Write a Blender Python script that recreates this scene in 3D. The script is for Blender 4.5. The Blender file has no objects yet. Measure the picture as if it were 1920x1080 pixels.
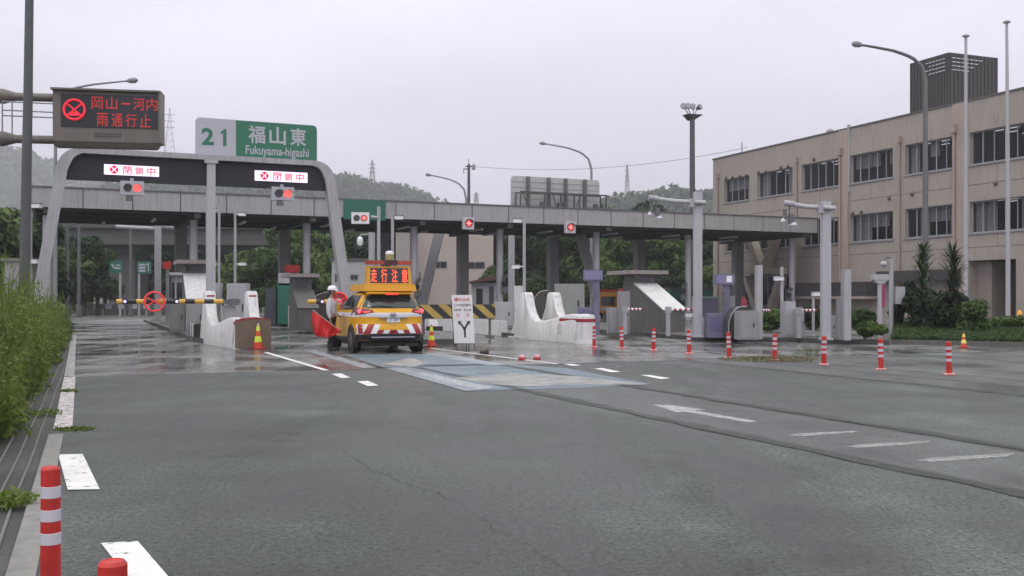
import bpy, math, random
import numpy as np
from mathutils import Vector, Matrix
random.seed(7)
rng = np.random.default_rng(7)
SC = bpy.context.scene
COL = SC.collection
R = math.radians

# ------------------------------------------------------------------ camera, world, sun, exposure
FPX, HOR, CAMH = 1900.0, 560.0, 1.5
cam = bpy.data.cameras.new('camera')
cam.lens = 36.0 * FPX / 1920.0
cam.sensor_width = 36.0
cam.shift_y = (HOR - 540.0) / 1920.0
cam.clip_start = 0.1
cam.clip_end = 5000
camo = bpy.data.objects.new('camera', cam)
COL.objects.link(camo)
camo.location = (0, 0, CAMH)
camo.rotation_euler = (R(90), 0, 0)
SC.camera = camo
SUN_EL, SUN_AZ = R(58), R(205)
w = bpy.data.worlds.new('World')
SC.world = w
w.use_nodes = True
nt = w.node_tree
nt.nodes.clear()
def wn(t, **k):
    n = nt.nodes.new(t)
    for a, b in k.items():
        setattr(n, a, b)
    return n
wo = wn('ShaderNodeOutputWorld'); bg = wn('ShaderNodeBackground'); sky = wn('ShaderNodeTexSky')
sky.sky_type = 'NISHITA'; sky.sun_disc = False
sky.sun_elevation = SUN_EL; sky.sun_rotation = SUN_AZ
sky.air_density = 2.0; sky.dust_density = 6.0
geo = wn('ShaderNodeTexCoord')
sep = wn('ShaderNodeSeparateXYZ'); nt.links.new(geo.outputs['Generated'], sep.inputs[0])
mr = wn('ShaderNodeMapRange'); mr.inputs[1].default_value = 0.12; mr.inputs[2].default_value = 1.0
mr.inputs[3].default_value = 1.0; mr.inputs[4].default_value = 2.5
nt.links.new(sep.outputs[2], mr.inputs[0])
mp = wn('ShaderNodeMapping'); mp.inputs['Scale'].default_value = (1.0, 1.0, 2.6)
nt.links.new(geo.outputs['Generated'], mp.inputs[0])
no = wn('ShaderNodeTexNoise'); no.inputs['Scale'].default_value = 1.9; no.inputs['Detail'].default_value = 5
no.inputs['Roughness'].default_value = 0.55
nt.links.new(mp.outputs[0], no.inputs['Vector'])
mr2 = wn('ShaderNodeMapRange'); mr2.inputs[1].default_value = 0.3; mr2.inputs[2].default_value = 0.7
mr2.inputs[3].default_value = 0.80; mr2.inputs[4].default_value = 1.09
nt.links.new(no.outputs[0], mr2.inputs[0])
mul = wn('ShaderNodeMath', operation='MULTIPLY')
nt.links.new(mr.outputs[0], mul.inputs[0]); nt.links.new(mr2.outputs[0], mul.inputs[1])
tint = wn('ShaderNodeMix', data_type='RGBA'); tint.inputs[6].default_value = (10.6, 9.95, 11.9, 1); tint.inputs[7].default_value = (8.9, 9.05, 9.0, 1)
tm = wn('ShaderNodeMapRange'); tm.inputs[1].default_value = 0.2; tm.inputs[2].default_value = 0.6
nt.links.new(sep.outputs[2], tm.inputs[0]); nt.links.new(tm.outputs[0], tint.inputs[0])
vm = wn('ShaderNodeVectorMath', operation='SCALE'); nt.links.new(tint.outputs[2], vm.inputs[0])
nt.links.new(mul.outputs[0], vm.inputs['Scale'])
mx = wn('ShaderNodeMix', data_type='RGBA'); mx.inputs[0].default_value = 0.93
nt.links.new(sky.outputs[0], mx.inputs[6]); nt.links.new(vm.outputs[0], mx.inputs[7])
nt.links.new(mx.outputs[2], bg.inputs[0]); bg.inputs[1].default_value = 0.1
nt.links.new(bg.outputs[0], wo.inputs[0])
sl = bpy.data.lights.new('sun', 'SUN'); sl.energy = 0.6; sl.angle = R(35); sl.color = (1, 0.97, 0.93)
so = bpy.data.objects.new('sun', sl); COL.objects.link(so)
d = Vector((math.sin(SUN_AZ) * math.cos(SUN_EL), math.cos(SUN_AZ) * math.cos(SUN_EL), math.sin(SUN_EL)))
so.rotation_euler = d.to_track_quat('Z', 'Y').to_euler()
so.location = (0, 0, 60)
SC.view_settings.view_transform = 'Standard'
SC.view_settings.look = 'None'
SC.view_settings.exposure = 0.0
SC.view_settings.gamma = 1.0
SC.cycles.use_denoising = True
SC.cycles.max_bounces = 6
SC.cycles.transparent_max_bounces = 10
SC.cycles.volume_bounces = 0
SC.cycles.sample_clamp_indirect = 4

# ------------------------------------------------------------------ measuring helpers
A_LANE, A_CANOPY = R(22.6), R(24.2)
def set_angle(a):
    global A, CA, SA
    A = a; CA, SA = math.cos(a), math.sin(a)
set_angle(A_LANE)
def P(px, py, Y):
    return Vector(((px - 960) / FPX * Y, Y, CAMH + (HOR - py) / FPX * Y))
def G(px, py, z=0.0):
    Y = FPX * (CAMH - z) / (py - HOR)
    return Vector(((px - 960) / FPX * Y, Y, z))
def UV(u, v, z=0.0):
    return Vector((u * CA - v * SA, u * SA + v * CA, z))
def u_at(px, v):
    r = (px - 960) / FPX
    return (v * SA + r * v * CA) / (CA - r * SA)
def v_at(px, u):
    r = (px - 960) / FPX
    return (u * CA - r * u * SA) / (SA + r * CA)
def zt(py, Y):
    return CAMH + (HOR - py) / FPX * Y
class Wall:
    """a vertical plane: origin (x, y), direction of its local x"""
    def __init__(s, o, d):
        s.o = Vector((o[0], o[1])); s.d = Vector((d[0], d[1])).normalized()
        s.ang = math.atan2(s.d.y, s.d.x)
    def hit(s, px, py):
        r = (px - 960) / FPX
        # o + t d = k (r, 1)
        det = s.d.x - r * s.d.y
        t = (r * s.o.y - s.o.x) / det
        k = s.o.y + t * s.d.y
        return t, CAMH + (HOR - py) / FPX * k

# ------------------------------------------------------------------ materials
MATS = {}
def srgb(r, g, b):
    f = lambda c: (c / 255 / 12.92) if c / 255 <= 0.04045 else ((c / 255 + 0.055) / 1.055) ** 2.4
    return (f(r), f(g), f(b))
def M(name, col=None, rough=0.6, metal=0.0, var=0.1, scale=3.0, bump=0.0, streak=0.0, emit=0.0, alpha=1.0, spec=0.5, rvar=0.1):
    if name in MATS:
        return MATS[name]
    m = bpy.data.materials.new(name); m.use_nodes = True
    t = m.node_tree; b = t.nodes['Principled BSDF']
    tc = t.nodes.new('ShaderNodeTexCoord')
    n = t.nodes.new('ShaderNodeTexNoise'); n.inputs['Scale'].default_value = scale; n.inputs['Detail'].default_value = 5
    n.inputs['Roughness'].default_value = 0.6
    t.links.new(tc.outputs['Object'], n.inputs['Vector'])
    mrn = t.nodes.new('ShaderNodeMapRange'); mrn.inputs[1].default_value = 0.25; mrn.inputs[2].default_value = 0.75
    mrn.inputs[3].default_value = 1 - var; mrn.inputs[4].default_value = 1 + var
    t.links.new(n.outputs[0], mrn.inputs[0])
    fac = mrn.outputs[0]
    if streak:
        mp = t.nodes.new('ShaderNodeMapping'); mp.inputs['Scale'].default_value = (5, 5, 0.35)
        t.links.new(tc.outputs['Object'], mp.inputs[0])
        n2 = t.nodes.new('ShaderNodeTexNoise'); n2.inputs['Scale'].default_value = 2.0; n2.inputs['Detail'].default_value = 6
        t.links.new(mp.outputs[0], n2.inputs['Vector'])
        mr2 = t.nodes.new('ShaderNodeMapRange'); mr2.inputs[1].default_value = 0.45; mr2.inputs[2].default_value = 0.8
        mr2.inputs[3].default_value = 1.0; mr2.inputs[4].default_value = 1 - streak
        t.links.new(n2.outputs[0], mr2.inputs[0])
        mu = t.nodes.new('ShaderNodeMath'); mu.operation = 'MULTIPLY'
        t.links.new(fac, mu.inputs[0]); t.links.new(mr2.outputs[0], mu.inputs[1])
        fac = mu.outputs[0]
    vs = t.nodes.new('ShaderNodeVectorMath'); vs.operation = 'SCALE'; vs.inputs[0].default_value = col[:3]
    t.links.new(fac, vs.inputs['Scale'])
    t.links.new(vs.outputs[0], b.inputs['Base Color'])
    if rvar:
        mr3 = t.nodes.new('ShaderNodeMapRange'); mr3.inputs[3].default_value = max(0.02, rough - rvar); mr3.inputs[4].default_value = min(1, rough + rvar)
        t.links.new(n.outputs[0], mr3.inputs[0]); t.links.new(mr3.outputs[0], b.inputs['Roughness'])
    else:
        b.inputs['Roughness'].default_value = rough
    b.inputs['Metallic'].default_value = metal
    b.inputs['Specular IOR Level'].default_value = spec
    b.inputs['Alpha'].default_value = alpha
    if emit:
        b.inputs['Emission Color'].default_value = (*col[:3], 1); b.inputs['Emission Strength'].default_value = emit
    if bump:
        bp = t.nodes.new('ShaderNodeBump'); bp.inputs['Strength'].default_value = bump; bp.inputs['Distance'].default_value = 0.02
        t.links.new(n.outputs[0], bp.inputs['Height']); t.links.new(bp.outputs[0], b.inputs['Normal'])
    MATS[name] = m
    return m

def leaf_mat(name, c1, c2, scale=0.6, trans=0.25):
    m = bpy.data.materials.new(name); m.use_nodes = True
    t = m.node_tree; b = t.nodes['Principled BSDF']; out = t.nodes['Material Output']
    tc = t.nodes.new('ShaderNodeTexCoord'); oi = t.nodes.new('ShaderNodeObjectInfo')
    n = t.nodes.new('ShaderNodeTexNoise'); n.inputs['Scale'].default_value = scale; n.inputs['Detail'].default_value = 6
    n.inputs['Roughness'].default_value = 0.7
    t.links.new(tc.outputs['Object'], n.inputs['Vector'])
    ad = t.nodes.new('ShaderNodeMath'); ad.operation = 'MULTIPLY_ADD'
    t.links.new(oi.outputs['Random'], ad.inputs[0]); ad.inputs[1].default_value = 0.35
    t.links.new(n.outputs[0], ad.inputs[2])
    mr = t.nodes.new('ShaderNodeMapRange'); mr.inputs[1].default_value = 0.4; mr.inputs[2].default_value = 0.95
    t.links.new(ad.outputs[0], mr.inputs[0])
    mx = t.nodes.new('ShaderNodeMix'); mx.data_type = 'RGBA'
    mx.inputs[6].default_value = (*c1, 1); mx.inputs[7].default_value = (*c2, 1)
    t.links.new(mr.outputs[0], mx.inputs[0])
    t.links.new(mx.outputs[2], b.inputs['Base Color'])
    b.inputs['Roughness'].default_value = 0.55; b.inputs['Specular IOR Level'].default_value = 0.3
    tr = t.nodes.new('ShaderNodeBsdfTranslucent'); t.links.new(mx.outputs[2], tr.inputs[0])
    ms = t.nodes.new('ShaderNodeMixShader'); ms.inputs[0].default_value = trans
    t.links.new(b.outputs[0], ms.inputs[1]); t.links.new(tr.outputs[0], ms.inputs[2])
    t.links.new(ms.outputs[0], out.inputs[0])
    MATS[name] = m
    return m

def ground_mat(name, lo, hi, r_lo, r_hi, fine=55.0, patch=0.35, streak_rot=None, bump=0.25, bd=0.006, tint=(1, 1, 1), wave=0.0, spec=0.5, pl=0.36, ph=0.66):
    """paved surface: fine aggregate, big wet and dry patches, streaks along the lanes"""
    m = bpy.data.materials.new(name); m.use_nodes = True
    t = m.node_tree; b = t.nodes['Principled BSDF']; L = t.links.new
    tc = t.nodes.new('ShaderNodeTexCoord')
    def noise(s, det=4, vec=None, ro=0.6):
        n = t.nodes.new('ShaderNodeTexNoise'); n.inputs['Scale'].default_value = s; n.inputs['Detail'].default_value = det
        n.inputs['Roughness'].default_value = ro
        L(vec or tc.outputs['Object'], n.inputs['Vector']); return n.outputs[0]
    def rng_(x, a, b_, c, d_):
        r = t.nodes.new('ShaderNodeMapRange'); L(x, r.inputs[0])
        for i, q in zip((1, 2, 3, 4), (a, b_, c, d_)): r.inputs[i].default_value = q
        return r.outputs[0]
    def mth(op, x, y):
        q = t.nodes.new('ShaderNodeMath'); q.operation = op
        for i, z in enumerate((x, y)):
            if isinstance(z, float): q.inputs[i].default_value = z
            else: L(z, q.inputs[i])
        return q.outputs[0]
    f = noise(fine, 6, None, 0.85)
    p = noise(patch, 5, None, 0.62)
    mp = t.nodes.new('ShaderNodeMapping'); mp.inputs['Rotation'].default_value = (0, 0, -(streak_rot if streak_rot is not None else A))
    mp.inputs['Scale'].default_value = (0.9, 0.05, 1)
    L(tc.outputs['Object'], mp.inputs[0])
    s = noise(1.2, 5, mp.outputs[0], 0.6)
    f2 = noise(fine * 3.1, 3, None, 0.8)
    col = rng_(mth('ADD', mth('MULTIPLY', f, 0.6), mth('MULTIPLY', f2, 0.4)), 0.40, 0.60, lo, hi)
    col = mth('MULTIPLY', col, rng_(p, pl, ph, 0.62, 1.34))
    col = mth('MULTIPLY', col, rng_(noise(patch * 0.22, 3), 0.40, 0.60, 0.78, 1.2))
    col = mth('MULTIPLY', col, rng_(s, 0.40, 0.60, 0.80, 1.18))
    vs = t.nodes.new('ShaderNodeVectorMath'); vs.operation = 'SCALE'; vs.inputs[0].default_value = tint
    L(col, vs.inputs['Scale']); L(vs.outputs[0], b.inputs['Base Color'])
    ps = mth('ADD', mth('MULTIPLY', p, 0.6), mth('MULTIPLY', s, 0.4))
    L(rng_(ps, pl + 0.02, ph - 0.02, r_lo, r_hi), b.inputs['Roughness'])
    b.inputs['Specular IOR Level'].default_value = spec
    h = f
    if wave:
        h = mth('ADD', mth('MULTIPLY', f, 0.15), mth('MULTIPLY', noise(wave, 3), 1.0))
    bp = t.nodes.new('ShaderNodeBump'); bp.inputs['Strength'].default_value = bump; bp.inputs['Distance'].default_value = bd
    L(h, bp.inputs['Height']); L(bp.outputs[0], b.inputs['Normal'])
    MATS[name] = m
    return m

def paint_mat(name, col, wear=0.35, scale=9.0, rough=0.4, soft=None):
    """road paint worn through to whatever lies below"""
    m = bpy.data.materials.new(name); m.use_nodes = True
    t = m.node_tree; b = t.nodes['Principled BSDF']; L = t.links.new
    tc = t.nodes.new('ShaderNodeTexCoord')
    n = t.nodes.new('ShaderNodeTexNoise'); n.inputs['Scale'].default_value = scale; n.inputs['Detail'].default_value = 7; n.inputs['Roughness'].default_value = 0.75
    L(tc.outputs['Object'], n.inputs['Vector'])
    r = t.nodes.new('ShaderNodeMapRange'); L(n.outputs[0], r.inputs[0])
    r.inputs[1].default_value = 0.28 + wear * 0.35; r.inputs[2].default_value = 0.34 + wear * 0.5
    r.inputs[3].default_value = 0.0; r.inputs[4].default_value = 1.0
    if soft:
        for i, q in zip((1, 2, 3, 4), (0.3, 0.7, soft[0], soft[1])): r.inputs[i].default_value = q
    L(r.outputs[0], b.inputs['Alpha'])
    n2 = t.nodes.new('ShaderNodeTexNoise'); n2.inputs['Scale'].default_value = 2.0; L(tc.outputs['Object'], n2.inputs['Vector'])
    r2 = t.nodes.new('ShaderNodeMapRange'); L(n2.outputs[0], r2.inputs[0]); r2.inputs[3].default_value = 0.75; r2.inputs[4].default_value = 1.15
    vs = t.nodes.new('ShaderNodeVectorMath'); vs.operation = 'SCALE'; vs.inputs[0].default_value = col; L(r2.outputs[0], vs.inputs['Scale'])
    L(vs.outputs[0], b.inputs['Base Color']); b.inputs['Roughness'].default_value = rough
    MATS[name] = m
    return m

WHITE = M('white_paint', (0.59, 0.58, 0.59), 0.5, var=0.10, scale=1.6, streak=0.34)
WHITECLEAN = M('white_plain', (0.78, 0.78, 0.8), 0.4, var=0.03)
GREY = M('grey_metal', (0.36, 0.355, 0.375), 0.5, var=0.10, scale=2, streak=0.32)
LGREY = M('light_grey_metal', (0.40, 0.395, 0.42), 0.5, var=0.06, scale=2, streak=0.15)
DGREY = M('dark_grey_metal', (0.11, 0.11, 0.12), 0.5, var=0.1)
STEEL = M('galvanised_steel', (0.23, 0.235, 0.25), 0.5, metal=0.2, var=0.12, scale=5)
POLE = M('dark_pole', (0.075, 0.08, 0.085), 0.5, var=0.12)
BLACK = M('black_plastic', (0.016, 0.016, 0.018), 0.45, var=0.1)
PANEL = M('dark_panel', (0.016, 0.016, 0.022), 0.7, var=0.15, scale=1.2)
RED = M('red_plastic', (0.47, 0.022, 0.016), 0.5, var=0.2, scale=9, streak=0.35)
ORANGE = M('orange_plastic', (0.56, 0.048, 0.018), 0.5, var=0.22, scale=7, streak=0.3)
REDREF = M('dark_red_reflector', (0.28, 0.02, 0.03), 0.35, var=0.1)
SILVER = M('reflective_white', (0.52, 0.50, 0.55), 0.35, var=0.06)
LIME = M('lime_reflective', (0.62, 0.72, 0.05), 0.4, var=0.06)
YELLOW = M('yellow_paint', (0.66, 0.31, 0.008), 0.3, var=0.05, scale=2)
GATEYEL = M('gate_yellow', (0.62, 0.36, 0.06), 0.5, var=0.1)
GREEN = M('sign_green', (0.018, 0.15, 0.085), 0.4, var=0.06, scale=1.5)
DGREEN = M('dark_green_paint', (0.015, 0.12, 0.08), 0.5, var=0.1)
SIGNGREY = M('sign_pale', (0.42, 0.42, 0.47), 0.4, var=0.04)
CONC = M('concrete', (0.2, 0.19, 0.18), 0.75, var=0.15, scale=2, streak=0.35, bump=0.2)
DCONC = M('dark_concrete', (0.105, 0.10, 0.095), 0.7, var=0.18, scale=2, streak=0.35, bump=0.2)
CREAM = M('cream_wall', (0.335, 0.294, 0.262), 0.75, var=0.09, scale=0.5, streak=0.24, bump=0.05)
CREAM2 = M('cream_pier', (0.37, 0.30, 0.262), 0.75, var=0.07, scale=0.7, streak=0.2)
FASCIA = M('fascia_panel', (0.35, 0.34, 0.345), 0.45, var=0.07, scale=0.8, streak=0.28)
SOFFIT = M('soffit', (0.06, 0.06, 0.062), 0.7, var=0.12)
BEIGE = M('sign_housing', (0.15, 0.13, 0.115), 0.5, var=0.1, scale=2, streak=0.2)
BROWN = M('brown_board', (0.16, 0.115, 0.085), 0.6, var=0.2, scale=3, streak=0.35)
BROWNTOWER = M('tower_brown', (0.055, 0.048, 0.05), 0.6, var=0.1)
PURPLE = M('purple_paint', (0.15, 0.14, 0.225), 0.5, var=0.08)
GLASSD = M('dark_glass', (0.03, 0.032, 0.037), 0.08, var=0.3, scale=0.8, rvar=0.04)
TYRE = M('tyre_rubber', (0.018, 0.018, 0.019), 0.75, var=0.15, scale=12)
RIM = M('wheel_rim', (0.3, 0.3, 0.31), 0.35, metal=0.7, var=0.1)
LED = M('led_red', (1.0, 0.05, 0.03), 0.5, var=0.02, emit=1.3)
LEDDIM = M('led_red_dim', (0.5, 0.03, 0.022), 0.5, var=0.02, emit=0.26)
LEDOR = M('led_orange', (1.0, 0.09, 0.03), 0.5, var=0.02, emit=1.5)
LEDWHITE = M('led_white', (0.95, 0.80, 0.97), 0.5, var=0.02, emit=0.75)
LAMPRED = M('lamp_red', (1.0, 0.10, 0.09), 0.3, var=0.05, emit=1.25)
LAMPHOT = M('lamp_hot', (1.0, 0.30, 0.26), 0.3, var=0.05, emit=1.1)
LAMPBLUE = M('lamp_blue', (0.55, 0.5, 1.0), 0.3, var=0.05, emit=1.3)
TUBE = M('lamp_tube', (0.85, 0.87, 0.95), 0.3, var=0.02, emit=0.8)
LENSOFF = M('lens_off', (0.05, 0.055, 0.055), 0.2, var=0.1)
LENSDARKRED = M('lens_dark_red', (0.2, 0.008, 0.008), 0.2, var=0.1)
SKIN = M('skin', (0.36, 0.2, 0.14), 0.6, var=0.05)
BARK = M('bark', (0.07, 0.055, 0.04), 0.9, var=0.3, scale=6, bump=0.4)
SOIL = M('soil', (0.06, 0.055, 0.04), 0.9, var=0.3, scale=3, bump=0.4)

# ------------------------------------------------------------------ mesh builder
class MB:
    def __init__(s):
        s.v = []; s.f = []; s.m = []; s.cur = 0
    def add(s, vs, fs):
        o = len(s.v)
        s.v += [tuple(x) for x in vs]
        s.f += [tuple(i + o for i in f) for f in fs]
        s.m += [s.cur] * len(fs)
        return s
    def box(s, x0, x1, y0, y1, z0, z1):
        return s.add([(x0, y0, z0), (x1, y0, z0), (x1, y1, z0), (x0, y1, z0), (x0, y0, z1), (x1, y0, z1), (x1, y1, z1), (x0, y1, z1)],
                     [(0, 3, 2, 1), (4, 5, 6, 7), (0, 1, 5, 4), (1, 2, 6, 5), (2, 3, 7, 6), (3, 0, 4, 7)])
    def cbox(s, c, sx, sy, sz):
        return s.box(c[0] - sx / 2, c[0] + sx / 2, c[1] - sy / 2, c[1] + sy / 2, c[2] - sz / 2, c[2] + sz / 2)
    def bar(s, p0, p1, w_, h_, up=(0, 0, 1)):
        p0, p1, up = Vector(p0), Vector(p1), Vector(up)
        d_ = (p1 - p0).normalized(); x = d_.cross(up)
        if x.length < 1e-4: x = d_.cross(Vector((1, 0, 0)))
        x.normalize(); y = x.cross(d_).normalized()
        x = x * w_ / 2; y = y * h_ / 2
        q = [p0 - x - y, p0 + x - y, p0 + x + y, p0 - x + y, p1 - x - y, p1 + x - y, p1 + x + y, p1 - x + y]
        return s.add(q, [(0, 1, 2, 3), (7, 6, 5, 4), (0, 4, 5, 1), (1, 5, 6, 2), (2, 6, 7, 3), (3, 7, 4, 0)])
    def tube(s, pts, r, n=8, cap=True, closed=False):
        pts = [Vector(p) for p in pts]; k = len(pts)
        rs = r if isinstance(r, (list, tuple)) else [r] * k
        vs = []; fs = []; ref = None
        for i, p in enumerate(pts):
            if closed: d_ = (pts[(i + 1) % k] - pts[i - 1])
            else: d_ = (pts[min(i + 1, k - 1)] - pts[max(i - 1, 0)])
            d_ = d_.normalized()
            if ref is None:
                ref = d_.cross(Vector((0, 0, 1)))
                if ref.length < 0.05: ref = d_.cross(Vector((1, 0, 0)))
            x = (ref - d_ * ref.dot(d_)).normalized(); ref = x; y = d_.cross(x)
            for j in range(n):
                a = 2 * math.pi * j / n
                vs.append(p + (x * math.cos(a) + y * math.sin(a)) * rs[i])
        for i in range(k if closed else k - 1):
            i2 = (i + 1) % k
            for j in range(n):
                fs.append((i * n + j, i * n + (j + 1) % n, i2 * n + (j + 1) % n, i2 * n + j))
        if cap and not closed:
            fs.append(tuple(range(n - 1, -1, -1))); fs.append(tuple((k - 1) * n + j for j in range(n)))
        return s.add(vs, fs)
    def lathe(s, prof, c=(0, 0, 0), n=20, sx=1, sy=1):
        vs = []; fs = []; c = Vector(c)
        for (r, z) in prof:
            for j in range(n):
                a = 2 * math.pi * j / n
                vs.append((c.x + r * sx * math.cos(a), c.y + r * sy * math.sin(a), c.z + z))
        k = len(prof)
        for i in range(k - 1):
            for j in range(n):
                fs.append((i * n + j, i * n + (j + 1) % n, (i + 1) * n + (j + 1) % n, (i + 1) * n + j))
        fs.append(tuple(range(n - 1, -1, -1))); fs.append(tuple((k - 1) * n + j for j in range(n)))
        return s.add(vs, fs)
    def ball(s, c, r, n=12, sz=1.0):
        k = n // 2 + 1
        return s.lathe([(max(r * math.sin(math.pi * i / (k - 1)), r * 0.01), -r * sz * math.cos(math.pi * i / (k - 1))) for i in range(k)], c, n)
    def prism(s, poly, ext):
        ext = Vector(ext); k = len(poly); a = [Vector(p) for p in poly]; b = [p + ext for p in a]
        return s.add(a + b, [tuple(range(k))[::-1], tuple(range(k, 2 * k))] + [(i, (i + 1) % k, k + (i + 1) % k, k + i) for i in range(k)])
    def disc_y(s, c, r, t_, n=24):
        """cylinder with its axis along local y, front at c.y, going back t_"""
        c = Vector(c)
        return s.tube([c, c + Vector((0, t_, 0))], r, n)
    def grid(s, fn, nu, nv, flip=False):
        vs = [fn(i / nu, j / nv) for i in range(nu + 1) for j in range(nv + 1)]
        fs = []
        for i in range(nu):
            for j in range(nv):
                q = (i * (nv + 1) + j, (i + 1) * (nv + 1) + j, (i + 1) * (nv + 1) + j + 1, i * (nv + 1) + j + 1)
                fs.append(q[::-1] if flip else q)
        return s.add(vs, fs)
    def build(s, name, mat, parent=None, world=False, smooth=35):
        me = bpy.data.meshes.new(name)
        vs = s.v
        if world and parent is not None:
            mi = chain(parent).inverted()
            vs = [tuple(mi @ Vector(p)) for p in vs]
        me.from_pydata(vs, [], s.f)
        mats = mat if isinstance(mat, (list, tuple)) else [mat]
        for q in mats: me.materials.append(q)
        if len(mats) > 1:
            me.polygons.foreach_set('material_index', s.m)
        if smooth:
            me.polygons.foreach_set('use_smooth', [True] * len(me.polygons))
            me.set_sharp_from_angle(angle=R(smooth))
        me.update()
        o = bpy.data.objects.new(name, me); COL.objects.link(o)
        if parent is not None: o.parent = parent
        return o
def chain(o):
    m = o.matrix_basis.copy()
    while o.parent is not None:
        o = o.parent; m = o.matrix_basis @ m
    return m
def tag(o, label=None, cat=None, group=None, kind=None):
    if label: o['label'] = label
    if cat: o['category'] = cat
    if group: o['group'] = group
    if kind: o['kind'] = kind
    return o
def thing(name, label, cat, loc=(0, 0, 0), rz=0.0, group=None):
    o = bpy.data.objects.new(name, None); COL.objects.link(o)
    o.empty_display_size = 0.2
    o.location = loc; o.rotation_euler = (0, 0, rz)
    return tag(o, label, cat, group)
def children(o):
    return [c for c in bpy.data.objects if c.parent is o]
def dup(root, loc, rz=None, label=None, group=None):
    def cp(o, par):
        c = o.copy(); COL.objects.link(c)
        if par is not None: c.parent = par
        for ch in children(o): cp(ch, c)
        return c
    c = cp(root, None)
    c.location = loc
    if rz is not None: c.rotation_euler = (0, 0, rz)
    if label: c['label'] = label
    if group: c['group'] = group
    return c
def text_geo(body, w_, h_, depth=0.004, bold=0.0):
    """letters as a mesh in the local xz plane, facing -y, fitted to a box w_ by h_ round the origin"""
    cu = bpy.data.curves.new('lettering', 'FONT'); cu.body = body; cu.offset = bold; cu.resolution_u = 3
    o = bpy.data.objects.new('lettering', cu); COL.objects.link(o)
    bpy.context.view_layer.update()
    me = bpy.data.meshes.new_from_object(o)
    vs = np.array([v.co[:] for v in me.vertices]); fs = [tuple(p.vertices) for p in me.polygons]
    bpy.data.objects.remove(o); bpy.data.curves.remove(cu); bpy.data.meshes.remove(me)
    lo = vs.min(0); hi = vs.max(0)
    x = (vs[:, 0] - (lo[0] + hi[0]) / 2) * w_ / (hi[0] - lo[0])
    z = (vs[:, 1] - (lo[1] + hi[1]) / 2) * h_ / (hi[1] - lo[1])
    return [(a, 0.0, b) for a, b in zip(x, z)], fs
def put_text(mb, body, cx, y, cz, w_, h_, bold=0.0):
    vs, fs = text_geo(body, w_, h_, bold=bold)
    mb.add([(a + cx, y, b + cz) for a, _, b in vs], fs)
def put_one(mb, x, y, cz, h_):
    q = [(-.05, -.5), (.14, -.5), (.14, .5), (.0, .5), (-.06, .41), (-.19, .33), (-.19, .18), (-.05, .26)]
    mb.add([(x + a * h_, y, cz + b * h_) for a, b in q], [(0, 1, 2, 3, 4, 7), (4, 5, 6, 7)])
def spaced(mb, chars, xs, y, cz, w_, h_, bold=0.0, dz=0.0):
    for c, x in zip(chars, xs):
        if c == '1': put_one(mb, x, y, cz, h_)
        elif c == '一': put_text(mb, '－', x, y, cz, w_ * 0.8, h_ * 0.13, bold)
        else: put_text(mb, c, x, y, cz, w_, h_, bold)
def sheet(name, pts, mat, kind='structure', parent=None, z=None):
    mb = MB(); q = [Vector(p) if z is None else Vector((p[0], p[1], z)) for p in pts]
    mb.add(q, [tuple(range(len(q)))])
    o = mb.build(name, mat, parent, smooth=0)
    if o.data.polygons[0].normal.z < 0: o.data.flip_normals()
    if parent is None: o['kind'] = kind
    return o
# ================================================================== the ground
ASPH = ground_mat('asphalt', 0.022, 0.145, 0.34, 0.86, fine=24, patch=0.42, bump=0.6, bd=0.012, tint=(0.92, 1.0, 0.99), spec=0.22, pl=0.41, ph=0.60)
ASPH2 = ground_mat('asphalt_lane', 0.03, 0.128, 0.30, 0.72, fine=24, patch=0.5, bump=0.45, bd=0.010, tint=(0.93, 1.0, 1.0), spec=0.29, pl=0.41, ph=0.60)
PLAZA = ground_mat('wet_concrete', 0.08, 0.15, 0.09, 0.42, fine=24, patch=0.33, streak_rot=A + R(90), bump=0.12, bd=0.01, tint=(1.03, 1.0, 0.97), wave=2.2, spec=0.5, pl=0.40, ph=0.62)
GRASSG = ground_mat('verge_soil', 0.03, 0.085, 0.8, 1.0, fine=12, patch=0.5, bump=0.6, bd=0.05, tint=(0.75, 1.0, 0.45), spec=0.2)
DECK = ground_mat('verge_sheet', 0.035, 0.075, 0.5, 0.8, fine=20, patch=0.9, bump=0.4, bd=0.01, tint=(1.0, 1.0, 0.92), spec=0.3)
KERB = M('kerb_concrete', (0.19, 0.185, 0.175), 0.7, var=0.25, scale=9, bump=0.3)

sheet('ground', [(-1500, -90, -0.05), (1500, -90, -0.05), (1500, 1700, -0.05), (-1500, 1700, -0.05)], GRASSG)
V0 = 21.2
road = sheet('road', [UV(-0.40, -60), UV(120, -60), UV(120, V0), UV(-0.40, V0)], ASPH)
plaza = sheet('toll_plaza_pavement', [UV(-0.40, V0), UV(120, V0), UV(120, 64), UV(-0.9, 64)], PLAZA)
sheet('far_road', [UV(-0.6, 64), UV(46, 64), UV(46, 110), UV(-6, 110), UV(-2.5, 84)], ground_mat('far_asphalt', 0.10, 0.17, 0.25, 0.5, fine=20, patch=0.25, streak_rot=A + R(90), bump=0.1, tint=(0.97, 1, 1.03)))
sheet('road_lane_band', [UV(6.62, -40, .004), UV(8.35, -40, .004), UV(8.35, V0 - .05, .004), UV(6.62, V0 - .05, .004)], ASPH2, parent=road)
sheet('road_lane_band', [UV(13.4, -40, .004), UV(24.0, -40, .004), UV(24.0, V0 - .05, .004), UV(13.4, V0 - .05, .004)], ASPH2, parent=road)
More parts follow.
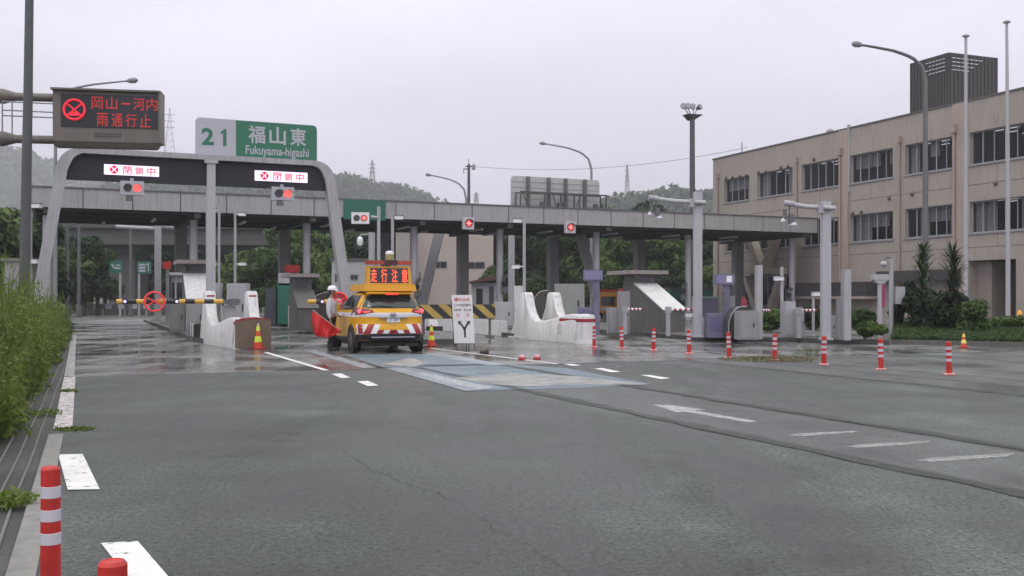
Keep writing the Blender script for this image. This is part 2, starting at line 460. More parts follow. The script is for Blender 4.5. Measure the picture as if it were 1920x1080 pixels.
# verge left of the road: kerb, ribbed dark strip, soil bank
kb = MB()
kb.box(-0.42, -0.27, -8, 12.2, -0.05, 0.016)
k = kb.build('kerb', KERB, thing('kerb', None, None, (0, 0, 0), A)); k.parent['kind'] = 'structure'
sheet('verge_strip', [UV(-1.95, -8, -.02), UV(-0.38, -8, -.02), UV(-0.38, 48, -.02), UV(-1.95, 48, -.02)], DECK)
rb = MB()
for uu in (-0.52, -0.64, -0.78, -0.95, -1.16, -1.42):
    rb.tube([UV(uu + 0.006 * math.sin(v * 1.3), v, -0.012) for v in np.arange(-4, 40, 0.8)], 0.011, 5)
rb.build('strip_ridge', M('ridge_grey', (0.16, 0.155, 0.14), 0.7, var=0.2), None)['kind'] = 'structure'
def bank(i, j):
    u = -1.9 - i * 14
    v = -8 + j * 62
    z = -0.03 + 0.9 * min(1, i * 3) ** 1.0 * (0.5 + 0.5 * math.sin(v * 0.2) * 0.2) + 0.06 * math.sin(u * 2.1 + v)
    return UV(u, v, z if i > 0 else -0.03)
bk = MB(); bk.grid(bank, 14, 40); bk.build('verge_bank', SOIL)['kind'] = 'structure'

# painted markings, each its own part of the road
PWHITE = paint_mat('road_paint_white', (0.74, 0.72, 0.72), 0.18, 7)
PWORN = paint_mat('road_paint_worn', (0.55, 0.55, 0.56), 0.5, 7, soft=(.25, .95))
PBAR = paint_mat('road_paint_bar', (0.45, 0.46, 0.46), 0.5, 9, soft=(.05, .95))
PFAINT = paint_mat('road_paint_faint', (0.42, 0.43, 0.44), 0.42, 3, soft=(.2, .7))
PBLUE = paint_mat('road_paint_blue', (0.22, 0.29, 0.35), 0.36, 0.9, rough=0.4, soft=(.45, .85))
PBLUE2 = paint_mat('road_paint_pale_blue', (0.36, 0.41, 0.46), 0.34, 0.9, rough=0.35, soft=(.45, .9))
PCREAM = paint_mat('road_paint_cream', (0.50, 0.485, 0.47), 0.3, 1.0, rough=0.35, soft=(.3, .85))
PRED = paint_mat('road_paint_red', (0.19, 0.115, 0.095), 0.5, 1.0, soft=(.3, .8))
SEAL = paint_mat('joint_dark', (0.03, 0.032, 0.029), 0.22, 1.5, rough=0.45, soft=(.4, .95))
MOSS = paint_mat('crack_dark', (0.02, 0.022, 0.021), 0.4, 1.2, rough=0.7, soft=(.1, .75))
def mark(name, px, mat, z=0.008, par=None):
    return sheet(name, [G(x, y, z) for x, y in px], mat, parent=par or road)
def line(name, p0, p1, w_, mat, z=0.008, par=None, jit=0.0, n=1):
    p0, p1 = Vector((p0.x, p0.y, z)), Vector((p1.x, p1.y, z))
    d_ = (p1 - p0).normalized(); x = Vector((d_.y, -d_.x, 0))
    L_, R_ = [], []
    for i in range(n + 1):
        p = p0.lerp(p1, i / n)
        c = x * random.uniform(-jit, jit)
        ww = w_ / 2 * (1 + (random.uniform(-.35, .35) if jit else 0))
        L_.append(p - x * ww + c); R_.append(p + x * ww + c)
    mb = MB(); mb.add(L_ + R_, [(i, i + 1, n + 2 + i, n + 1 + i) for i in range(n)])
    o = mb.build(name, mat, par or road, smooth=0)
    if o.data.polygons[0].normal.z < 0: o.data.flip_normals()
    return o
mark('lane_dash', [(109, 852), (155, 851), (187, 917), (127, 918)], PWHITE)
mark('lane_dash', [(189, 1018), (258, 1014), (316, 1081), (250, 1110), (222, 1060)], PWHITE)
# solid edge line of the left lane
line('edge_line', UV(-.29, 12.75), UV(-.36, 21.1), 0.2, paint_mat('edge_paint', (0.62, 0.56, 0.56), 0.3, 10))
line('edge_line', UV(-.37, 21.3), UV(-.62, 46.0), 0.18, PWORN, par=plaza)
for q in ([(621, 701), (640, 700), (657, 708), (640, 709)], [(669, 715), (690, 714), (711, 723), (690, 724)]):
    mark('lane_dash', q, PWHITE)
mark('lane_dash', [(1113, 691), (1130, 690), (1164, 697), (1146, 698)], PWHITE)
mark('lane_dash', [(1200, 703), (1218, 703), (1257, 709), (1240, 711)], PWHITE)
mark('lane_dash', [(1056, 682), (1072, 682), (1090, 685), (1072, 686)], PWHITE, par=plaza)
line('lane_line', G(498, 661), G(612, 695), 0.14, PWHITE, par=plaza)
line('lane_line', G(806, 653), G(1045, 683), 0.12, PWHITE, par=plaza)
line('lane_line', G(1120, 653), G(1200, 660), 0.12, PWORN, par=plaza)
line('lane_line', G(1140, 650), G(1460, 668), 0.14, PWORN, par=plaza)
line('lane_line', G(1230, 652), G(1930, 712), 0.13, PFAINT, par=plaza)
# pale blue guide paint in front of the patrol car
mark('guide_paint', [(722, 690), (800, 684), (930, 682), (1060, 690), (1218, 720), (1105, 726), (940, 731), (872, 733)], PBLUE)
mark('guide_paint', [(728, 692), (752, 690), (905, 728), (873, 733)], PBLUE2, z=0.012)
mark('guide_line', [(780, 700), (795, 698), (925, 727), (895, 731)], PWORN, z=0.016)
mark('guide_line', [(850, 708), (960, 700), (1080, 705), (1212, 721), (1100, 721), (985, 724), (915, 720)], PCREAM, z=0.016)
mark('guide_paint', [(640, 664), (800, 664), (960, 684), (720, 689)], PBLUE, par=plaza)
mark('guide_line', [(572, 658), (592, 657), (706, 689), (684, 691)], PBLUE2, z=0.012, par=plaza)
mark('guide_line', [(715, 683), (770, 671), (800, 680), (775, 688)], PCREAM, z=0.012, par=plaza)
mark('guide_line', [(796, 664), (822, 662), (952, 684), (915, 685)], PBLUE2, z=0.012, par=plaza)
mark('guide_paint', [(596, 674), (650, 672), (690, 690), (628, 697)], PRED, par=plaza)
# worn arrow and cross bars on the right lanes
mark('road_arrow', [(1222, 758), (1256, 759.5), (1324, 768), (1302, 769.5), (1420, 790), (1404, 792), (1284, 772), (1268, 773)], PWORN)
for q in ([(1478, 816), (1500, 812.5), (1612, 807), (1600, 811), (1505, 818)], [(1586, 837), (1620, 832.5), (1745, 826), (1735, 831), (1612, 840)], [(1716, 863), (1745, 858.5), (1905, 849), (1890, 855.5), (1750, 866)]):
    mark('cross_bar', q, PBAR)
# joints and cracks
for uu, ww in ((6.6, 0.22), (8.6, 0.24), (13.3, 0.07), (14.6, 0.05)):
    line('road_joint', UV(uu, 0), UV(uu - 0.05, V0 - 0.1), ww, SEAL, z=0.012, jit=0.02, n=60)
line('road_joint', UV(0, V0), UV(40, V0), 0.07, SEAL, z=0.006, jit=0.02, n=60)
for v in (27.2, 33.3, 39.4, 45.5):
    line('plaza_joint', UV(0.3, v), UV(40, v), 0.035, SEAL, z=0.004, par=plaza, jit=0.004, n=40)
def crack(px, w_=0.02):
    pts = [G(x, y) for x, y in px]; out = []
    for a, b in zip(pts, pts[1:]):
        k = max(2, int((b - a).length / 0.12))
        for i in range(k): out.append(a.lerp(b, i / k) + Vector((random.uniform(-.035, .035), random.uniform(-.035, .035), 0)))
    out.append(pts[-1])
    vs = []; fs = []
    for i, p in enumerate(out):
        d_ = (out[min(i + 1, len(out) - 1)] - out[max(i - 1, 0)]).normalized(); x = Vector((d_.y, -d_.x, 0)) * w_ * random.uniform(0.2, 1)
        vs += [(p.x - x.x, p.y - x.y, 0.0105), (p.x + x.x, p.y + x.y, 0.0105)]
        if i: fs.append((2 * i - 2, 2 * i - 1, 2 * i + 1, 2 * i))
    mb = MB(); mb.add(vs, fs); o = mb.build('road_crack', MOSS, road, smooth=0)
    if o.data.polygons[0].normal.z < 0: o.data.flip_normals()
crack([(628, 838), (660, 858), (700, 882), (760, 905), (830, 930), (900, 975), (960, 1010), (1040, 1052), (1100, 1085)], 0.007)
crack([(150, 806), (300, 806), (430, 811), (560, 797)], 0.009)
crack([(700, 882), (650, 900), (560, 912)], 0.003)
crack([(1920, 905), (1800, 940), (1700, 962)], 0.004)

# ================================================================== toll canopy
set_angle(A_CANOPY)
def canopy():
    FL = Vector((-22.0, 46.4, 0))
    v_f = -FL.x * SA + FL.y * CA; u_f = FL.x * CA + FL.y * SA
    t = thing('toll_canopy', 'long flat grey canopy roof spanning all the toll lanes', 'canopy', FL, A)
    Lx, D = u_at(1533, v_f) - u_f, 9.5
    zb, zt_ = 5.72, 6.62
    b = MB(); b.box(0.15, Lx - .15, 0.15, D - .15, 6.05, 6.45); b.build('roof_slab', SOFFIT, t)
    b = MB()
    nP = 21; pw = Lx / nP
    for i in range(nP):
        b.box(i * pw + .028, (i + 1) * pw - .028, 0, .1, zb, zt_)
        b.box(i * pw + .012, (i + 1) * pw - .012, D - .1, D, zb, zt_)
    for x in (0.0, Lx - .1):
        for j in range(4): b.box(x + .001, x + .099, .11 + j * (D - .22) / 4, .09 + (j + 1) * (D - .22) / 4, zb, zt_)
    b.build('fascia', FASCIA, t)
    b = MB(); b.box(-.04, Lx + .04, -.05, .12, zt_ + .003, zt_ + .07); b.box(-.04, Lx + .04, D - .12, D + .05, zt_ + .003, zt_ + .07)
    b.build('roof_edge', DGREY, t)
    b = MB(); b.box(0.02, Lx - .02, 0.03, .09, zb + .01, zt_ - .01); b.build('joint_backing', DGREY, t)
    # girders below the slab
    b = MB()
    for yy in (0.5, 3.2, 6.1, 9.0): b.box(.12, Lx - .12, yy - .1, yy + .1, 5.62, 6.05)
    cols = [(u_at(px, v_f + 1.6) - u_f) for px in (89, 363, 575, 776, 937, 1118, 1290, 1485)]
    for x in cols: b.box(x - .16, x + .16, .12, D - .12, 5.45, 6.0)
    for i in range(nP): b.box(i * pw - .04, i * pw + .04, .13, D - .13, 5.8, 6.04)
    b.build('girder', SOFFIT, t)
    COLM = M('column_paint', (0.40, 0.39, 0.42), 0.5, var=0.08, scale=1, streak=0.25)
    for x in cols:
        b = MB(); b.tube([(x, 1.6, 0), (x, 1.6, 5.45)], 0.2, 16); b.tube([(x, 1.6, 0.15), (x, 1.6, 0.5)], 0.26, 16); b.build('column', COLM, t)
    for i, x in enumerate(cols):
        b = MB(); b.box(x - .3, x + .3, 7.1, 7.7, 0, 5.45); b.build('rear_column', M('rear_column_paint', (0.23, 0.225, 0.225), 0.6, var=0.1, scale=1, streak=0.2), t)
    # strip lights under the roof, unlit
    for i in range(0, nP - 1):
        x = (i + 0.5) * pw
        b = MB(); b.box(x - .07, x + .07, 1.2 + (i % 2) * 3.2, 3.0 + (i % 2) * 3.2, 5.36, 5.44); b.build('ceiling_light', M('ceiling_light_grey', (0.6, 0.6, 0.62), 0.4), t)
    # green board over the second lane
    x0, x1 = (u_at(px, v_f) - u_f for px in (644, 722))
    b = MB(); b.box(x0, x1, -.09, -.03, zb - .12, zt_ + .02); b.build('lane_board', DGREEN, t)
    return t, v_f, u_f
CAN, VF, UF = canopy()

# ================================================================== lane gantry with dark panels
def gantry():
    C0 = UV(u_at(395, 38.6), 38.6)
    wl = Wall((C0.x, C0.y), (CA, SA))
    t = thing('toll_gantry', 'wide grey splayed-leg gantry with two dark panels over the left lanes', 'gantry', C0, A)
    h = wl.hit
    top = 0.5 * (h(130, 280)[1] + h(600, 299.5)[1])
    tl, tr = h(112, 285)[0], h(622, 305)[0]
    x_bl, x_br = h(66, 525)[0], h(655, 540)[0]
    zbl = h(66, 525)[1]; zbr = h(655, 540)[1]
    sl = (tl - x_bl) / (top - zbl); sr = (tr - x_br) / (top - zbr)
    bl, br = tl - sl * top, tr - sr * top
    th = 0.38; tb = 0.19
    # rounded frame: outer path, square section
    path = [(bl, 0)]
    for k in range(7):
        a = k / 6; q = (1 - a) ** 2; q1 = 2 * a * (1 - a); q2 = a * a
        path.append((q * (tl - sl * .75) + q1 * (tl + .02) + q2 * (tl + .75), q * (top - .75) + q1 * (top - .02) + q2 * (top - .0)))
    for k in range(7):
        a = k / 6; q = (1 - a) ** 2; q1 = 2 * a * (1 - a); q2 = a * a
        path.append((q * (tr - .75) + q1 * (tr - .02) + q2 * (tr - sr * .75), q * (top) + q1 * (top - .02) + q2 * (top - .75)))
    path.append((br, 0))
    vs = []; fs = []
    n = len(path)
    for i, p in enumerate(path):
        p = Vector(p); a = Vector(path[max(i - 1, 0)]); c = Vector(path[min(i + 1, n - 1)])
        d_ = (c - a).normalized(); nn = Vector((d_.y, -d_.x))
        k_ = 0 if i in (0, n - 1) else max(0.0, min(1.0, 1 - abs(d_.y) * 1.25)); inn = p + nn * (th + (tb - th) * k_)
        if i in (0, n - 1): inn = Vector((p.x + (th if i == 0 else -th), 0))
        for (q, y) in ((p, -.2), (inn, -.2), (inn, .2), (p, .2)): vs.append((q.x, y, q.y))
    for i in range(n - 1):
        for j in range(4): fs.append((4 * i + j, 4 * i + (j + 1) % 4, 4 * i + 4 + (j + 1) % 4, 4 * i + 4 + j))
    fs += [(0, 1, 2, 3), (4 * n - 1, 4 * n - 2, 4 * n - 3, 4 * n - 4)]
    b = MB(); b.add(vs, fs); b.build('frame', GREY, t)
    b = MB(); b.box(-.15, .15, -.17, .17, 0, top - tb - .12); b.box(-.24, .24, -.22, .22, top - tb - .12, top - tb - .005); b.box(-.3, .3, -.3, .3, 0, .12)
    b.build('centre_post', LGREY, t)
    zb = 5.66
    for side, (a, c) in enumerate(((h(105, 337)[0] + .2, -.16), (.16, h(632, 359)[0] - .25))):
        zt2 = top - tb - .012
        if side == 0: poly = [(a - .12, .0, zb), (c, .0, zb), (c, .0, zt2), (a + .32, 0, zt2), (a + .14, 0, zt2 - .2)]
        else: poly = [(a, 0, zb), (c + .12, 0, zb), (c - .12, 0, zt2 - .2), (c - .34, 0, zt2), (a, 0, zt2)]
        b = MB(); b.prism(poly, (0, .12, 0)); pn = b.build('panel', PANEL, t)
        b = MB(); b.bar((poly[0][0] + .02, -.012, zb + .02), (poly[1][0] - .02, -.012, zb + .02), .05, .03)
        for k in range(1, 4):
            xx = poly[0][0] + (poly[1][0] - poly[0][0]) * k / 4
            b.box(xx - .008, xx + .008, -.006, -.001, zb + .05, zt2 - .03)
        b.build('panel_seam', BLACK, pn)
        q = ((195, 307), (298, 328)) if side == 0 else ((477.5, 318.5), (576, 341))
        (xa, z1), (xb, _) = h(q[0][0], q[0][1] + 1), h(q[1][0], q[1][1])
        z0 = h(q[0][0], q[0][1] + 20)[1]
        e = MB(); e.box(xa, xb, -.05, -.002, z0, z1); dsp = e.build('lane_display', LEDWHITE, t)
        W_ = xb - xa; H_ = z1 - z0; cz = (z0 + z1) / 2
        g = MB(); r_ = H_ * .40
        g.disc_y((xa + W_ * .18, -.056, cz), r_, .005, 20)
        spaced(g, '閉鎖中', [xa + W_ * .42, xa + W_ * .635, xa + W_ * .85], -.056, cz, H_ * .78, H_ * .78, bold=.007)
        g.build('display_lettering', M('led_letter', (0.75, 0.006, 0.035), 0.5, var=.02, emit=.45), dsp)
        g = MB()
        for s in (-1, 1): g.bar((xa + W_ * .18 - r_ * .62, -.06, cz - s * r_ * .62), (xa + W_ * .18 + r_ * .62, -.06, cz + s * r_ * .62), .03, .006, up=(0, 1, 0))
        g.build('display_cross', LEDWHITE, dsp)
    return t, wl, top
GAN, GWALL, GTOP = gantry()

def round_rect(x0, x1, z0, z1, r, n=5, corners=(1, 1, 1, 1)):
    pts = []
    for (cx, cz, a0, on) in ((x1 - r, z0 + r, -90, corners[0]), (x1 - r, z1 - r, 0, corners[1]), (x0 + r, z1 - r, 90, corners[2]), (x0 + r, z0 + r, 180, corners[3])):
        if not on:
            pts.append((cx + (r if a0 in (-90, 0) else -r), 0, cz + (-r if a0 in (-90, 180) else r))); continue
        for k in range(n + 1):
            a = R(a0 + 90 * k / n); pts.append((cx + r * math.cos(a), 0, cz + r * math.sin(a)))
    return pts

# green place-name sign on the gantry beam
def place_sign():
    h = GWALL.hit
    x0, x1 = h(366.5, 250)[0], h(594.5, 250)[0]; xm = h(442.5, 250)[0]
    z0 = GTOP + .004; z1 = h(480, 227.5)[1]
    org = Vector((GWALL.o.x, GWALL.o.y, 0))
    t = thing('place_sign', 'green and pale grey road sign numbered 21 standing on the lane gantry beam', 'road sign', org + Vector((CA, SA, 0)) * xm + Vector((0, 0, z0)), A)
    W0, W1, H = x0 - xm, x1 - xm, z1 - z0
    b = MB(); b.prism(round_rect(W0, W1, .002, H, .16, 5, (0, 1, 1, 0)), (0, .08, 0)); b.build('sign_board', SIGNGREY, t)
    b = MB(); b.prism([(p[0], -.012, p[2]) for p in round_rect(0, W1 - .015, .01, H - .015, .145, 5, (0, 1, 0, 0))], (0, .011, 0)); b.build('green_field', GREEN, t)
    b = MB(); spaced(b, '21', [W0 * .70, W0 * .30], -.006, H * .50, -W0 * .30, H * .46, bold=.03); b.build('number', GREEN, t)
    b = MB()
    spaced(b, '福山東', [W1 * .25, W1 * .505, W1 * .76], -.018, H * .64, W1 * .205, H * .49, bold=.022)
    put_text(b, 'Fukuyama-higashi', W1 * .505, -.018, H * .175, W1 * .78, H * .31, bold=.016)
    b.build('lettering', SIGNGREY, t)
    b = MB()
    for x in (W0 * .7, W1 * .3, W1 * .8): b.box(x - .05, x + .05, .085, .16, 0, H * .9)
    b.build('rear_post', STEEL, t)
place_sign()

# signal lamps -------------------------------------------------------------
def signal(name, label, loc, rz, lamps, s=0.62, hh=.62, arm=None, hood=True, group='lane signals', plate=None):
    """lamps: list of 'off' / 'red' / 'cross' left to right; root at the box's base centre"""
    t = thing(name, label, 'traffic signal', loc, rz, group)
    n = len(lamps); W_ = s * n
    b = MB(); b.box(-W_ / 2, W_ / 2, 0, .22, 0, hh); b.build('housing', plate or LGREY, t)
    for i, k in enumerate(lamps):
        x = (i - (n - 1) / 2) * s * (.82 if n > 1 else 1); r_ = s * .36
        b = MB(); b.disc_y((x, -.014, hh / 2), r_, .013)
        ln = b.build('lens', {'off': LENSOFF, 'red': LAMPRED, 'cross': LENSDARKRED}[k], t)
        if k == 'cross':
            b = MB()
            rr = r_ * .62
            b.disc_y((x, -.018, hh / 2), r_ * .8, .003); b.build('lens_glow', M('lamp_deep_red', (.75, .015, .02), .3, emit=.5), ln)
            b = MB(); b.box(x - rr, x + rr, -.024, -.019, hh / 2 - r_ * .16, hh / 2 + r_ * .16); b.box(x - r_ * .16, x + r_ * .16, -.028, -.0245, hh / 2 - rr, hh / 2 + rr); b.build('lens_cross', LAMPHOT, ln)
        if hood:
            b = MB()
            b.grid(lambda a, c: (x + (r_ + .01) * math.cos(R(10 + 160 * a)), -.015 - .16 * c, hh / 2 + (r_ + .01) * math.sin(R(10 + 160 * a))), 12, 1)
            b.build('visor', DGREY, t)
    return t
for q, side in (((225.5, 268.5, 368), 0), ((507.5, 548.5, 377.5), 1)):
    xa, _ = GWALL.hit(q[0], q[2]); xb, zb = GWALL.hit(q[1], q[2])
    c = GWALL.o + GWALL.d * ((xa + xb) / 2); off = Vector((SA, -CA)) * .28
    t = signal('lane_signal', ('red signal box under the left dark gantry panel', 'red signal box under the right dark gantry panel')[side], (c.x + off.x, c.y + off.y, zb), A, ['off', 'red'], s=(xb - xa) / 2, hh=.5, plate=SIGNGREY)
    b = MB(); b.box(-.22, .02, .02, .16, -.2, -.003); b.build('bracket', DGREY, t)
    b = MB(); b.box(-.06, .06, .22, .34, .0, .62); b.build('hanger', GREY, t)

set_angle(A_LANE)
# ================================================================== toll islands
KERBD = M('island_kerb', (0.06, 0.058, 0.055), 0.65, var=0.2, scale=3, bump=0.2)
ISTOP = ground_mat('island_top', 0.07, 0.12, 0.2, 0.5, fine=20, patch=0.8, bump=0.15, tint=(1, .98, .95))
def island(pts, label, h=0.15, stripe=None):
    c = sum((Vector((p[0], p[1], 0)) for p in pts), Vector()) / len(pts)
    t = thing('toll_island', label, 'traffic island', c, 0, 'raised islands between the lanes')
    b = MB(); b.prism([Vector((p[0], p[1], 0)) for p in pts], (0, 0, h)); b.build('kerb_body', KERBD, t, world=True, smooth=0)
    top = [Vector((p[0], p[1], h + .004)) for p in pts]; top = [c + Vector((0, 0, h + .004)) + (p - c - Vector((0, 0, h + .004))) * .97 for p in top]
    b = MB(); b.add(top, [tuple(range(len(top)))]); o = b.build('island_surface', ISTOP, t, world=True, smooth=0)
    if o.data.polygons[0].normal.z < 0: o.data.flip_normals()
    return t
island([UV(3.95, 31.4), UV(4.9, 31.4), UV(5.3, 37), UV(5.6, 70), UV(3.2, 70), UV(3.35, 36.5)], 'left kerbed island carrying the brown fronted white barrier')
island([UV(9.9, 32), UV(11.3, 32), UV(11.9, 68), UV(9.9, 68)], 'kerbed island behind the yellow patrol car')
island([UV(15.1, 31.5), UV(16.1, 31.5), UV(16.8, 35), UV(17.4, 68), UV(15.2, 68)], 'kerbed island carrying the taller all white barrier')
island([G(1118, 624), G(1325, 640), G(1480, 641.5), G(1668, 647), UV(26.5, 29), UV(27.5, 62), UV(20.4, 62)], 'wide dark kerbed island in front of the long cream building')

# white boat-shaped crash barriers -------------------------------------------
def barrier(c0, c1, hw0, hw1, vn, label, dv=4.6, brown=False, fin=1.74, prow=.95):
    """boat-shaped: centre line runs from u = c0 at the nose to c1 at the back, half width hw0 to hw1"""
    t = thing('crash_barrier', label, 'crash barrier', UV(c0, vn), A, 'boat-shaped crash barriers')
    f_ = lambda y: max(0.0, min(1.0, y / (dv + .8)))
    cc = lambda y: (c1 - c0) * f_(y)
    hw = lambda y: hw0 + (hw1 - hw0) * min(1.0, f_(y) * 1.6)
    th = .34
    top = [(0.0, prow - .05), (.12, prow), (.45, prow + .01), (1.2, prow - .07), (1.9, prow - .18), (2.5, prow - .255), (dv - 1.75, prow - .27), (dv - 1.45, prow - .17), (dv - 1.15, prow + .05), (dv - .92, prow + .30), (dv - .78, prow + .58), (dv - .70, fin - .06), (dv - .64, fin),
           (dv - .16, fin), (dv - .08, fin - .04), (dv + .15, fin - .55), (dv + .55, .75), (dv + 1.1, .03)]
    for s in (-1, 1):
        vs = []; fs = []
        for (y, z) in top:
            xo = cc(y) + s * hw(y); xi = cc(y) + s * (hw(y) - th); b_ = .05
            foot = .05
            vs += [(xo + s * foot, y, 0.0), (xo, y, max(.02, z - b_)), (xo - s * b_, y, z), (xi + s * b_, y, z), (xi, y, max(.02, z - b_)), (xi, y, 0.0)]
        n = len(top)
        for i in range(n - 1):
            for j in range(5):
                q = (6 * i + j, 6 * i + j + 1, 6 * i + 7 + j, 6 * i + 6 + j); fs.append(q if s < 0 else q[::-1])
        fs += [tuple(range(6)), tuple(range(6 * n - 6, 6 * n))]
        b = MB(); b.add(vs, fs); b.build('side_wall', WHITE, t, smooth=50)
    # rounded bow closing the front, with its sloping deck
    ys = [y for y, _ in top if y <= 2.0]; k = len(ys); NA = 20
    rows = []
    for (dr, z) in ((.06, 0.0), (.0, .25), (0.0, prow - .14), (-.02, prow - .06), (-.07, prow - .01)):
        row = []
        for j in range(NA + 1):
            a = math.pi * j / NA; ex = 2.6
            c, s = math.cos(a), math.sin(a)
            row.append((-(hw0 + dr) * math.copysign(abs(c) ** (2 / ex), c), -(.42 + dr) * abs(s) ** (2 / ex), z))
        rows.append(row)
    vs = [p for r_ in rows for p in r_]; fs = []
    for i in range(len(rows) - 1):
        for j in range(NA): fs.append((i * (NA + 1) + j, i * (NA + 1) + j + 1, (i + 1) * (NA + 1) + j + 1, (i + 1) * (NA + 1) + j))
    lid = list(range((len(rows) - 1) * (NA + 1), len(rows) * (NA + 1)))
    o_ = len(vs); vs += [(hw0 - .1, .0, prow - .03), (-hw0 + .1, .0, prow - .03)]
    fs.append(tuple(lid + [o_, o_ + 1]))
    deck = []
    for y in (0.0, .5, 1.2, 1.9): 
        deck.append((cc(y) - hw(y) + .1, y + .001, np.interp(y, [p[0] for p in top], [p[1] for p in top]) - .035)); deck.append((cc(y) + hw(y) - .1, y + .001, np.interp(y, [p[0] for p in top], [p[1] for p in top]) - .035))
    o_ = len(vs); vs += deck; fs += [(o_ + 2 * i, o_ + 2 * i + 1, o_ + 2 * i + 3, o_ + 2 * i + 2) for i in range(3)]
    vs += [(deck[-2][0], 1.9, 0), (deck[-1][0], 1.9, 0)]; fs.append((o_ + 6, o_ + 7, o_ + 9, o_ + 8))
    b = MB(); b.add(vs, fs); b.build('bow', WHITE, t, smooth=50)
    b = MB(); b.prism([(-hw0 - .07, .1, 0), (hw0 + .07, .1, 0), (cc(dv) + hw(dv) + .1, dv + .9, 0), (cc(dv) - hw(dv) - .1, dv + .9, 0)], (0, 0, .05)); b.build('plinth', WHITE, t)
    # reflectors
    if not brown:
        pts = [(cc(1.25) - hw(1.25) - .008, 1.25), (cc(.6) - hw(.6) - .008, .6), (-hw0 - .008, .02)]
        for j in range(1, NA):
            a = math.pi * j / NA; c, s = math.cos(a), math.sin(a); pts.append((-(hw0 + .008) * math.copysign(abs(c) ** (2 / 2.6), c), -(.428) * abs(s) ** (2 / 2.6)))
        b = MB(); vs = []
        for x, y in pts: vs += [(x, y, prow - .25), (x, y, prow - .145)]
        b.add(vs, [(2 * i, 2 * i + 2, 2 * i + 3, 2 * i + 1) for i in range(len(pts) - 1)]); b.build('bow_reflector', REDREF, t)
    for s in (-1, 1):
        y = dv - .72; x0, x1 = sorted((cc(y) + s * (hw(y) - .05), cc(y) + s * (hw(y) - th + .04))); b = MB(); b.box(x0, x1, y - .035, y + .02, fin - .27, fin - .14); b.build('fin_reflector', REDREF, t)
    if brown:
        b = MB(); b.box(-hw0 - .02, hw0 + .10, -.50, -.46, .02, prow - .03); bb = b.build('front_board', BROWN, t)
        b = MB(); b.prism([(-hw0 - .02, -.505, prow - .12), (-hw0 + .15, -.505, prow - .01), (hw0 - .3, -.505, prow + .03), (hw0 + .10, -.505, prow - .02), (hw0 + .10, -.505, prow - .06), (hw0 - .3, -.505, prow - .02), (-hw0 + .15, -.505, prow - .06), (-hw0 - .02, -.505, prow - .18)], (0, .5, 0)); b.build('front_trim', REDREF, bb)
        b = MB(); b.box(hw0 + .102, hw0 + .14, -.5, .6, .02, prow - .05); b.build('side_board', BROWN, t)
    STAIN = paint_mat('faded_red', (0.50, 0.33, 0.34), .42, 3, soft=(-.25, .62)) if 'faded_red' not in MATS else MATS['faded_red']
    b = MB(); q = []
    for a in np.linspace(0, 6.283, 17)[:-1]:
        y = 1.15 + .30 * math.cos(a) * (1 + .2 * math.sin(3 * a)); z = .45 + .2 * math.sin(a)
        wz = .05 * (1 - z / (prow - .05))
        q.append((cc(y) - hw(y) - wz - .012, y, z))
    b.add(q, [tuple(range(16))]); b.build('faded_mark', STAIN, t)
    return t
barrier(4.42, 4.40, .44, .86, 31.3, 'white boat-shaped barrier with brown boarded nose on the left island', dv=4.6, brown=True, fin=1.76, prow=.92)
barrier(15.36, 15.92, .31, .74, 30.55, 'all white boat-shaped barrier with red strip on its rounded nose', dv=5.0, fin=1.74, prow=.97)

# low white side walls behind the barriers
def low_wall(u, v0, v1, label, h=.42):
    t = thing('low_wall', label, 'low wall', UV(u, v0), A)
    b = MB(); b.prism([(-.16, 0, .02), (.16, 0, .02), (.1, 0, h), (-.08, 0, h)], (0, v1 - v0, 0)); b.build('wall_body', WHITE, t)
    b = MB(); b.box(-.2, .2, -.02, v1 - v0 + .02, 0, .018); b.build('wall_base', CONC, t)
    return t
low_wall(15.25, 37.4, 47.5, 'low white wall beside the striped black and yellow board', h=.62)
low_wall(9.9, 34.5, 47.0, 'low white kerb wall left of the person with the flag')

# yellow and black boom gates ----------------------------------------------
def boom(label, u0, u1, v, z, disc_u, lights, filled=False):
    L = u1 - u0
    t = thing('boom_gate', label, 'boom gate', UV(u1, v), A, 'yellow and black boom gates')
    n = max(6, int(L / .27))
    b = MB()
    for i in range(n):
        b.cur = i % 2
        x0, x1 = -L + L * i / n, -L + L * (i + 1) / n
        b.tube([(x0, 0, z), (x1 - .0005, 0, z)], .075, 12)
    b.build('boom', [GATEYEL, BLACK], t)
    # arm, counterweight and stand at the pivot
    b = MB(); b.box(-.02, .55, -.06, .06, z - .07, z + .05); b.box(.2, .5, -.12, .12, z - .12, z + .09); b.build('pivot_arm', DGREY, t)
    b = MB(); b.box(.0, .42, .14, .55, 0.15, z - .14); b.box(.1, .3, -.02, .5, z - .14, z - .05); b.build('stand', GREY, t)
    x = disc_u - u1
    r = .30
    b = MB(); b.tube([(x + r * math.cos(a), -.1, z + r * math.sin(a)) for a in np.linspace(0, 6.2832, 33)[:-1]], .026, 8, closed=True)
    for s in (-1, 1): b.tube([(x - r * .86, -.1, z - s * r * .5), (x + r * .86, -.1, z + s * r * .5)], .018, 8)
    b.build('closed_ring', M('ring_red', (.85, .03, .03), .4, emit=.15), t)
    if filled:
        b = MB(); b.disc_y((x, -.085, z), r * .95, .02); b.build('ring_plate', M('plate_red', (.35, .02, .03), .4), t)
        b = MB(); b.prism(round_rect(x - .15, x + .1, z - .1, z + .1, .05), (0, .006, 0)); o = b.build('ring_sign', SILVER, t); o.location.y = -.096
    for lx in lights:
        b = MB(); b.ball((lx - u1, -.1, z), .045, 10); b.build('warning_lamp', LAMPBLUE, t)
        b = MB(); b.box(lx - u1 - .07, lx - u1 + .07, -.075, .02, z - .085, z + .085); b.build('lamp_box', BLACK, t)
    return t
